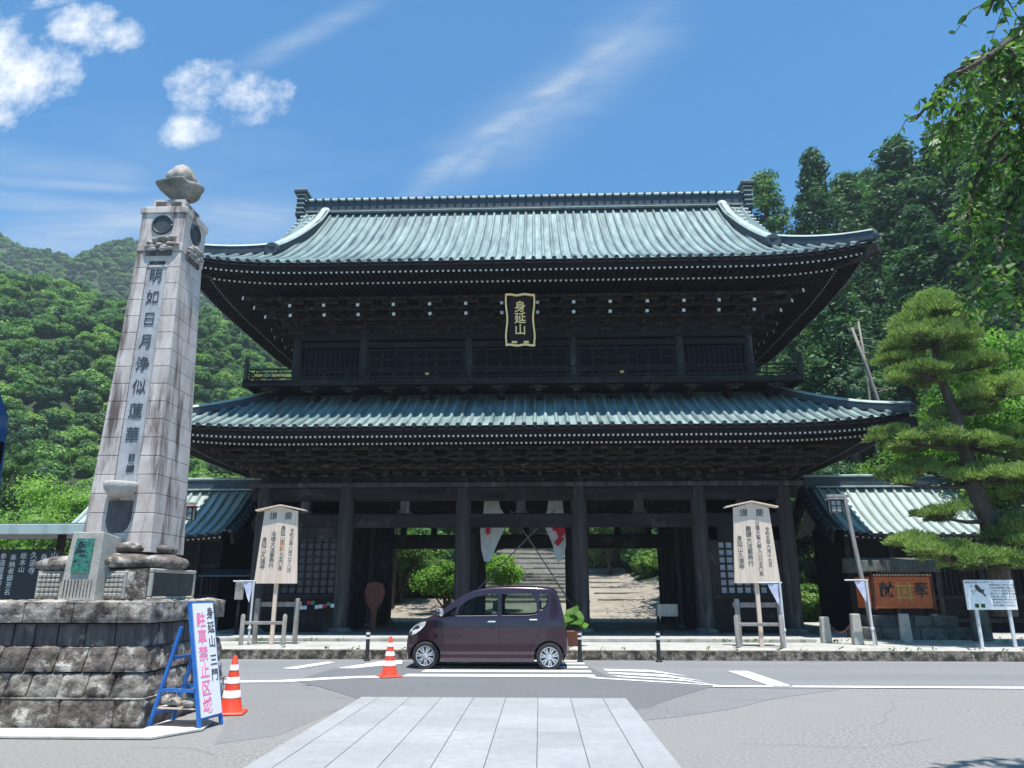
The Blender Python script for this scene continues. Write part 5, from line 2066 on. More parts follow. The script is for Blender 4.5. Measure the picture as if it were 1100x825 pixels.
tp = at(907, 533, 20.1)
lantern_post((9.12, 20.1, .19), (tp.x, 20.1, tp.z), -1, 'slender wooden lamp post with a box lantern, right of the gate')
tp = at(193, 541, 19.6)
lantern_post((tp.x + .05, 19.6, .19), (tp.x, 19.6, tp.z), 1, 'slender wooden lamp post with a box lantern, just right of the obelisk')

# ------------------------------------------------------------------ stone fence posts with chain
sp_pos = [(8.22, 21.0, .66, 'pale stone fence post nearest the gate, with a chain'), (8.78, 20.35, .76, 'pale stone fence post immediately left of the pennant pole and lamp post'),
          (10.42, 21.2, .74, 'grey stone fence post in front of the orange offering board')]
for (x, y, h, lb) in sp_pos:
    o = MB().hexa([(-.13, -.1, 0), (.13, -.1, 0), (.13, .1, 0), (-.13, .1, 0), (-.105, -.09, h), (.105, -.09, h), (.105, .09, h), (-.105, .09, h)]).build('stone_post', M['post_stone'], local=True, bevel=.02)
    o.location = (x, y, .19)
    tag(o, lb, 'stone post', 'stone fence posts on the pavement')
o = MB().hexa([(-.26, -.09, 0), (.26, -.09, 0), (.26, .1, 0), (-.26, .1, 0), (-.20, -.08, .92), (.20, -.08, .92), (.20, .08, .92), (-.20, .08, .92)]).build('stone_marker', M['grey_stone'], local=True, bevel=.02)
o.location = (12.75, 21.8, .19)
tag(o, 'broad grey stone slab standing behind the bird information board', 'stone marker')
P = []
for t in np.linspace(0, 1, 30):
    p = Vector((8.34, 20.98, .66)).lerp(Vector((8.66, 20.4, .68)), t)
    p.z -= .20 * 4 * t * (1 - t)
    P.append(p)
tag(MB().tube(P, .016, 6).build('chain', M['rust'], smooth=True), 'rusty chain sagging between the two left stone fence posts', 'chain')

# ------------------------------------------------------------------ offering board under a little roof
ob = thing('offering_shelter', 'orange board with black characters and a gold crest under an old shingled roof', 'shelter', (11.32, 23.2, .19))
MB().bbox(10.50, 12.16, 22.98, 23.04, 1.02, 1.93, .01).build('orange_board', M['orange'], ob)
a = MB()
a.bbox(10.44, 12.22, 22.93, 23.06, 1.935, 2.02, .01)
a.bbox(10.44, 10.50, 22.95, 23.06, .98, 1.93, .01)
a.bbox(12.165, 12.22, 22.95, 23.06, .98, 1.93, .01)
a.build('frame', M['rust'], ob)
a = MB()
for k in range(22):
    a.bbox(10.50 + k * .077, 10.54 + k * .077, 22.90, 22.93, 1.95, 2.0, .004)
a.build('dentils', M['board_wood'], ob)
MB().bbox(10.38, 10.43, 23.07, 24.0, 1.02, 1.93, .01).build('side_board', M['orange'], ob)
a = MB()
a.hexa([(10.10, 22.75, 2.06), (12.40, 22.75, 2.06), (12.40, 24.2, 2.06), (10.10, 24.2, 2.06), (10.12, 22.80, 2.40), (12.38, 22.80, 2.40), (12.38, 24.15, 2.52), (10.12, 24.15, 2.52)])
a.build('roof', M['thatch'], ob, bevel=.03)
text('lettering', '献', .46, M['ink'], ob, (10.86, 22.976, 1.76), depth=.006, bold=.02)
text('lettering', '奉', .46, M['ink'], ob, (11.86, 22.976, 1.76), depth=.006, bold=.02)
a = MB()
cx, cz = 11.36, 1.50
for (x0, x1, z0, z1) in ((-.27, .27, .14, .19), (-.27, .27, -.19, -.14), (-.19, -.14, -.27, .27), (.14, .19, -.27, .27)):
    zo = .0 if abs(x1 - x0) > .3 else .004
    a.box(cx + x0, cx + x1, 22.966 - zo, 22.978, cz + z0, cz + z1)
for k in range(4):
    a.box(cx - .10, cx + .10, 22.964, 22.978, cz - .10 + k * .055, cz - .075 + k * .055)
a.ball((cx, 22.972, cz), (.05, .012, .06), 10, 6)
a.build('crest', M['ochre'], ob)
a = MB()
rr = random.Random(4)
for (z0, z1, x0, x1, y0) in ((.19, .50, 9.75, 12.9, 22.3), (.51, .82, 10.2, 12.6, 22.6)):
    x = x0
    while x < x1 - .1:
        w = min(rr.uniform(.45, .8), x1 - x)
        rough_face(a, [(x + .01, y0, z0), (x + w - .01, y0, z0), (x + w - .01, y0 + 1.2, z0), (x + .01, y0 + 1.2, z0), (x + .01, y0, z1), (x + w - .01, y0, z1), (x + w - .01, y0 + 1.2, z1), (x + .01, y0 + 1.2, z1)], amp=.015, seed=rr.random() * 9)
        x += w
a.build('stone_base', M['grey_stone'], ob, smooth=50)
a = MB()
for x in (10.6, 12.05):
    a.bbox(x - .06, x + .06, 23.1, 23.22, .8, 2.08, .01)
a.build('post', M['wood'], ob)

# ------------------------------------------------------------------ bird information board
bb = thing('information_board', 'white information board with a dark bird picture on two white posts', 'information board', (11.75, 19.55, .19))
q0, q1 = at(1034, 623, 19.5), at(1093, 655, 19.5)
x0, x1, z0, z1 = q0.x, q1.x, q1.z, q0.z
MB().bbox(x0, x1, 19.47, 19.50, z0, z1, .004).build('panel', M['white'], bb)
for x in (x0 + .24, x1 - .18):
    MB().bbox(x - .04, x + .04, 19.51, 19.57, .19, z0 + .3, .01).build('post', M['white_dirty'], bb)
bx, bz = x0 + .36, z1 - .26
body = [(-.10, .13), (-.06, .15), (-.02, .12), (.02, .06), (.07, .02), (.12, .03), (.10, -.01), (.08, -.04), (.14, -.13), (.11, -.14), (.04, -.06), (-.03, -.03), (-.08, .02), (-.11, .08)]
MB().prism([(bx + p[0], bz + p[1]) for p in body][::-1], 1, 19.462, 19.468).build('bird_picture', M['ink'], bb)
a = MB()
for (u, v) in ((-.20, -.02), (-.16, -.07), (-.12, -.01), (-.19, .10)):
    a.prism([(bx + u - .03, bz + v), (bx + u, bz + v - .02), (bx + u + .04, bz + v + .01), (bx + u, bz + v + .03)], 1, 19.463, 19.468)
a.build('leaf_picture', M['granite_grey'], bb)
a = MB()
for u in (-.17, -.02):
    a.box(bx + u, bx + u + .09, 19.462, 19.468, z0 + .05, z0 + .14)
a.build('photo_picture', M['leaf_mid'], bb)
text('title', '身延山の鳥 ブッポウソウ', .062, M['ink_faded'], bb, (x0 + .37, 19.466, z1 - .03), depth=.002)
rr = random.Random(9)
ln = ['身延町の鳥ブッポウソウは夏', 'になると南の国から日本へ渡', 'ってきます。杉の大木の穴に', '巣をつくり、森の中で仏法僧', 'と鳴く鳥とされていました。', '昭和の初めに声の主はこの', '鳥ではないことがわかり、', '姿の仏法僧とよばれます。']
text('lettering', '\n'.join(ln), .048, M['ink_faded'], bb, (x0 + .92, 19.466, z1 - .10), depth=.002, line=1.45)

# ------------------------------------------------------------------ black donor board under a copper roof, far left
db = thing('roofed_board', 'long black board with white vertical writing under a mint green copper roof', 'notice board', (-11.6, 17.2, .19))
q = at(66, 590, 17)
xr = q.x
zt, zb = q.z, 1.15
MB().bbox(-14.5, xr, 17.0, 17.06, zb, zt, .01).build('panel', M['black'], db)
for j, (body, sz, dz) in enumerate((('山本坊', .17, 0), ('身延山', .17, .05), ('久遠寺', .17, .0), ('総本山', .15, .02), ('奉納者御芳名', .15, .06), ('参道整備寄進', .15, .03), ('大本願人', .15, .0), ('昭和五十年', .14, .05))):
    text('lettering', '\n'.join(body), sz, M['reflect'], db, (xr - .14 - j * .24, 16.995, zt - .06 - dz), depth=.004, line=1.02)
ry0, rz_ = 16.3, at(40, 573, 16.3).z
xr2 = at(93, 570, 16.3).x
a = MB()
a.prism([(16.3, rz_ - .02), (16.3, rz_ + .20), (17.05, rz_ + .30), (17.8, rz_ + .20), (17.8, rz_ - .02), (17.05, rz_ + .15)][::-1], 0, -15.0, xr2)
a.build('roof', M['copper_dark'], db)
MB().bbox(-15.02, xr2 + .02, 16.24, 16.295, rz_ - .02, rz_ + .20, .01).build('eave_flashing', M['copper_pale'], db)
a = MB()
for x in (xr - .12, -12.2, -14.2):
    a.bbox(x - .07, x + .07, 17.07, 17.2, .19, rz_ + .16, .01)
a.build('post', M['wood'], db)

# ------------------------------------------------------------------ small things near the gate
ws = thing('wooden_sign', 'small tan wooden sign with writing hanging on the dark wall left of the gate', 'sign', (-8.2, 24.1, 1.5))
q = at(257, 638, 24.2)
ws.location = (q.x, 24.2, .19)
MB().bbox(-.14, .14, -.03, .0, 1.06, 1.62, .01).build('panel', M['board_wood'], ws, local=True)
MB().bbox(-.04, .04, .003, .06, 0, 1.7, .01).build('post', M['wood'], ws, local=True)
text('lettering', '身延山\n三門', .13, M['ink'], ws, (0, -.032, 1.56), local=True, depth=.003)
q = at(401, 672, 26)
pd = thing('rust_panel', 'rust red rounded board on a narrow foot standing inside the left bay of the gate', 'board', (q.x, 26.0, .235))
MB().prism([(-.10, .62), (-.30, .95), (-.36, 1.25), (-.26, 1.52), (0, 1.60), (.26, 1.52), (.36, 1.25), (.28, .95), (.10, .62), (.08, .0), (-.08, 0)], 1, -.03, .03).build('panel', M['rust'], pd, local=True, bevel=.01)
MB().bbox(-.3, .3, -.2, .2, -.0, .05, .01).build('foot', M['rust'], pd, local=True)
ox = thing('offertory_box', 'small brown wooden box on legs inside the right bay of the gate', 'box', (4.9, 26.3, .235))
MB().bbox(-.35, .35, -.22, .22, .45, .85, .02).build('box', M['board_wood'], ox, local=True)
for sx in (-.3, .3):
    for sy in (-.17, .17):
        MB().box(sx - .025, sx + .025, sy - .025, sy + .025, 0, .45).build('leg', M['wood'], ox, local=True)
# offerings hung along the left lattice
rr = random.Random(2)
for k in range(9):
    q = at(323 + k * 4.2, 648 + rr.uniform(-3, 3), 24.72)
    o = MB().bbox(-.06, .06, -.02, .02, -.12, .0, .015).build('paper_charm', [M['cloth'], M['purple'], M['red_cloth'], M['bronze']][k % 4 if k != 5 else 0], local=True)
    o.location = (q.x, 24.78, q.z)
    tag(o, 'small folded paper charm tied to the lattice behind the left notice board', 'paper charm', 'paper charms on the gate lattice')

# ------------------------------------------------------------------ planter with lotus leaves
pn = thing('lotus_planter', 'brown tub with round lotus leaves standing behind the rear of the car', 'planter', (1.42, 19.6, .19))
MB().lathe([(.17, 0), (.20, .10), (.235, .34), (.25, .36), (.235, .38), (.19, .37)], (0, 0, 0), 24).build('tub', M['rust'], pn, local=True, smooth=40)
MB().lathe([(.01, .35), (.20, .355), (.2, .34)], (0, 0, 0), 20).build('soil', M['soil'], pn, local=True)
rr = random.Random(6)
for k, (x, y, z, r_) in enumerate(((-.12, -.05, .68, .17), (.10, -.12, .60, .18), (.24, .02, .52, .17), (-.02, .12, .76, .16), (.17, .12, .70, .14), (-.22, .06, .55, .13), (.05, -.02, .86, .12))):
    n = 14
    lv = MB()
    vs = [(x, y, z - .03)] + [(x + r_ * math.cos(t), y + r_ * math.sin(t) * .9, z + .02 * math.sin(3 * t + k) + .7 * r_ * math.sin(t) + (.05 * math.cos(t + k))) for t in np.linspace(0, 2 * math.pi, n + 1)[:-1]]
    lv.add(vs, [(0, 1 + i, 1 + (i + 1) % n) for i in range(n)])
    lv.build('lotus_leaf', M['leaf_bright'], pn, local=True, smooth=True)
    MB().tube([(x * .2, y * .2, .34), (x * .7, y * .7, z * .75), (x, y, z - .03)], .008, 6).build('stalk', M['leaf_mid'], pn, local=True)

# ------------------------------------------------------------------ coach at the far left
bu = thing('coach', 'deep blue coach with black windows, only its front corner in the picture', 'coach', (-5.7, 3.0, 0))
q = at(7, 485, 6.0)
xr = q.x - .02
prof = [(-9.5 * 0 + 6.0, .35), (6.08, .9), (6.10, 1.6), (6.06, 2.4), (6.0, 2.98), (5.86, 3.14), (5.4, 3.22), (-5, 3.22), (-5.2, 3.0), (-5.2, .35)]
cs = [(-1.0, 0.04), (-.9, 0), (.9, 0), (1.0, .04)]
a = MB()
secx = [(xr - 2.45, .05), (xr - 2.38, .0), (xr - .06, .0), (xr, .02)]
for i in range(3):
    xa, ia = secx[i]
    xb, ib = secx[i + 1]
    cyc, czc = .5, 1.8
    va = [(xa, cyc + (y - cyc) * (1 - ia * .25), czc + (z - czc) * (1 - ia * .35)) for y, z in prof]
    vb = [(xb, cyc + (y - cyc) * (1 - ib * .25), czc + (z - czc) * (1 - ib * .35)) for y, z in prof]
    n = len(prof)
    a.add(va + vb, [(j, (j + 1) % n, n + (j + 1) % n, n + j) for j in range(n)])
    if i in (0, 2):
        a.add(va if i == 0 else vb, [tuple(range(n))])
a.build('body', M['bus'], bu, smooth=30)
a = MB()
for k in range(5):
    y0 = 5.98 - k * 2.05
    a.bbox(xr - .012, xr + .008, y0 - 1.9, y0, 1.75, 2.75, .004)
a.build('side_window', M['busglass'], bu)
a = MB()
a.hexa([(xr - 2.2, 6.02, 1.35), (xr - .12, 6.02, 1.35), (xr - .12, 6.13, 1.35), (xr - 2.2, 6.13, 1.35), (xr - 2.2, 5.96, 2.92), (xr - .12, 5.96, 2.92), (xr - .12, 6.035, 2.92), (xr - 2.2, 6.035, 2.92)])
a.build('windscreen', M['busglass'], bu)
for y in (4.2, -2.8):
    a = MB()
    vs = MB().lathe([(.2, -.14), (.46, -.14), (.5, -.08), (.5, .08), (.46, .14), (.2, .14)], (0, 0, 0), 24)
    a.add([(xr - .15 + v[2], y + v[0], .5 + v[1]) for v in vs.v], vs.f)
    a.add([(xr - 2.3 + v[2], y + v[0], .5 + v[1]) for v in vs.v], vs.f)
    a.build('wheel', M['rubber'], bu, smooth=40)

# ------------------------------------------------------------------ the car
def build_car(loc):
    C = thing('parked_car', 'small dark plum hatchback standing on the crossing before the gate', 'car', loc)
    SC = 238.0
    X = lambda p: (p - 545) / SC
    Zz = lambda p: (590 - p) / SC
    # top outline from the front bumper foot, over the roof, to the rear bumper foot
    out = [(158, 548), (152, 520), (151, 480), (154, 452), (160, 428), (172, 408), (196, 386), (232, 366), (272, 348), (306, 330), (345, 301), (390, 268), (432, 243), (480, 224), (530, 213), (590, 207), (660, 205), (740, 206), (810, 209), (858, 214), (882, 224), (897, 250), (910, 290), (922, 340), (932, 395), (938, 445), (940, 495), (934, 530), (926, 549)]
    out = [Vector((X(a), Zz(b))) for a, b in out]
    # densify
    dn = []
    for i in range(len(out) - 1):
        p0 = out[max(i - 1, 0)]
        p1, p2 = out[i], out[i + 1]
        p3 = out[min(i + 2, len(out) - 1)]
        for t in (0, .5):
            q = .5 * ((2 * p1) + (p2 - p0) * t + (2 * p0 - 5 * p1 + 4 * p2 - p3) * t * t + (3 * p1 - p0 - 3 * p2 + p3) * t ** 3)
            dn.append(q)
    dn.append(out[-1])
    out = dn
    n = len(out)
    nrm = []
    for i in range(n):
        d = (out[min(i + 1, n - 1)] - out[max(i - 1, 0)]).normalized()
        nrm.append(Vector((d.y, -d.x)))   # inward for a clockwise-over-the-top path
    xf, xr_ = out[0].x, out[-1].x

    def hw(x, z):
        w = .735
        w -= .15 * max(0, 1 - (x - xf) / .75) ** 2.2
        w -= .07 * max(0, 1 - (xr_ - x) / .5) ** 2.2
        if z > .92:
            w -= .185 * (z - .92)
        w -= .06 * max(0, (.55 - z) / .4) ** 2 * .5
        w += .008 * math.exp(-((z - .80) / .03) ** 2)
        return w
    r = .075
    NA = 6
    body, roofm, glass = MB(), MB(), MB()
    # strips across the car
    rows = []
    for i in range(n):
        p, q = out[i], nrm[i]
        inner = p + q * r
        W_ = hw(inner.x, inner.y)
        row = []
        for k in range(NA + 1):
            t = math.pi / 2 * k / NA
            row.append((inner.x - q.x * r * math.sin(t), W_ - r * (1 - math.cos(t)), inner.y - q.y * r * math.sin(t)))
        for f in (.78, .55, .28, 0):
            camb = .022 * (1 - f * f)
            row.append((p.x - q.x * camb, (W_ - r) * f, p.y - q.y * camb))
        rows.append(row)
    m_ = len(rows[0])
    # windscreen between these outline indices
    ws0 = min(range(n), key=lambda i: (out[i] - Vector((X(300), Zz(333)))).length)
    ws1 = min(range(n), key=lambda i: (out[i] - Vector((X(462), Zz(230)))).length)
    rw0 = min(range(n), key=lambda i: (out[i] - Vector((X(890), Zz(236)))).length)
    rw1 = min(range(n), key=lambda i: (out[i] - Vector((X(922), Zz(345)))).length)
    for s in (1, -1):
        for i in range(n - 1):
            for k in range(m_ - 1):
                q = [rows[i][k], rows[i + 1][k], rows[i + 1][k + 1], rows[i][k + 1]]
                q = [(a, b * s, c) for a, b, c in q]
                if s < 0:
                    q = q[::-1]
                isg = (ws0 <= i < ws1 or rw0 <= i < rw1) and k >= NA
                (glass if isg else body).add(q, [(0, 1, 2, 3)])
    # side panels with wheel arches and window holes
    inner = [out[i] + nrm[i] * r for i in range(n)]
    fw_, rw_ = Vector((X(251), Zz(529))), Vector((X(851), Zz(533)))
    WR = .268
    arch = WR + .045
    sill = Zz(556)
    poly = [tuple(p) for p in inner]
    # bottom from rear to front
    bot = [(inner[-1].x - .02, Zz(545))]
    def arc(c, rev):
        a0 = math.asin(max(-1, (sill - c.y) / arch))
        ts = np.linspace(a0, math.pi - a0, 17)
        return [(c.x + arch * math.cos(t), c.y + arch * math.sin(t)) for t in ts]
    bot += arc(rw_, 1) + arc(fw_, 1)
    bot += [(inner[0].x + .02, Zz(545))]
    poly += bot
    wins = [
        [(323, 353), (352, 327), (394, 300), (400, 306), (386, 347)],
        [(400, 346), (412, 303), (446, 274), (492, 254), (548, 244), (600, 241), (600, 344)],
        [(620, 344), (620, 241), (700, 239), (768, 241), (783, 258), (796, 300), (796, 336), (760, 342)],
        [(806, 318), (803, 262), (806, 243), (842, 245), (852, 262), (842, 300), (822, 318)],
    ]
    wins = [[(X(a), Zz(b)) for a, b in w] for w in wins]

    def inside(pt, pl_):
        x, y = pt
        c = False
        for i in range(len(pl_)):
            x1, y1 = pl_[i]
            x2, y2 = pl_[i - 1]
            if (y1 > y) != (y2 > y) and x < (x2 - x1) * (y - y1) / (y2 - y1) + x1:
                c = not c
        return c

    def dist_poly(pt, pl_):
        best = 9
        p = Vector(pt)
        for i in range(len(pl_)):
            a, b = Vector(pl_[i]), Vector(pl_[i - 1])
            ab_ = b - a
            t = max(0, min(1, (p - a).dot(ab_) / max(ab_.length_squared, 1e-9)))
            best = min(best, (a + ab_ * t - p).length)
        return best
    verts = [Vector(p) for p in poly]
    edges = [(i, (i + 1) % len(poly)) for i in range(len(poly))]
    for w in wins:
        o = len(verts)
        verts += [Vector(p) for p in w]
        edges += [(o + i, o + (i + 1) % len(w)) for i in range(len(w))]
    for gx in np.arange(xf, xr_, .055):
        for gz in np.arange(.12, 1.62, .055):
            p = (gx, gz)
            if inside(p, poly) and dist_poly(p, poly) > .03 and all(dist_poly(p, w) > .02 for w in wins):
                verts.append(Vector(p))
    vo, eo, fo, _, _, _ = delaunay_2d_cdt(verts, edges, [], 0, 1e-5)
    for s in (1, -1):
        vs = [(p.x, s * hw(p.x, p.y), p.y) for p in vo]
        fs = []
        for f in fo:
            c = sum((vo[i] for i in f), Vector((0, 0))) / len(f)
            if inside(c, poly) and not any(inside(c, w) for w in wins):
                fs.append(tuple(f) if s < 0 else tuple(f)[::-1])
        body.add(vs, fs)
    bo = body.build('body', M['car'], C, local=True)
    import bmesh
    b_ = bmesh.new()
    b_.from_mesh(bo.data)
    bmesh.ops.remove_doubles(b_, verts=b_.verts, dist=.0015)
    bmesh.ops.recalc_face_normals(b_, faces=b_.faces)
    b_.to_mesh(bo.data)
    b_.free()
    for p in bo.data.polygons:
        p.use_smooth = True
    bo.data.set_sharp_from_angle(angle=R(38))
    g_ = glass.build('windscreen', M['carglass'], C, local=True, smooth=True)
    for s in (-1, 1):
        for j, w in enumerate(wins):
            a = MB()
            a.prism(w, 1, 0, 0)
            c = Vector((sum(p[0] for p in w) / len(w), sum(p[1] for p in w) / len(w)))
            nw = len(w)
            vs = [(p[0], s * (hw(p[0], p[1]) - .006), p[1]) for p in w] + [(c.x, s * (hw(c.x, c.y) - .006), c.y)]
            a = MB().add(vs, [(i, (i + 1) % nw, nw) for i in range(nw)])
            a.build('side_window', M['carglass'], C, local=True)
            # black rubber frame
            fr = MB()
            pts = [(p[0], s * (hw(*p) + .002), p[1]) for p in w]
            fr.tube(pts + [pts[0]], .008, 6)
            fr.build('window_seal', M['carblack'], C, local=True)
        # pillar blackout between the doors
        a = MB()
        q = [(X(601), Zz(344)), (X(619), Zz(344)), (X(619), Zz(241)), (X(601), Zz(241))]
        a.add([(x, s * (hw(x, z) + .003), z) for x, z in q], [(0, 1, 2, 3)])
        a.build('door_pillar', M['carblack'], C, local=True)
        # door seams, handles, trim
        a = MB()
        for ln_ in ([(322, 362), (330, 430), (345, 500), (352, 545)], [(606, 352), (607, 430), (607, 545)], [(812, 330), (822, 370), (800, 430), (765, 480), (752, 545)], [(345, 548), (755, 548)]):
            ps = []
            for i in range(len(ln_) - 1):
                for t in np.linspace(0, 1, 6):
                    x, z = X(ln_[i][0] + (ln_[i + 1][0] - ln_[i][0]) * t), Zz(ln_[i][1] + (ln_[i + 1][1] - ln_[i][1]) * t)
                    ps.append((x, s * (hw(x, z) + .0005), z))
            a.tube(ps, .0038, 5)
        a.build('door_seam', M['carblack'], C, local=True)
        for px_ in (572, 775):
            x, z = X(px_), Zz(372 if px_ < 600 else 363)
            MB().bbox(x - .085, x + .085, s * (hw(x, z) - .005), s * (hw(x, z) + .035), z - .016, z + .016, .012).build('door_handle', M['chrome'], C, local=True)
        # wing mirror
        x, z = X(405 - 110), Zz(322)
        wm = MB().ball((X(310), s * (hw(X(330), Zz(350)) + .13), Zz(330)), (.085, .10, .075), 14, 9).build('wing_mirror', M['car'], C, local=True, smooth=True)
        MB().bbox(X(318), X(322) + .075, s * (hw(X(330), Zz(350)) + .06), s * (hw(X(330), Zz(350)) + .235), Zz(345), Zz(312), .03).build('mirror_glass', M['chrome'], wm, local=True)
        # head lamp
        hl = [(163, 432), (172, 410), (196, 389), (226, 376), (250, 372), (244, 392), (224, 412), (198, 430), (175, 438)]
        hl = [(X(a_), Zz(b_)) for a_, b_ in hl]
        nh = len(hl)
        vs = [(p[0] - .004, s * (hw(p[0] + .02, p[1]) - .030 * max(0, min(1, (X(200) - p[0]) / .15)) + .010), p[1] + .004) for p in hl]
        vs2 = [(v[0] + .03, v[1] - s * .08, v[2]) for v in vs]
        a = MB().add(vs + vs2, [tuple(range(nh))] + [(i, (i + 1) % nh, nh + (i + 1) % nh, nh + i) for i in range(nh)])
        a.build('headlight', M['lamp'], C, local=True)
        tl = [(899, 268), (914, 330), (924, 392), (905, 392), (886, 330), (880, 270)]
        tl = [(X(a_) - .01, Zz(b_)) for a_, b_ in tl]
        vs = [(p[0], s * (hw(p[0], p[1]) - .02), p[1]) for p in tl]
        vs2 = [(v[0] + .02, v[1] - s * .10, v[2]) for v in vs]
        nt_ = len(tl)
        MB().add(vs + vs2, [tuple(range(nt_)), tuple(range(nt_, 2 * nt_))] + [(i, (i + 1) % nt_, nt_ + (i + 1) % nt_, nt_ + i) for i in range(nt_)]).build('tail_light', M['redlamp'], C, local=True)
        # wheels
        for c in (fw_, rw_):
            y = s * .655
            a = MB().lathe([(WR * .62, -.075), (WR * .93, -.08), (WR, -.055), (WR, .055), (WR * .93, .08), (WR * .62, .075)], (0, 0, 0), 40)
            ty = MB().add([(c.x + v[0], y + v[2], c.y + v[1]) for v in a.v], a.f).build('wheel', M['rubber'], C, local=True, smooth=40)
            a = MB().lathe([(WR * .62, .07), (WR * .70, .082), (WR * .70, .03), (WR * .60, .03), (WR * .60, .072)], (0, 0, 0), 40)
            rm = MB()
            rm.add([(c.x + v[0], y + s * v[2], c.y + v[1]) for v in a.v], a.f[:-2])
            for k in range(7):
                t = 2 * math.pi * k / 7 + .3
                for dt in (-.11, .11):
                    d0 = Vector((math.cos(t + dt * .9), math.sin(t + dt * .9)))
                    d1 = Vector((math.cos(t + dt * 1.5), math.sin(t + dt * 1.5)))
                    pr = Vector((-d0.y, d0.x))
                    w0, w1 = .014, .013
                    p = [(d0 * .03 - pr * w0), (d0 * .03 + pr * w0), (d1 * WR * .64 + pr * w1), (d1 * WR * .64 - pr * w1)]
                    y0, y1 = y + s * .055, y + s * .078
                    rm.hexa([(c.x + q.x, y0, c.y + q.y) for q in p] + [(c.x + q.x, y1, c.y + q.y) for q in p])
            h = MB().lathe([(.045, .04), (.05, .08), (.03, .088), (.004, .09)], (0, 0, 0), 16)
            rm.add([(c.x + v[0], y + s * v[2], c.y + v[1]) for v in h.v], h.f)
            rm.build('rim', M['alloy'], ty, local=True)
            h = MB().lathe([(WR * .66, .0), (WR * .66, .02), (.01, .02)], (0, 0, 0), 24)
            MB().add([(c.x + v[0], y + s * (v[2] + .0), c.y + v[1]) for v in h.v], h.f).build('brake_drum', M['carblack'], ty, local=True)
            # arch liner
            ar = MB()
            ts = np.linspace(-.15, math.pi + .15, 16)
            vs = [(c.x + (arch + .004) * math.cos(t), yy, c.y + (arch + .004) * math.sin(t)) for yy in (s * .40, s * (.70)) for t in ts]
            ar.add(vs, [(i, i + 1, 16 + i + 1, 16 + i) for i in range(15)])
            ar.build('wheel_arch', M['carblack'], C, local=True)
    # underside, bumpers, interior
    MB().bbox(X(352), X(755), -.60, .60, .16, .24, .02).build('underbody', M['carblack'], C, local=True)
    MB().bbox(X(172), X(925), -.52, .52, .18, .30, .02).build('underbody', M['carblack'], C, local=True)
    MB().bbox(X(180), X(318), -.55, .55, .30, .72, .05).build('engine_bay', M['carblack'], C, local=True)
    MB().bbox(X(785), X(915), -.55, .55, .30, .72, .05).build('boot_floor', M['carblack'], C, local=True)
    MB().bbox(X(160) - .012, X(180), -.42, .42, Zz(520), Zz(470), .02).build('grille', M['carblack'], C, local=True)
    MB().bbox(X(160) - .006, X(170), -.17, .17, Zz(470) + .02, Zz(440), .005).build('number_plate', M['ochre'], C, local=True)
    for sx in (.36, -.36):
        for x0 in (X(470), X(690)):
            a = MB()
            a.bbox(x0 - .02, x0 + .48, sx - .25, sx + .25, .38, .62, .06)
            a.bbox(x0 + .40, x0 + .55, sx - .24, sx + .24, .55, 1.12, .06)
            a.bbox(x0 + .43, x0 + .53, sx - .12, sx + .12, 1.14, 1.32, .04)
            a.build('car_seat', M['seat'], C, local=True)
    MB().bbox(X(320), X(400), -.62, .62, .72, .93, .05).build('dashboard', M['carblack'], C, local=True)
    a = MB()
    a.tube([(X(432) + .05 * math.sin(t), .34 + .17 * math.cos(t), .96 + .16 * math.sin(t)) for t in np.linspace(0, 2 * math.pi, 20)], .014, 6)
    a.build('steering_wheel', M['carblack'], C, local=True)
    MB().bbox(X(340), X(900), -.64, .64, .26, .34, .02).build('cabin_floor', M['carblack'], C, local=True)
    return C


car = build_car((-.50, 16.54, 0))

# ------------------------------------------------------------------ vegetation
def crown_mesh(name, cs, rs, per, size, aspect, m_, seed, jitter=.6, shell=.5, core=.62, extra=None, updark=0):
    rng = np.random.default_rng(seed)
    P, N, idx = blob_points(cs, rs, per, rng, shell)
    N[:, 2] += .35
    ct = rng.uniform(.25, .75, len(cs))
    tone = np.clip(ct[idx] + rng.normal(0, .13, len(P)), 0, 1)
    V, F, T = leaf_arrays(P, N, size, aspect, rng, tone, jitter)
    if extra is not None:
        P2, N2, s2, a2 = extra
        V2, F2, T2 = leaf_arrays(P2, N2, s2, a2, rng, np.clip(rng.normal(.5, .18, len(P2)), 0, 1), .8)
        F2 = F2 + len(V)
        V = np.concatenate([V, V2])
        F = np.concatenate([F, F2])
        T = np.concatenate([T, T2])
    if core:
        vs, fs = [], []
        seg, rg = 8, 5
        for c, r in zip(cs, rs):
            o = len(vs)
            for i in range(rg + 1):
                ph = math.pi * i / rg
                for k in range(seg):
                    t = 2 * math.pi * k / seg
                    q = core * rng.uniform(.8, 1.15)
                    vs.append((c[0] + r[0] * q * math.sin(ph) * math.cos(t), c[1] + r[1] * q * math.sin(ph) * math.sin(t), c[2] + r[2] * q * math.cos(ph)))
            for i in range(rg):
                for k in range(seg):
                    fs.append((o + i * seg + k, o + (i + 1) * seg + k, o + (i + 1) * seg + (k + 1) % seg, o + i * seg + (k + 1) % seg))
        vs, fs = np.array(vs), np.array(fs) + len(V)
        V = np.concatenate([V, vs])
        F = np.concatenate([F, fs])
        T = np.concatenate([T, np.full(len(fs), .35)])
    return raw_mesh(name, V, F, m_, T)


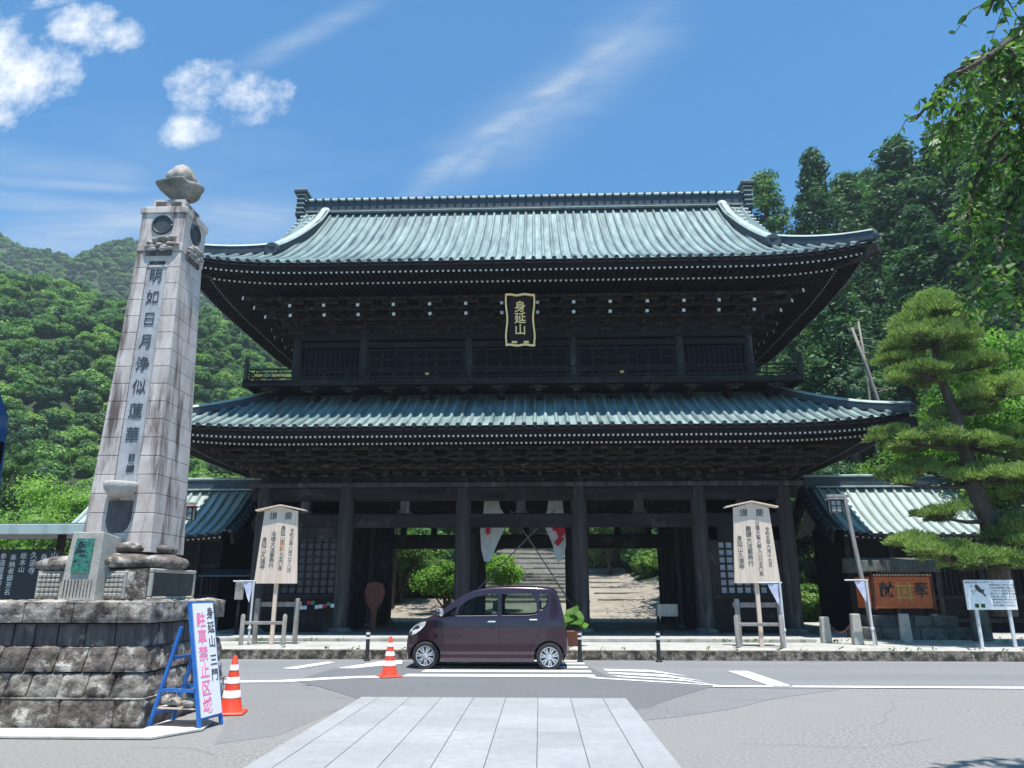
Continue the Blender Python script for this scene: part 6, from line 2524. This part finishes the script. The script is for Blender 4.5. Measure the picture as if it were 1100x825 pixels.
def round_crown(seed, R_, Hh, nb=16):
    rng = np.random.default_rng(seed)
    cs, rs = [], []
    for i in range(nb):
        d = rng.normal(0, 1, 3)
        d /= np.linalg.norm(d)
        d[2] = abs(d[2]) * 1.1 - .25
        q = rng.uniform(.45, .78)
        cs.append((d[0] * R_ * q, d[1] * R_ * q, Hh * (.5 + d[2] * .42)))
        r = R_ * rng.uniform(.26, .46)
        rs.append((r, r, r * rng.uniform(.6, .85)))
    cs.append((0, 0, Hh * .5))
    rs.append((R_ * .62, R_ * .62, Hh * .38))
    return cs, rs


def cedar_crown(seed, R_, Hh, nb=46):
    rng = np.random.default_rng(seed)
    cs, rs = [], []
    for i in range(nb):
        t = (i + rng.uniform(0, .6)) / nb
        z = Hh * (.02 + .93 * t)
        rad = R_ * (1 - t) ** .62 * rng.uniform(.45, 1.0)
        a = i * 2.4 + rng.uniform(-.5, .5)
        r = R_ * (.20 + .24 * (1 - t)) * rng.uniform(.7, 1.2)
        cs.append((rad * .72 * math.cos(a), rad * .72 * math.sin(a), z))
        rs.append((r, r, r * rng.uniform(.65, 1.1)))
    return cs, rs


# -- forest mass on the hills: one object, crowns placed by geometry nodes
protos = bpy.data.collections.new('forest_crowns')
for k in range(4):
    cs, rs = round_crown(40 + k, 4.3, 7.5, 17)
    protos.objects.link(bpy.data.objects.new('hill_crown', crown_mesh('hill_crown', cs, rs, 150, .62, .75, M['leaf_hill'], 70 + k)))
for k in range(2):
    cs, rs = round_crown(60 + k, 3.4, 9.0, 22)
    protos.objects.link(bpy.data.objects.new('hill_crown_tall', crown_mesh('hill_crown_tall', cs, rs, 130, .6, .6, M['leaf_cedar'], 90 + k)))


def forest(name, pts, scales):
    me = bpy.data.meshes.new(name)
    me.from_pydata([tuple(p) for p in pts], [], [])
    a = me.attributes.new('sc', 'FLOAT', 'POINT')
    a.data.foreach_set('value', np.array(scales, np.float32))
    o = bpy.data.objects.new(name, me)
    COL.objects.link(o)
    ng = bpy.data.node_groups.new(name, 'GeometryNodeTree')
    ng.interface.new_socket('Geometry', in_out='INPUT', socket_type='NodeSocketGeometry')
    ng.interface.new_socket('Geometry', in_out='OUTPUT', socket_type='NodeSocketGeometry')
    N, L = ng.nodes.new, ng.links.new
    gi, go = N('NodeGroupInput'), N('NodeGroupOutput')
    ip = N('GeometryNodeInstanceOnPoints')
    ci = N('GeometryNodeCollectionInfo')
    ci.inputs['Collection'].default_value = protos
    ci.inputs['Separate Children'].default_value = True
    ci.inputs['Reset Children'].default_value = True
    ip.inputs['Pick Instance'].default_value = True
    na = N('GeometryNodeInputNamedAttribute')
    na.data_type = 'FLOAT'
    na.inputs['Name'].default_value = 'sc'
    rv = N('FunctionNodeRandomValue')
    rv.data_type = 'FLOAT_VECTOR'
    rv.inputs[0].default_value = (-.08, -.08, 0)
    rv.inputs[1].default_value = (.08, .08, 6.28)
    er = N('FunctionNodeEulerToRotation')
    L(rv.outputs[0], er.inputs[0])
    L(er.outputs[0], ip.inputs['Rotation'])
    ri = N('FunctionNodeRandomValue')
    ri.data_type = 'INT'
    ri.inputs['Min'].default_value = 0
    ri.inputs['Max'].default_value = 5
    L([s for s in ri.outputs if s.type == 'INT'][0], ip.inputs['Instance Index'])
    L(na.outputs[0], ip.inputs['Scale'])
    L(gi.outputs[0], ip.inputs['Points'])
    L(ci.outputs[0], ip.inputs['Instance'])
    L(ip.outputs[0], go.inputs[0])
    md = o.modifiers.new('forest', 'NODES')
    md.node_group = ng
    me.materials.append(M['leaf_hill'])
    return o


rng = np.random.default_rng(12)
pts, scs = [], []
y = 46.0
while y < 372:
    st = 1.8 + y * .0034
    if 180 < y < 238:
        y = 238
    x = -320.0
    while x < -6 - max(0, y - 80) * .14:
        px_, py_ = x + rng.uniform(-1.6, 1.6), y + rng.uniform(-1.6, 1.6)
        # only what the viewer side of the valley shows
        if px_ > -1.02 * py_ - 24:
            pts.append((px_, py_, float(H(px_, py_)) - .8))
            scs.append(rng.uniform(.27, .54) * (1.0 if y < 200 else 1.15))
        x += st
    y += st
left_pts = len(pts)
tag(forest('left_forest', pts, scs), 'dense green broadleaf forest covering the steep mountain on the left', 'forest', kind='stuff')
pts, scs = [], []
y = 44.0
while y < 150:
    st = 5.0 + y * .01
    x = -8.0
    while x < 110:
        px_, py_ = x + rng.uniform(-2, 2), y + rng.uniform(-2, 2)
        if px_ < 1.05 * py_ + 20 and not (px_ < 9 and py_ < 74):
            pts.append((px_, py_, float(H(px_, py_)) - .8))
            scs.append(rng.uniform(.6, 1.05))
        x += st
    y += st
tag(forest('right_forest', pts, scs), 'dark undergrowth and trees on the slope behind the tall cedars', 'forest', kind='stuff')

# -- tall cedars on the right
cedar_me = []
for k in range(3):
    cs, rs = cedar_crown(160 + k, 4.3, 20, (70, 64, 34)[k])
    cedar_me.append(crown_mesh('crown', cs, rs, (230, 230, 260)[k], .36, .5, M['leaf_cedar'], 190 + k, core=(.45, .45, 0)[k], shell=.75))
trunk_me = []
for k in range(2):
    a = MB().tube([(0, 0, -2), (.05, 0, 3), (-.04, .05, 9), (.02, 0, 18)], [.42, .36, .28, .10], 10)
    me = bpy.data.meshes.new('trunk')
    me.from_pydata(a.v, [], a.f)
    me.shade_smooth()
    me.materials.append(M['bark'])
    trunk_me.append(me)


def cedar(px, py, Y, ht, label, wid=1.0, low=0.28, k=0):
    p = at(px, py, Y)
    g0 = p.z - ht
    t = thing('cedar_tree', label, 'tree', (p.x, Y, g0), R(rnd.uniform(0, 360)), 'tall cedars on the right hand slope')
    tr = link_mesh('trunk', trunk_me[k % 2], t)
    tr.scale = (ht / 20, ht / 20, ht / 18.5)
    c = link_mesh('crown', cedar_me[2 if k == 0 else k % 2], t)
    ch = ht * (1 - low)
    c.location = (0, 0, ht * low)
    c.scale = (wid * ht / 21, wid * ht / 21, ch / 20)
    return t


rnd = random.Random(77)
CED = [
    (818, 180, 60, 24, 'slim open-crowned cedar rising just right of the ridge end of the gate roof', 1.0),
    (868, 154, 58, 26, 'pointed cedar whose tip stands free against the sky right of the slim open one', .85),
    (905, 182, 63, 25, 'broad cedar behind the sloping roof corner, lower than its pointed neighbour', 1.15),
    (958, 143, 56, 27, 'tall dense cedar with a rounded crown above the eave corner', 1.1),
    (930, 178, 66, 24, 'cedar half hidden between the broad one and the tall dense one', 1.1),
    (1003, 128, 54, 28, 'dark cedar partly behind the drooping cherry leaves', 1.1),
    (1046, 118, 50, 27, 'dark cedar deep behind the drooping branches', 1.1),
    (1088, 135, 46, 26, 'dark cedar nearest the right edge of the picture', 1.1),
    (890, 262, 46, 17, 'shorter cedar filling the gap below the eave corner', 1.0),
    (982, 215, 47, 20, 'mid-height cedar standing behind the domed top of the pine', 1.15),
    (1030, 230, 44, 19, 'mid-height cedar behind the right side of the pine', 1.1),
    (850, 330, 48, 15, 'low cedar seen under the right end of the upper eave', .95),
]
for k, (px, py, Y, ht, lb, wd) in enumerate(CED):
    cedar(px, py, Y, ht, lb, wd, rnd.uniform(.18, .30), k)
# bare trunks
for k, (p0, p1, Y, r_, lb) in enumerate((((915, 352), (942, 428), 40, .10, 'pale bare leaning trunk behind the roof of the right hall, the thicker of two'), ((922, 345), (934, 428), 40.5, .07, 'thin bare trunk crossing behind the thicker pale one'))):
    a0, a1 = at(*p0, Y), at(*p1, Y)
    t = thing('bare_tree', lb, 'tree', (a1.x, Y, a1.z))
    g0 = a1 + (a1 - a0).normalized() * max(.5, (a1.z - 3))
    MB().tube([a0, a0.lerp(a1, .5) + Vector((.05, 0, 0)), a1, g0], [r_ * .7, r_, r_ * 1.1, r_ * 1.3], 8).build('trunk', M['bark_pale'], t, smooth=True)
    a = MB()
    rr = random.Random(k)
    for j in range(7):
        q = a0.lerp(a1, rr.uniform(.1, 1.0))
        a.tube([q, q + Vector((rr.uniform(-1.2, 1.2), rr.uniform(-.3, .3), rr.uniform(-.2, .4)))], .03, 5, r_end=.008)
    a.build('branches', M['bark_pale'], t)


# -- broadleaf trees
def broadleaf(loc, Rr, Hc, trunk_h, mkey, label, seed, leaf=.16, per=420, nb=15, group=None, cat='tree', aspect=.6, name='leafy_tree'):
    t = thing(name, label, cat, loc, 0, group)
    cs, rs = round_crown(seed, Rr, Hc, nb)
    cs = [(c[0], c[1], c[2] + trunk_h) for c in cs]
    me = crown_mesh('crown', cs, rs, per, leaf, aspect, M[mkey], seed, jitter=.55, shell=.75, core=.45)
    link_mesh('crown', me, t)
    a = MB()
    rr = random.Random(seed)
    a.tube([(0, 0, -.4), (.05, 0, trunk_h * .6), (0, 0, trunk_h + Hc * .4)], [Rr * .07 + .03, Rr * .05 + .02, .03], 8)
    for c in cs[:8]:
        a.tube([(0, 0, trunk_h * .7), (c[0] * .5, c[1] * .5, (trunk_h * .7 + c[2]) * .5), c], [.03 + Rr * .02, .02 + Rr * .01, .01], 6)
    a.build('trunk', M['bark'], t, local=True, smooth=True)
    return t


def by_px(px, Y):
    p = at(px, 634, Y)
    return (p.x, Y, float(H(p.x, Y)))


BR = [
    # px, Y, radius, crown height, trunk, material, label
    (30, 40, 4.6, 6.4, 1.0, 'leaf_bright', 'bright yellow green tree at the left edge above the mint roof'),
    (88, 44, 4.0, 5.4, .8, 'leaf_mid', 'mid green tree directly behind the obelisk, beside the bright one'),
    (-40, 46, 4.5, 8.2, 1.5, 'leaf_mid', 'darker green tree behind the coach at the left edge'),
    (215, 42, 3.4, 6.2, 1.2, 'leaf_mid', 'green tree over the roof of the left hall'),
    (265, 46, 3.6, 6.6, 1.2, 'leaf_hill', 'dark green tree under the left end of the lower eave'),
    (430, 43, 2.3, 3.6, .6, 'leaf_mid', 'leafy shrub tree seen through the left bay of the gate'),
    (478, 39.5, 1.7, 2.3, .5, 'leaf_bright', 'low bright maple seen through the left bay beside the column'),
    (538, 40, 1.45, 2.9, .4, 'leaf_bright', 'bright maple at the left of the central opening, above the car roof'),
    (405, 45, 2.6, 5.0, .8, 'leaf_mid', 'taller tree behind the left bay shrub'),
    (500, 64, 3.6, 6.0, 1.5, 'leaf_mid', 'tree beside the far steps, behind the left column'),
    (655, 60, 3.0, 4.6, 1.2, 'leaf_mid', 'tree above the path seen through the right bay, near the column'),
    (730, 47, 1.6, 2.6, .6, 'leaf_mid', 'round green bush at the right side of the path in the right bay'),
    (752, 46, 2.5, 4.4, .8, 'leaf_hill', 'dark green tree at the right end of the right bay'),
    (672, 74, 4.0, 7.0, 1.5, 'leaf_bright', 'bright tree at the top of the path in the right bay'),
    (575, 84, 4.6, 7.0, 1.8, 'leaf_mid', 'tree closing the view above the stone steps'),
    (762, 50, 3.4, 6.5, 1.0, 'leaf_mid', 'tree behind the right chamber of the gate'),
    (350, 50, 3.4, 6.5, 1.0, 'leaf_mid', 'tree behind the left chamber of the gate'),
    (885, 38, 3.0, 6.6, 1.6, 'leaf_cedar', 'dark dense tree behind the ridge of the right hall, next to the gate'),
    (930, 37, 2.9, 6.2, 1.6, 'leaf_mid', 'green tree over the middle of the right hall roof'),
    (975, 35, 2.7, 4.8, 1.8, 'leaf_mid', 'green tree behind the left pads of the pine'),
    (1085, 30, 3.6, 12.0, 2.0, 'leaf_bright', 'bright yellow green maple at the right edge behind the pine'),
    (1060, 34, 3.2, 6.5, 2.0, 'leaf_bright', 'bright leafy tree glimpsed through the pine'),
    (1005, 31, 2.8, 7.2, 1.8, 'leaf_bright', 'bright yellow green tree directly behind the middle pads of the pine'),
    (1120, 27, 3.0, 10.6, 1.8, 'leaf_bright', 'tall bright tree at the very edge of the picture, right of the pine trunk'),
    (1045, 33, 3.0, 9.5, 2.0, 'leaf_mid', 'green tree reaching up behind the domed top of the pine'),
    (1150, 26, 3.0, 6.5, 1.6, 'leaf_mid', 'green tree at the far right beyond the information board'),
]
for k, (px, Y, Rr, Hc, th, mk_, lb) in enumerate(BR):
    per = 520 if Y < 40 else 420
    broadleaf(by_px(px, Y), Rr, Hc, th, mk_, lb, 300 + k, leaf=.15 if Y < 50 else .22, per=per)


# -- tall trees that shade the approach behind the gate
SH = [(-7.5, 41, 17, 'tall tree left of the sandy approach just behind the gate'), (9.3, 40, 16, 'tall tree right of the sandy approach just behind the gate'), (-4.2, 49, 18, 'second tall tree on the left of the approach'),
      (10.6, 51, 18, 'second tall tree on the right of the approach'), (-3.9, 57, 17, 'third tall tree on the left of the approach, by the steps'), (10.8, 60, 17, 'third tall tree on the right of the approach, by the steps'),
      (-5.5, 67, 16, 'far tall tree on the left of the steps'), (5.5, 70, 16, 'far tall tree on the right of the steps')]
for k, (x, y, ht, lb) in enumerate(SH):
    z = float(H(x, y))
    t = thing('shade_tree', lb, 'tree', (x, y, z), R(k * 47), 'tall trees shading the approach behind the gate')
    cs, rs = round_crown(500 + k, 5.6, 7.5, 14)
    cs = [(c[0] * 1.15, c[1], c[2] + ht - 8.5) for c in cs]
    link_mesh('crown', crown_mesh('crown', cs, rs, 190, .32, .6, M['leaf_mid'], 520 + k, shell=.9, core=0), t)
    MB().tube([(0, 0, -.5), (.1, 0, ht * .3), (-.1, .1, ht * .6), (0, 0, ht - 3)], [.26, .22, .18, .06], 9).build('trunk', M['bark'], t, local=True, smooth=True)
pts, scs = [], []
for k in range(1500):
    sd = -1 if k % 2 else 1
    y = rng.uniform(37, 92)
    x = (rng.uniform(10.1 if y < 42 else (9.3 if y < 52 else (8.1 if y < 62 else 4.5)), 19)) if sd > 0 else -rng.uniform(8.2 if y < 46 else 4.0, 17)
    if y > 84:
        x = rng.uniform(-16, 18)
    pts.append((x, y, float(H(x, y)) - .25))
    scs.append(rng.uniform(.13, .32) * (1 + max(0, y - 45) * .014))
tag(forest('shrubbery', pts, scs), 'low green shrubbery along both sides of the approach behind the gate', 'shrubbery', kind='stuff')


# -- cloud pruned pine
def pine():
    Y = 20.6
    base = at(1078, 640, Y)
    t = thing('pine_tree', 'cloud pruned pine with layered pads of needles in front of the right hall', 'tree', (base.x, Y, .19))
    tr = [at(x, y, Y + dy) for x, y, dy in ((1080, 662, 0), (1070, 600, .1), (1062, 560, .0), (1046, 522, -.15), (1036, 480, 0), (1026, 445, .15), (1008, 400, 0), (1004, 345, 0))]
    a = MB().tube(tr, [.30, .26, .23, .21, .18, .15, .11, .05], 10)
    pads = [(1003, 328, 24, 18, 0), (1003, 344, 40, 22, 0), (1000, 366, 52, 18, -.3), (962, 388, 26, 12, .2), (1040, 392, 40, 15, .3), (990, 404, 40, 11, -.5), (1078, 420, 38, 16, -.2), (1040, 440, 42, 14, .5),
            (962, 470, 26, 11, 0), (998, 474, 38, 12, -.5), (1048, 478, 44, 13, -.2), (1094, 468, 24, 14, .4), (1000, 504, 36, 11, .4), (1066, 512, 44, 15, -.5), (960, 516, 22, 8, -.1), (1100, 530, 22, 20, -.3),
            (1012, 552, 30, 10, -.7), (985, 588, 30, 12, -.6), (1020, 598, 36, 13, -.9), (1060, 604, 40, 13, -.6), (1098, 580, 28, 24, -.4), (1120, 490, 26, 20, .2), (1135, 560, 30, 24, .2)]
    rng = np.random.default_rng(5)
    Pn, Nn, tn = [], [], []
    for (x, y, rx, ry, dy) in pads:
        c = at(x, y, Y + dy)
        k = Y / 790
        # each pad is a cluster of tussocks
        ry *= 1.25
        m_ = max(7, int(rx * .50))
        sub = []
        for j in range(m_):
            an, q = rng.uniform(0, 6.28), math.sqrt(rng.uniform(0, 1))
            sub.append((c.x + math.cos(an) * q * rx * k * .85, c.y + math.sin(an) * q * rx * k * .75, c.z + (1 - q * q) * ry * k * .6 + rng.uniform(-.13, .13) - ry * k * .25))
        tone = rng.uniform(.35, .65)
        for s_ in sub:
            n = int(260 + 10 * ry)
            d = rng.normal(0, 1, (n, 3))
            d /= np.linalg.norm(d, axis=1, keepdims=True)
            d[:, 2] = np.abs(d[:, 2]) * .9 - .12
            r_ = max(.17, ry * k * .52) * rng.uniform(.55, 1.35)
            P = np.array(s_) + d * np.array([r_ * 1.25, r_ * 1.25, r_]) * (rng.random((n, 1)) ** .35)
            Pn.append(P)
            Nn.append(d)
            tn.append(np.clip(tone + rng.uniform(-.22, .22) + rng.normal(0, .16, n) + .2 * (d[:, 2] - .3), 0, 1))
        j = min(tr, key=lambda v: abs(v.z - (c.z - .25)))
        a.tube([j, j.lerp(c, .5) + Vector((0, 0, -.12)), c + Vector((0, 0, -ry * k * .35))], [.07, .05, .025], 6)
        for s_ in sub[::2]:
            a.tube([c + Vector((0, 0, -ry * k * .35)), Vector(s_)], .016, 5)
    P, D, T = np.concatenate(Pn), np.concatenate(Nn), np.concatenate(tn)
    # needles: long thin blades pointing up and out
    n = len(P)
    dirs = D * .7 + rng.normal(0, .45, (n, 3)) + np.array([0, 0, .75])
    dirs /= np.linalg.norm(dirs, axis=1, keepdims=True)
    s = rng.uniform(.10, .20, n)[:, None]
    side = np.cross(dirs, rng.normal(0, 1, (n, 3)))
    side /= np.linalg.norm(side, axis=1, keepdims=True)
    V = np.empty((n, 4, 3))
    V[:, 0] = P
    V[:, 1] = P + dirs * s * .5 + side * .013
    V[:, 2] = P + dirs * s
    V[:, 3] = P + dirs * s * .5 - side * .013
    V = V.reshape(-1, 3) - np.array([base.x, Y, .19])
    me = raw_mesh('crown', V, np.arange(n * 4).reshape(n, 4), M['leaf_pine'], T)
    link_mesh('crown', me, t)
    a.build('trunk', M['bark'], t, smooth=True)


pine()


# -- drooping cherry close to the viewer
def cherry():
    t = thing('cherry_tree', 'weeping cherry whose leafy branches droop in from the upper right corner', 'tree', (7.4, 5.0, 0))
    rng = np.random.default_rng(8)
    wood = MB()
    wood.tube([(7.4, 5, 0), (7.3, 5, 1.6), (7.1, 5, 3.0), (6.7, 5, 4.2), (6.2, 5, 5.0)], [.28, .24, .21, .17, .12], 12)
    LP, LD, LT = [], [], []
    mains = [
        ([(1180, -40), (1128, -4), (1096, 34), (1064, 60), (1032, 78), (1004, 104), (984, 128)], 6.6, .9),
        ([(1190, 10), (1130, 40), (1090, 58), (1050, 92), (1024, 128), (1008, 166)], 7.2, 1.2),
        ([(1200, -80), (1130, -50), (1090, -30), (1070, -8), (1060, 16)], 6.0, .5),
        ([(1200, 60), (1140, 80), (1100, 110), (1066, 150), (1046, 200), (1040, 250)], 7.6, 1.2),
        ([(1200, 120), (1150, 140), (1112, 176), (1086, 220), (1074, 268), (1070, 300)], 7.0, 1.2),
        ([(1210, 30), (1150, 34), (1116, 60), (1080, 100), (1060, 130)], 8.2, 1.3),
        ([(1190, 180), (1140, 200), (1112, 240), (1096, 290), (1090, 330)], 7.4, 1.2),
        ([(1200, -20), (1150, -10), (1120, 20), (1092, 60), (1076, 100)], 7.0, 1.2),
        ([(1200, 100), (1150, 110), (1110, 140), (1080, 170), (1056, 196), (1034, 214)], 8.0, 1.1),
        ([(1200, 240), (1150, 250), (1120, 270), (1100, 300)], 7.8, 1.0),
        ([(1200, 0), (1140, 30), (1110, 84), (1096, 140), (1090, 190)], 8.6, 1.5),
        ([(1190, 60), (1130, 70), (1078, 84), (1040, 116), (1016, 148)], 8.8, 1.4),
        ([(1190, 120), (1130, 150), (1090, 190), (1062, 240), (1056, 280)], 8.6, 1.5),
        ([(1190, -20), (1120, 20), (1080, 50), (1044, 66), (1014, 84)], 8.0, 1.2),
    ]
    root = Vector((6.2, 5.0, 5.0))
    for mi, (P, Y, dens) in enumerate(mains):
        Y *= .70
        dens *= .95
        pts = [at(x, y, Y + .25 * math.sin(i * 1.3 + mi)) for i, (x, y) in enumerate(P)]
        s0 = pts[0]
        wood.tube([root, root.lerp(s0, .5) + Vector((0, 0, .3))] + pts, [.06, .045] + [.03 - .024 * i / len(pts) for i in range(len(pts))], 6)
        # hanging twigs
        for i in range(len(pts) - 1):
            nseg = int((pts[i + 1] - pts[i]).length / .045 * dens)
            for j in range(max(1, nseg)):
                p = pts[i].lerp(pts[i + 1], rng.uniform(0, 1))
                ln = rng.uniform(.09, .42) * (1 if i > 1 else 1.2)
                dx = rng.uniform(-.26, .12)
                dy = rng.uniform(-.25, .25)
                tw = [p, p + Vector((dx * .5, dy * .5, -ln * .35 + .04)), p + Vector((dx, dy, -ln))]
                wood.tube(tw, [.006, .004, .002], 4)
                nl = int(ln / .024)
                for q in range(nl):
                    f = (q + .6) / nl
                    c = tw[0].lerp(tw[1], f * 2) if f < .5 else tw[1].lerp(tw[2], f * 2 - 1)
                    sd = Vector((rng.normal(0, 1), rng.normal(0, 1), rng.uniform(-1.5, .3))).normalized()
                    LP.append(c)
                    LD.append(sd)
                    LT.append(rng.uniform(.15, .95))
    # fill: interior leafy sprays toward the trunk
    n = len(LP)
    P = np.array([tuple(v) for v in LP])
    D = np.array([tuple(v) for v in LD])
    s = rng.uniform(.05, .095, n)[:, None]
    side = np.cross(D, rng.normal(0, 1, (n, 3)))
    side /= np.linalg.norm(side, axis=1, keepdims=True) + 1e-9
    up_ = np.cross(D, side)
    V = np.empty((n, 6, 3))
    V[:, 0] = P
    V[:, 1] = P + D * s * .35 + side * s * .24 + up_ * s * .05
    V[:, 2] = P + D * s * .72 + side * s * .17 + up_ * s * .04
    V[:, 3] = P + D * s - np.array([0, 0, .01])
    V[:, 4] = P + D * s * .72 - side * s * .17 + up_ * s * .04
    V[:, 5] = P + D * s * .35 - side * s * .24 + up_ * s * .05
    V = V.reshape(-1, 3) - np.array([7.4, 5.0, 0])
    me = raw_mesh('leaves', V, np.arange(n * 6).reshape(n, 6), M['leaf_near'], np.array(LT))
    link_mesh('crown', me, t)
    wood.build('trunk', M['bark'], t, smooth=True)
    print('cherry leaves', n)


cherry()

# -- little tufts and weeds at the pavement edge
rng = np.random.default_rng(31)
P, N_ = [], []
for k in range(260):
    x = rng.uniform(-16, 16)
    y = rng.choice([18.2, 21.05, 22.45]) + rng.normal(0, .04)
    if y > 20 and abs(x) < 4:
        continue
    for j in range(5):
        P.append((x + rng.normal(0, .04), y + rng.normal(0, .03), .21 + rng.uniform(0, .06)))
        N_.append((rng.normal(), rng.normal(), .3))
P, N_ = np.array(P), np.array(N_)
V, F, T = leaf_arrays(P, N_ / np.linalg.norm(N_, axis=1, keepdims=True), .09, .3, rng, rng.uniform(.2, .8, len(P)))
tag(link_mesh('weeds', raw_mesh('weeds', V, F, M['leaf_mid'], T)), 'small weeds growing in the joints of the pavement edge', 'weeds', kind='stuff')

for o in bpy.data.objects:
    if '_w' in o:
        del o['_w']

# ------------------------------------------------------------------ thin summer haze
hz_ = MB().box(-902, 902, -602, 1502, -1.2, 172).build('haze', M['white'], local=True)
hm = bpy.data.materials.new('thin summer haze')
hm.use_nodes = True
nt = hm.node_tree
nt.nodes.clear()
vo_ = nt.nodes.new('ShaderNodeVolumePrincipled')
vo_.inputs['Color'].default_value = (.80, .90, 1.0, 1)
vo_.inputs['Density'].default_value = .0005
vo_.inputs['Anisotropy'].default_value = .2
nt.links.new(vo_.outputs[0], nt.nodes.new('ShaderNodeOutputMaterial').inputs['Volume'])
hz_.data.materials.clear()
hz_.data.materials.append(hm)
tag(hz_, 'thin bluish summer haze softening the far mountain', 'haze', kind='stuff')
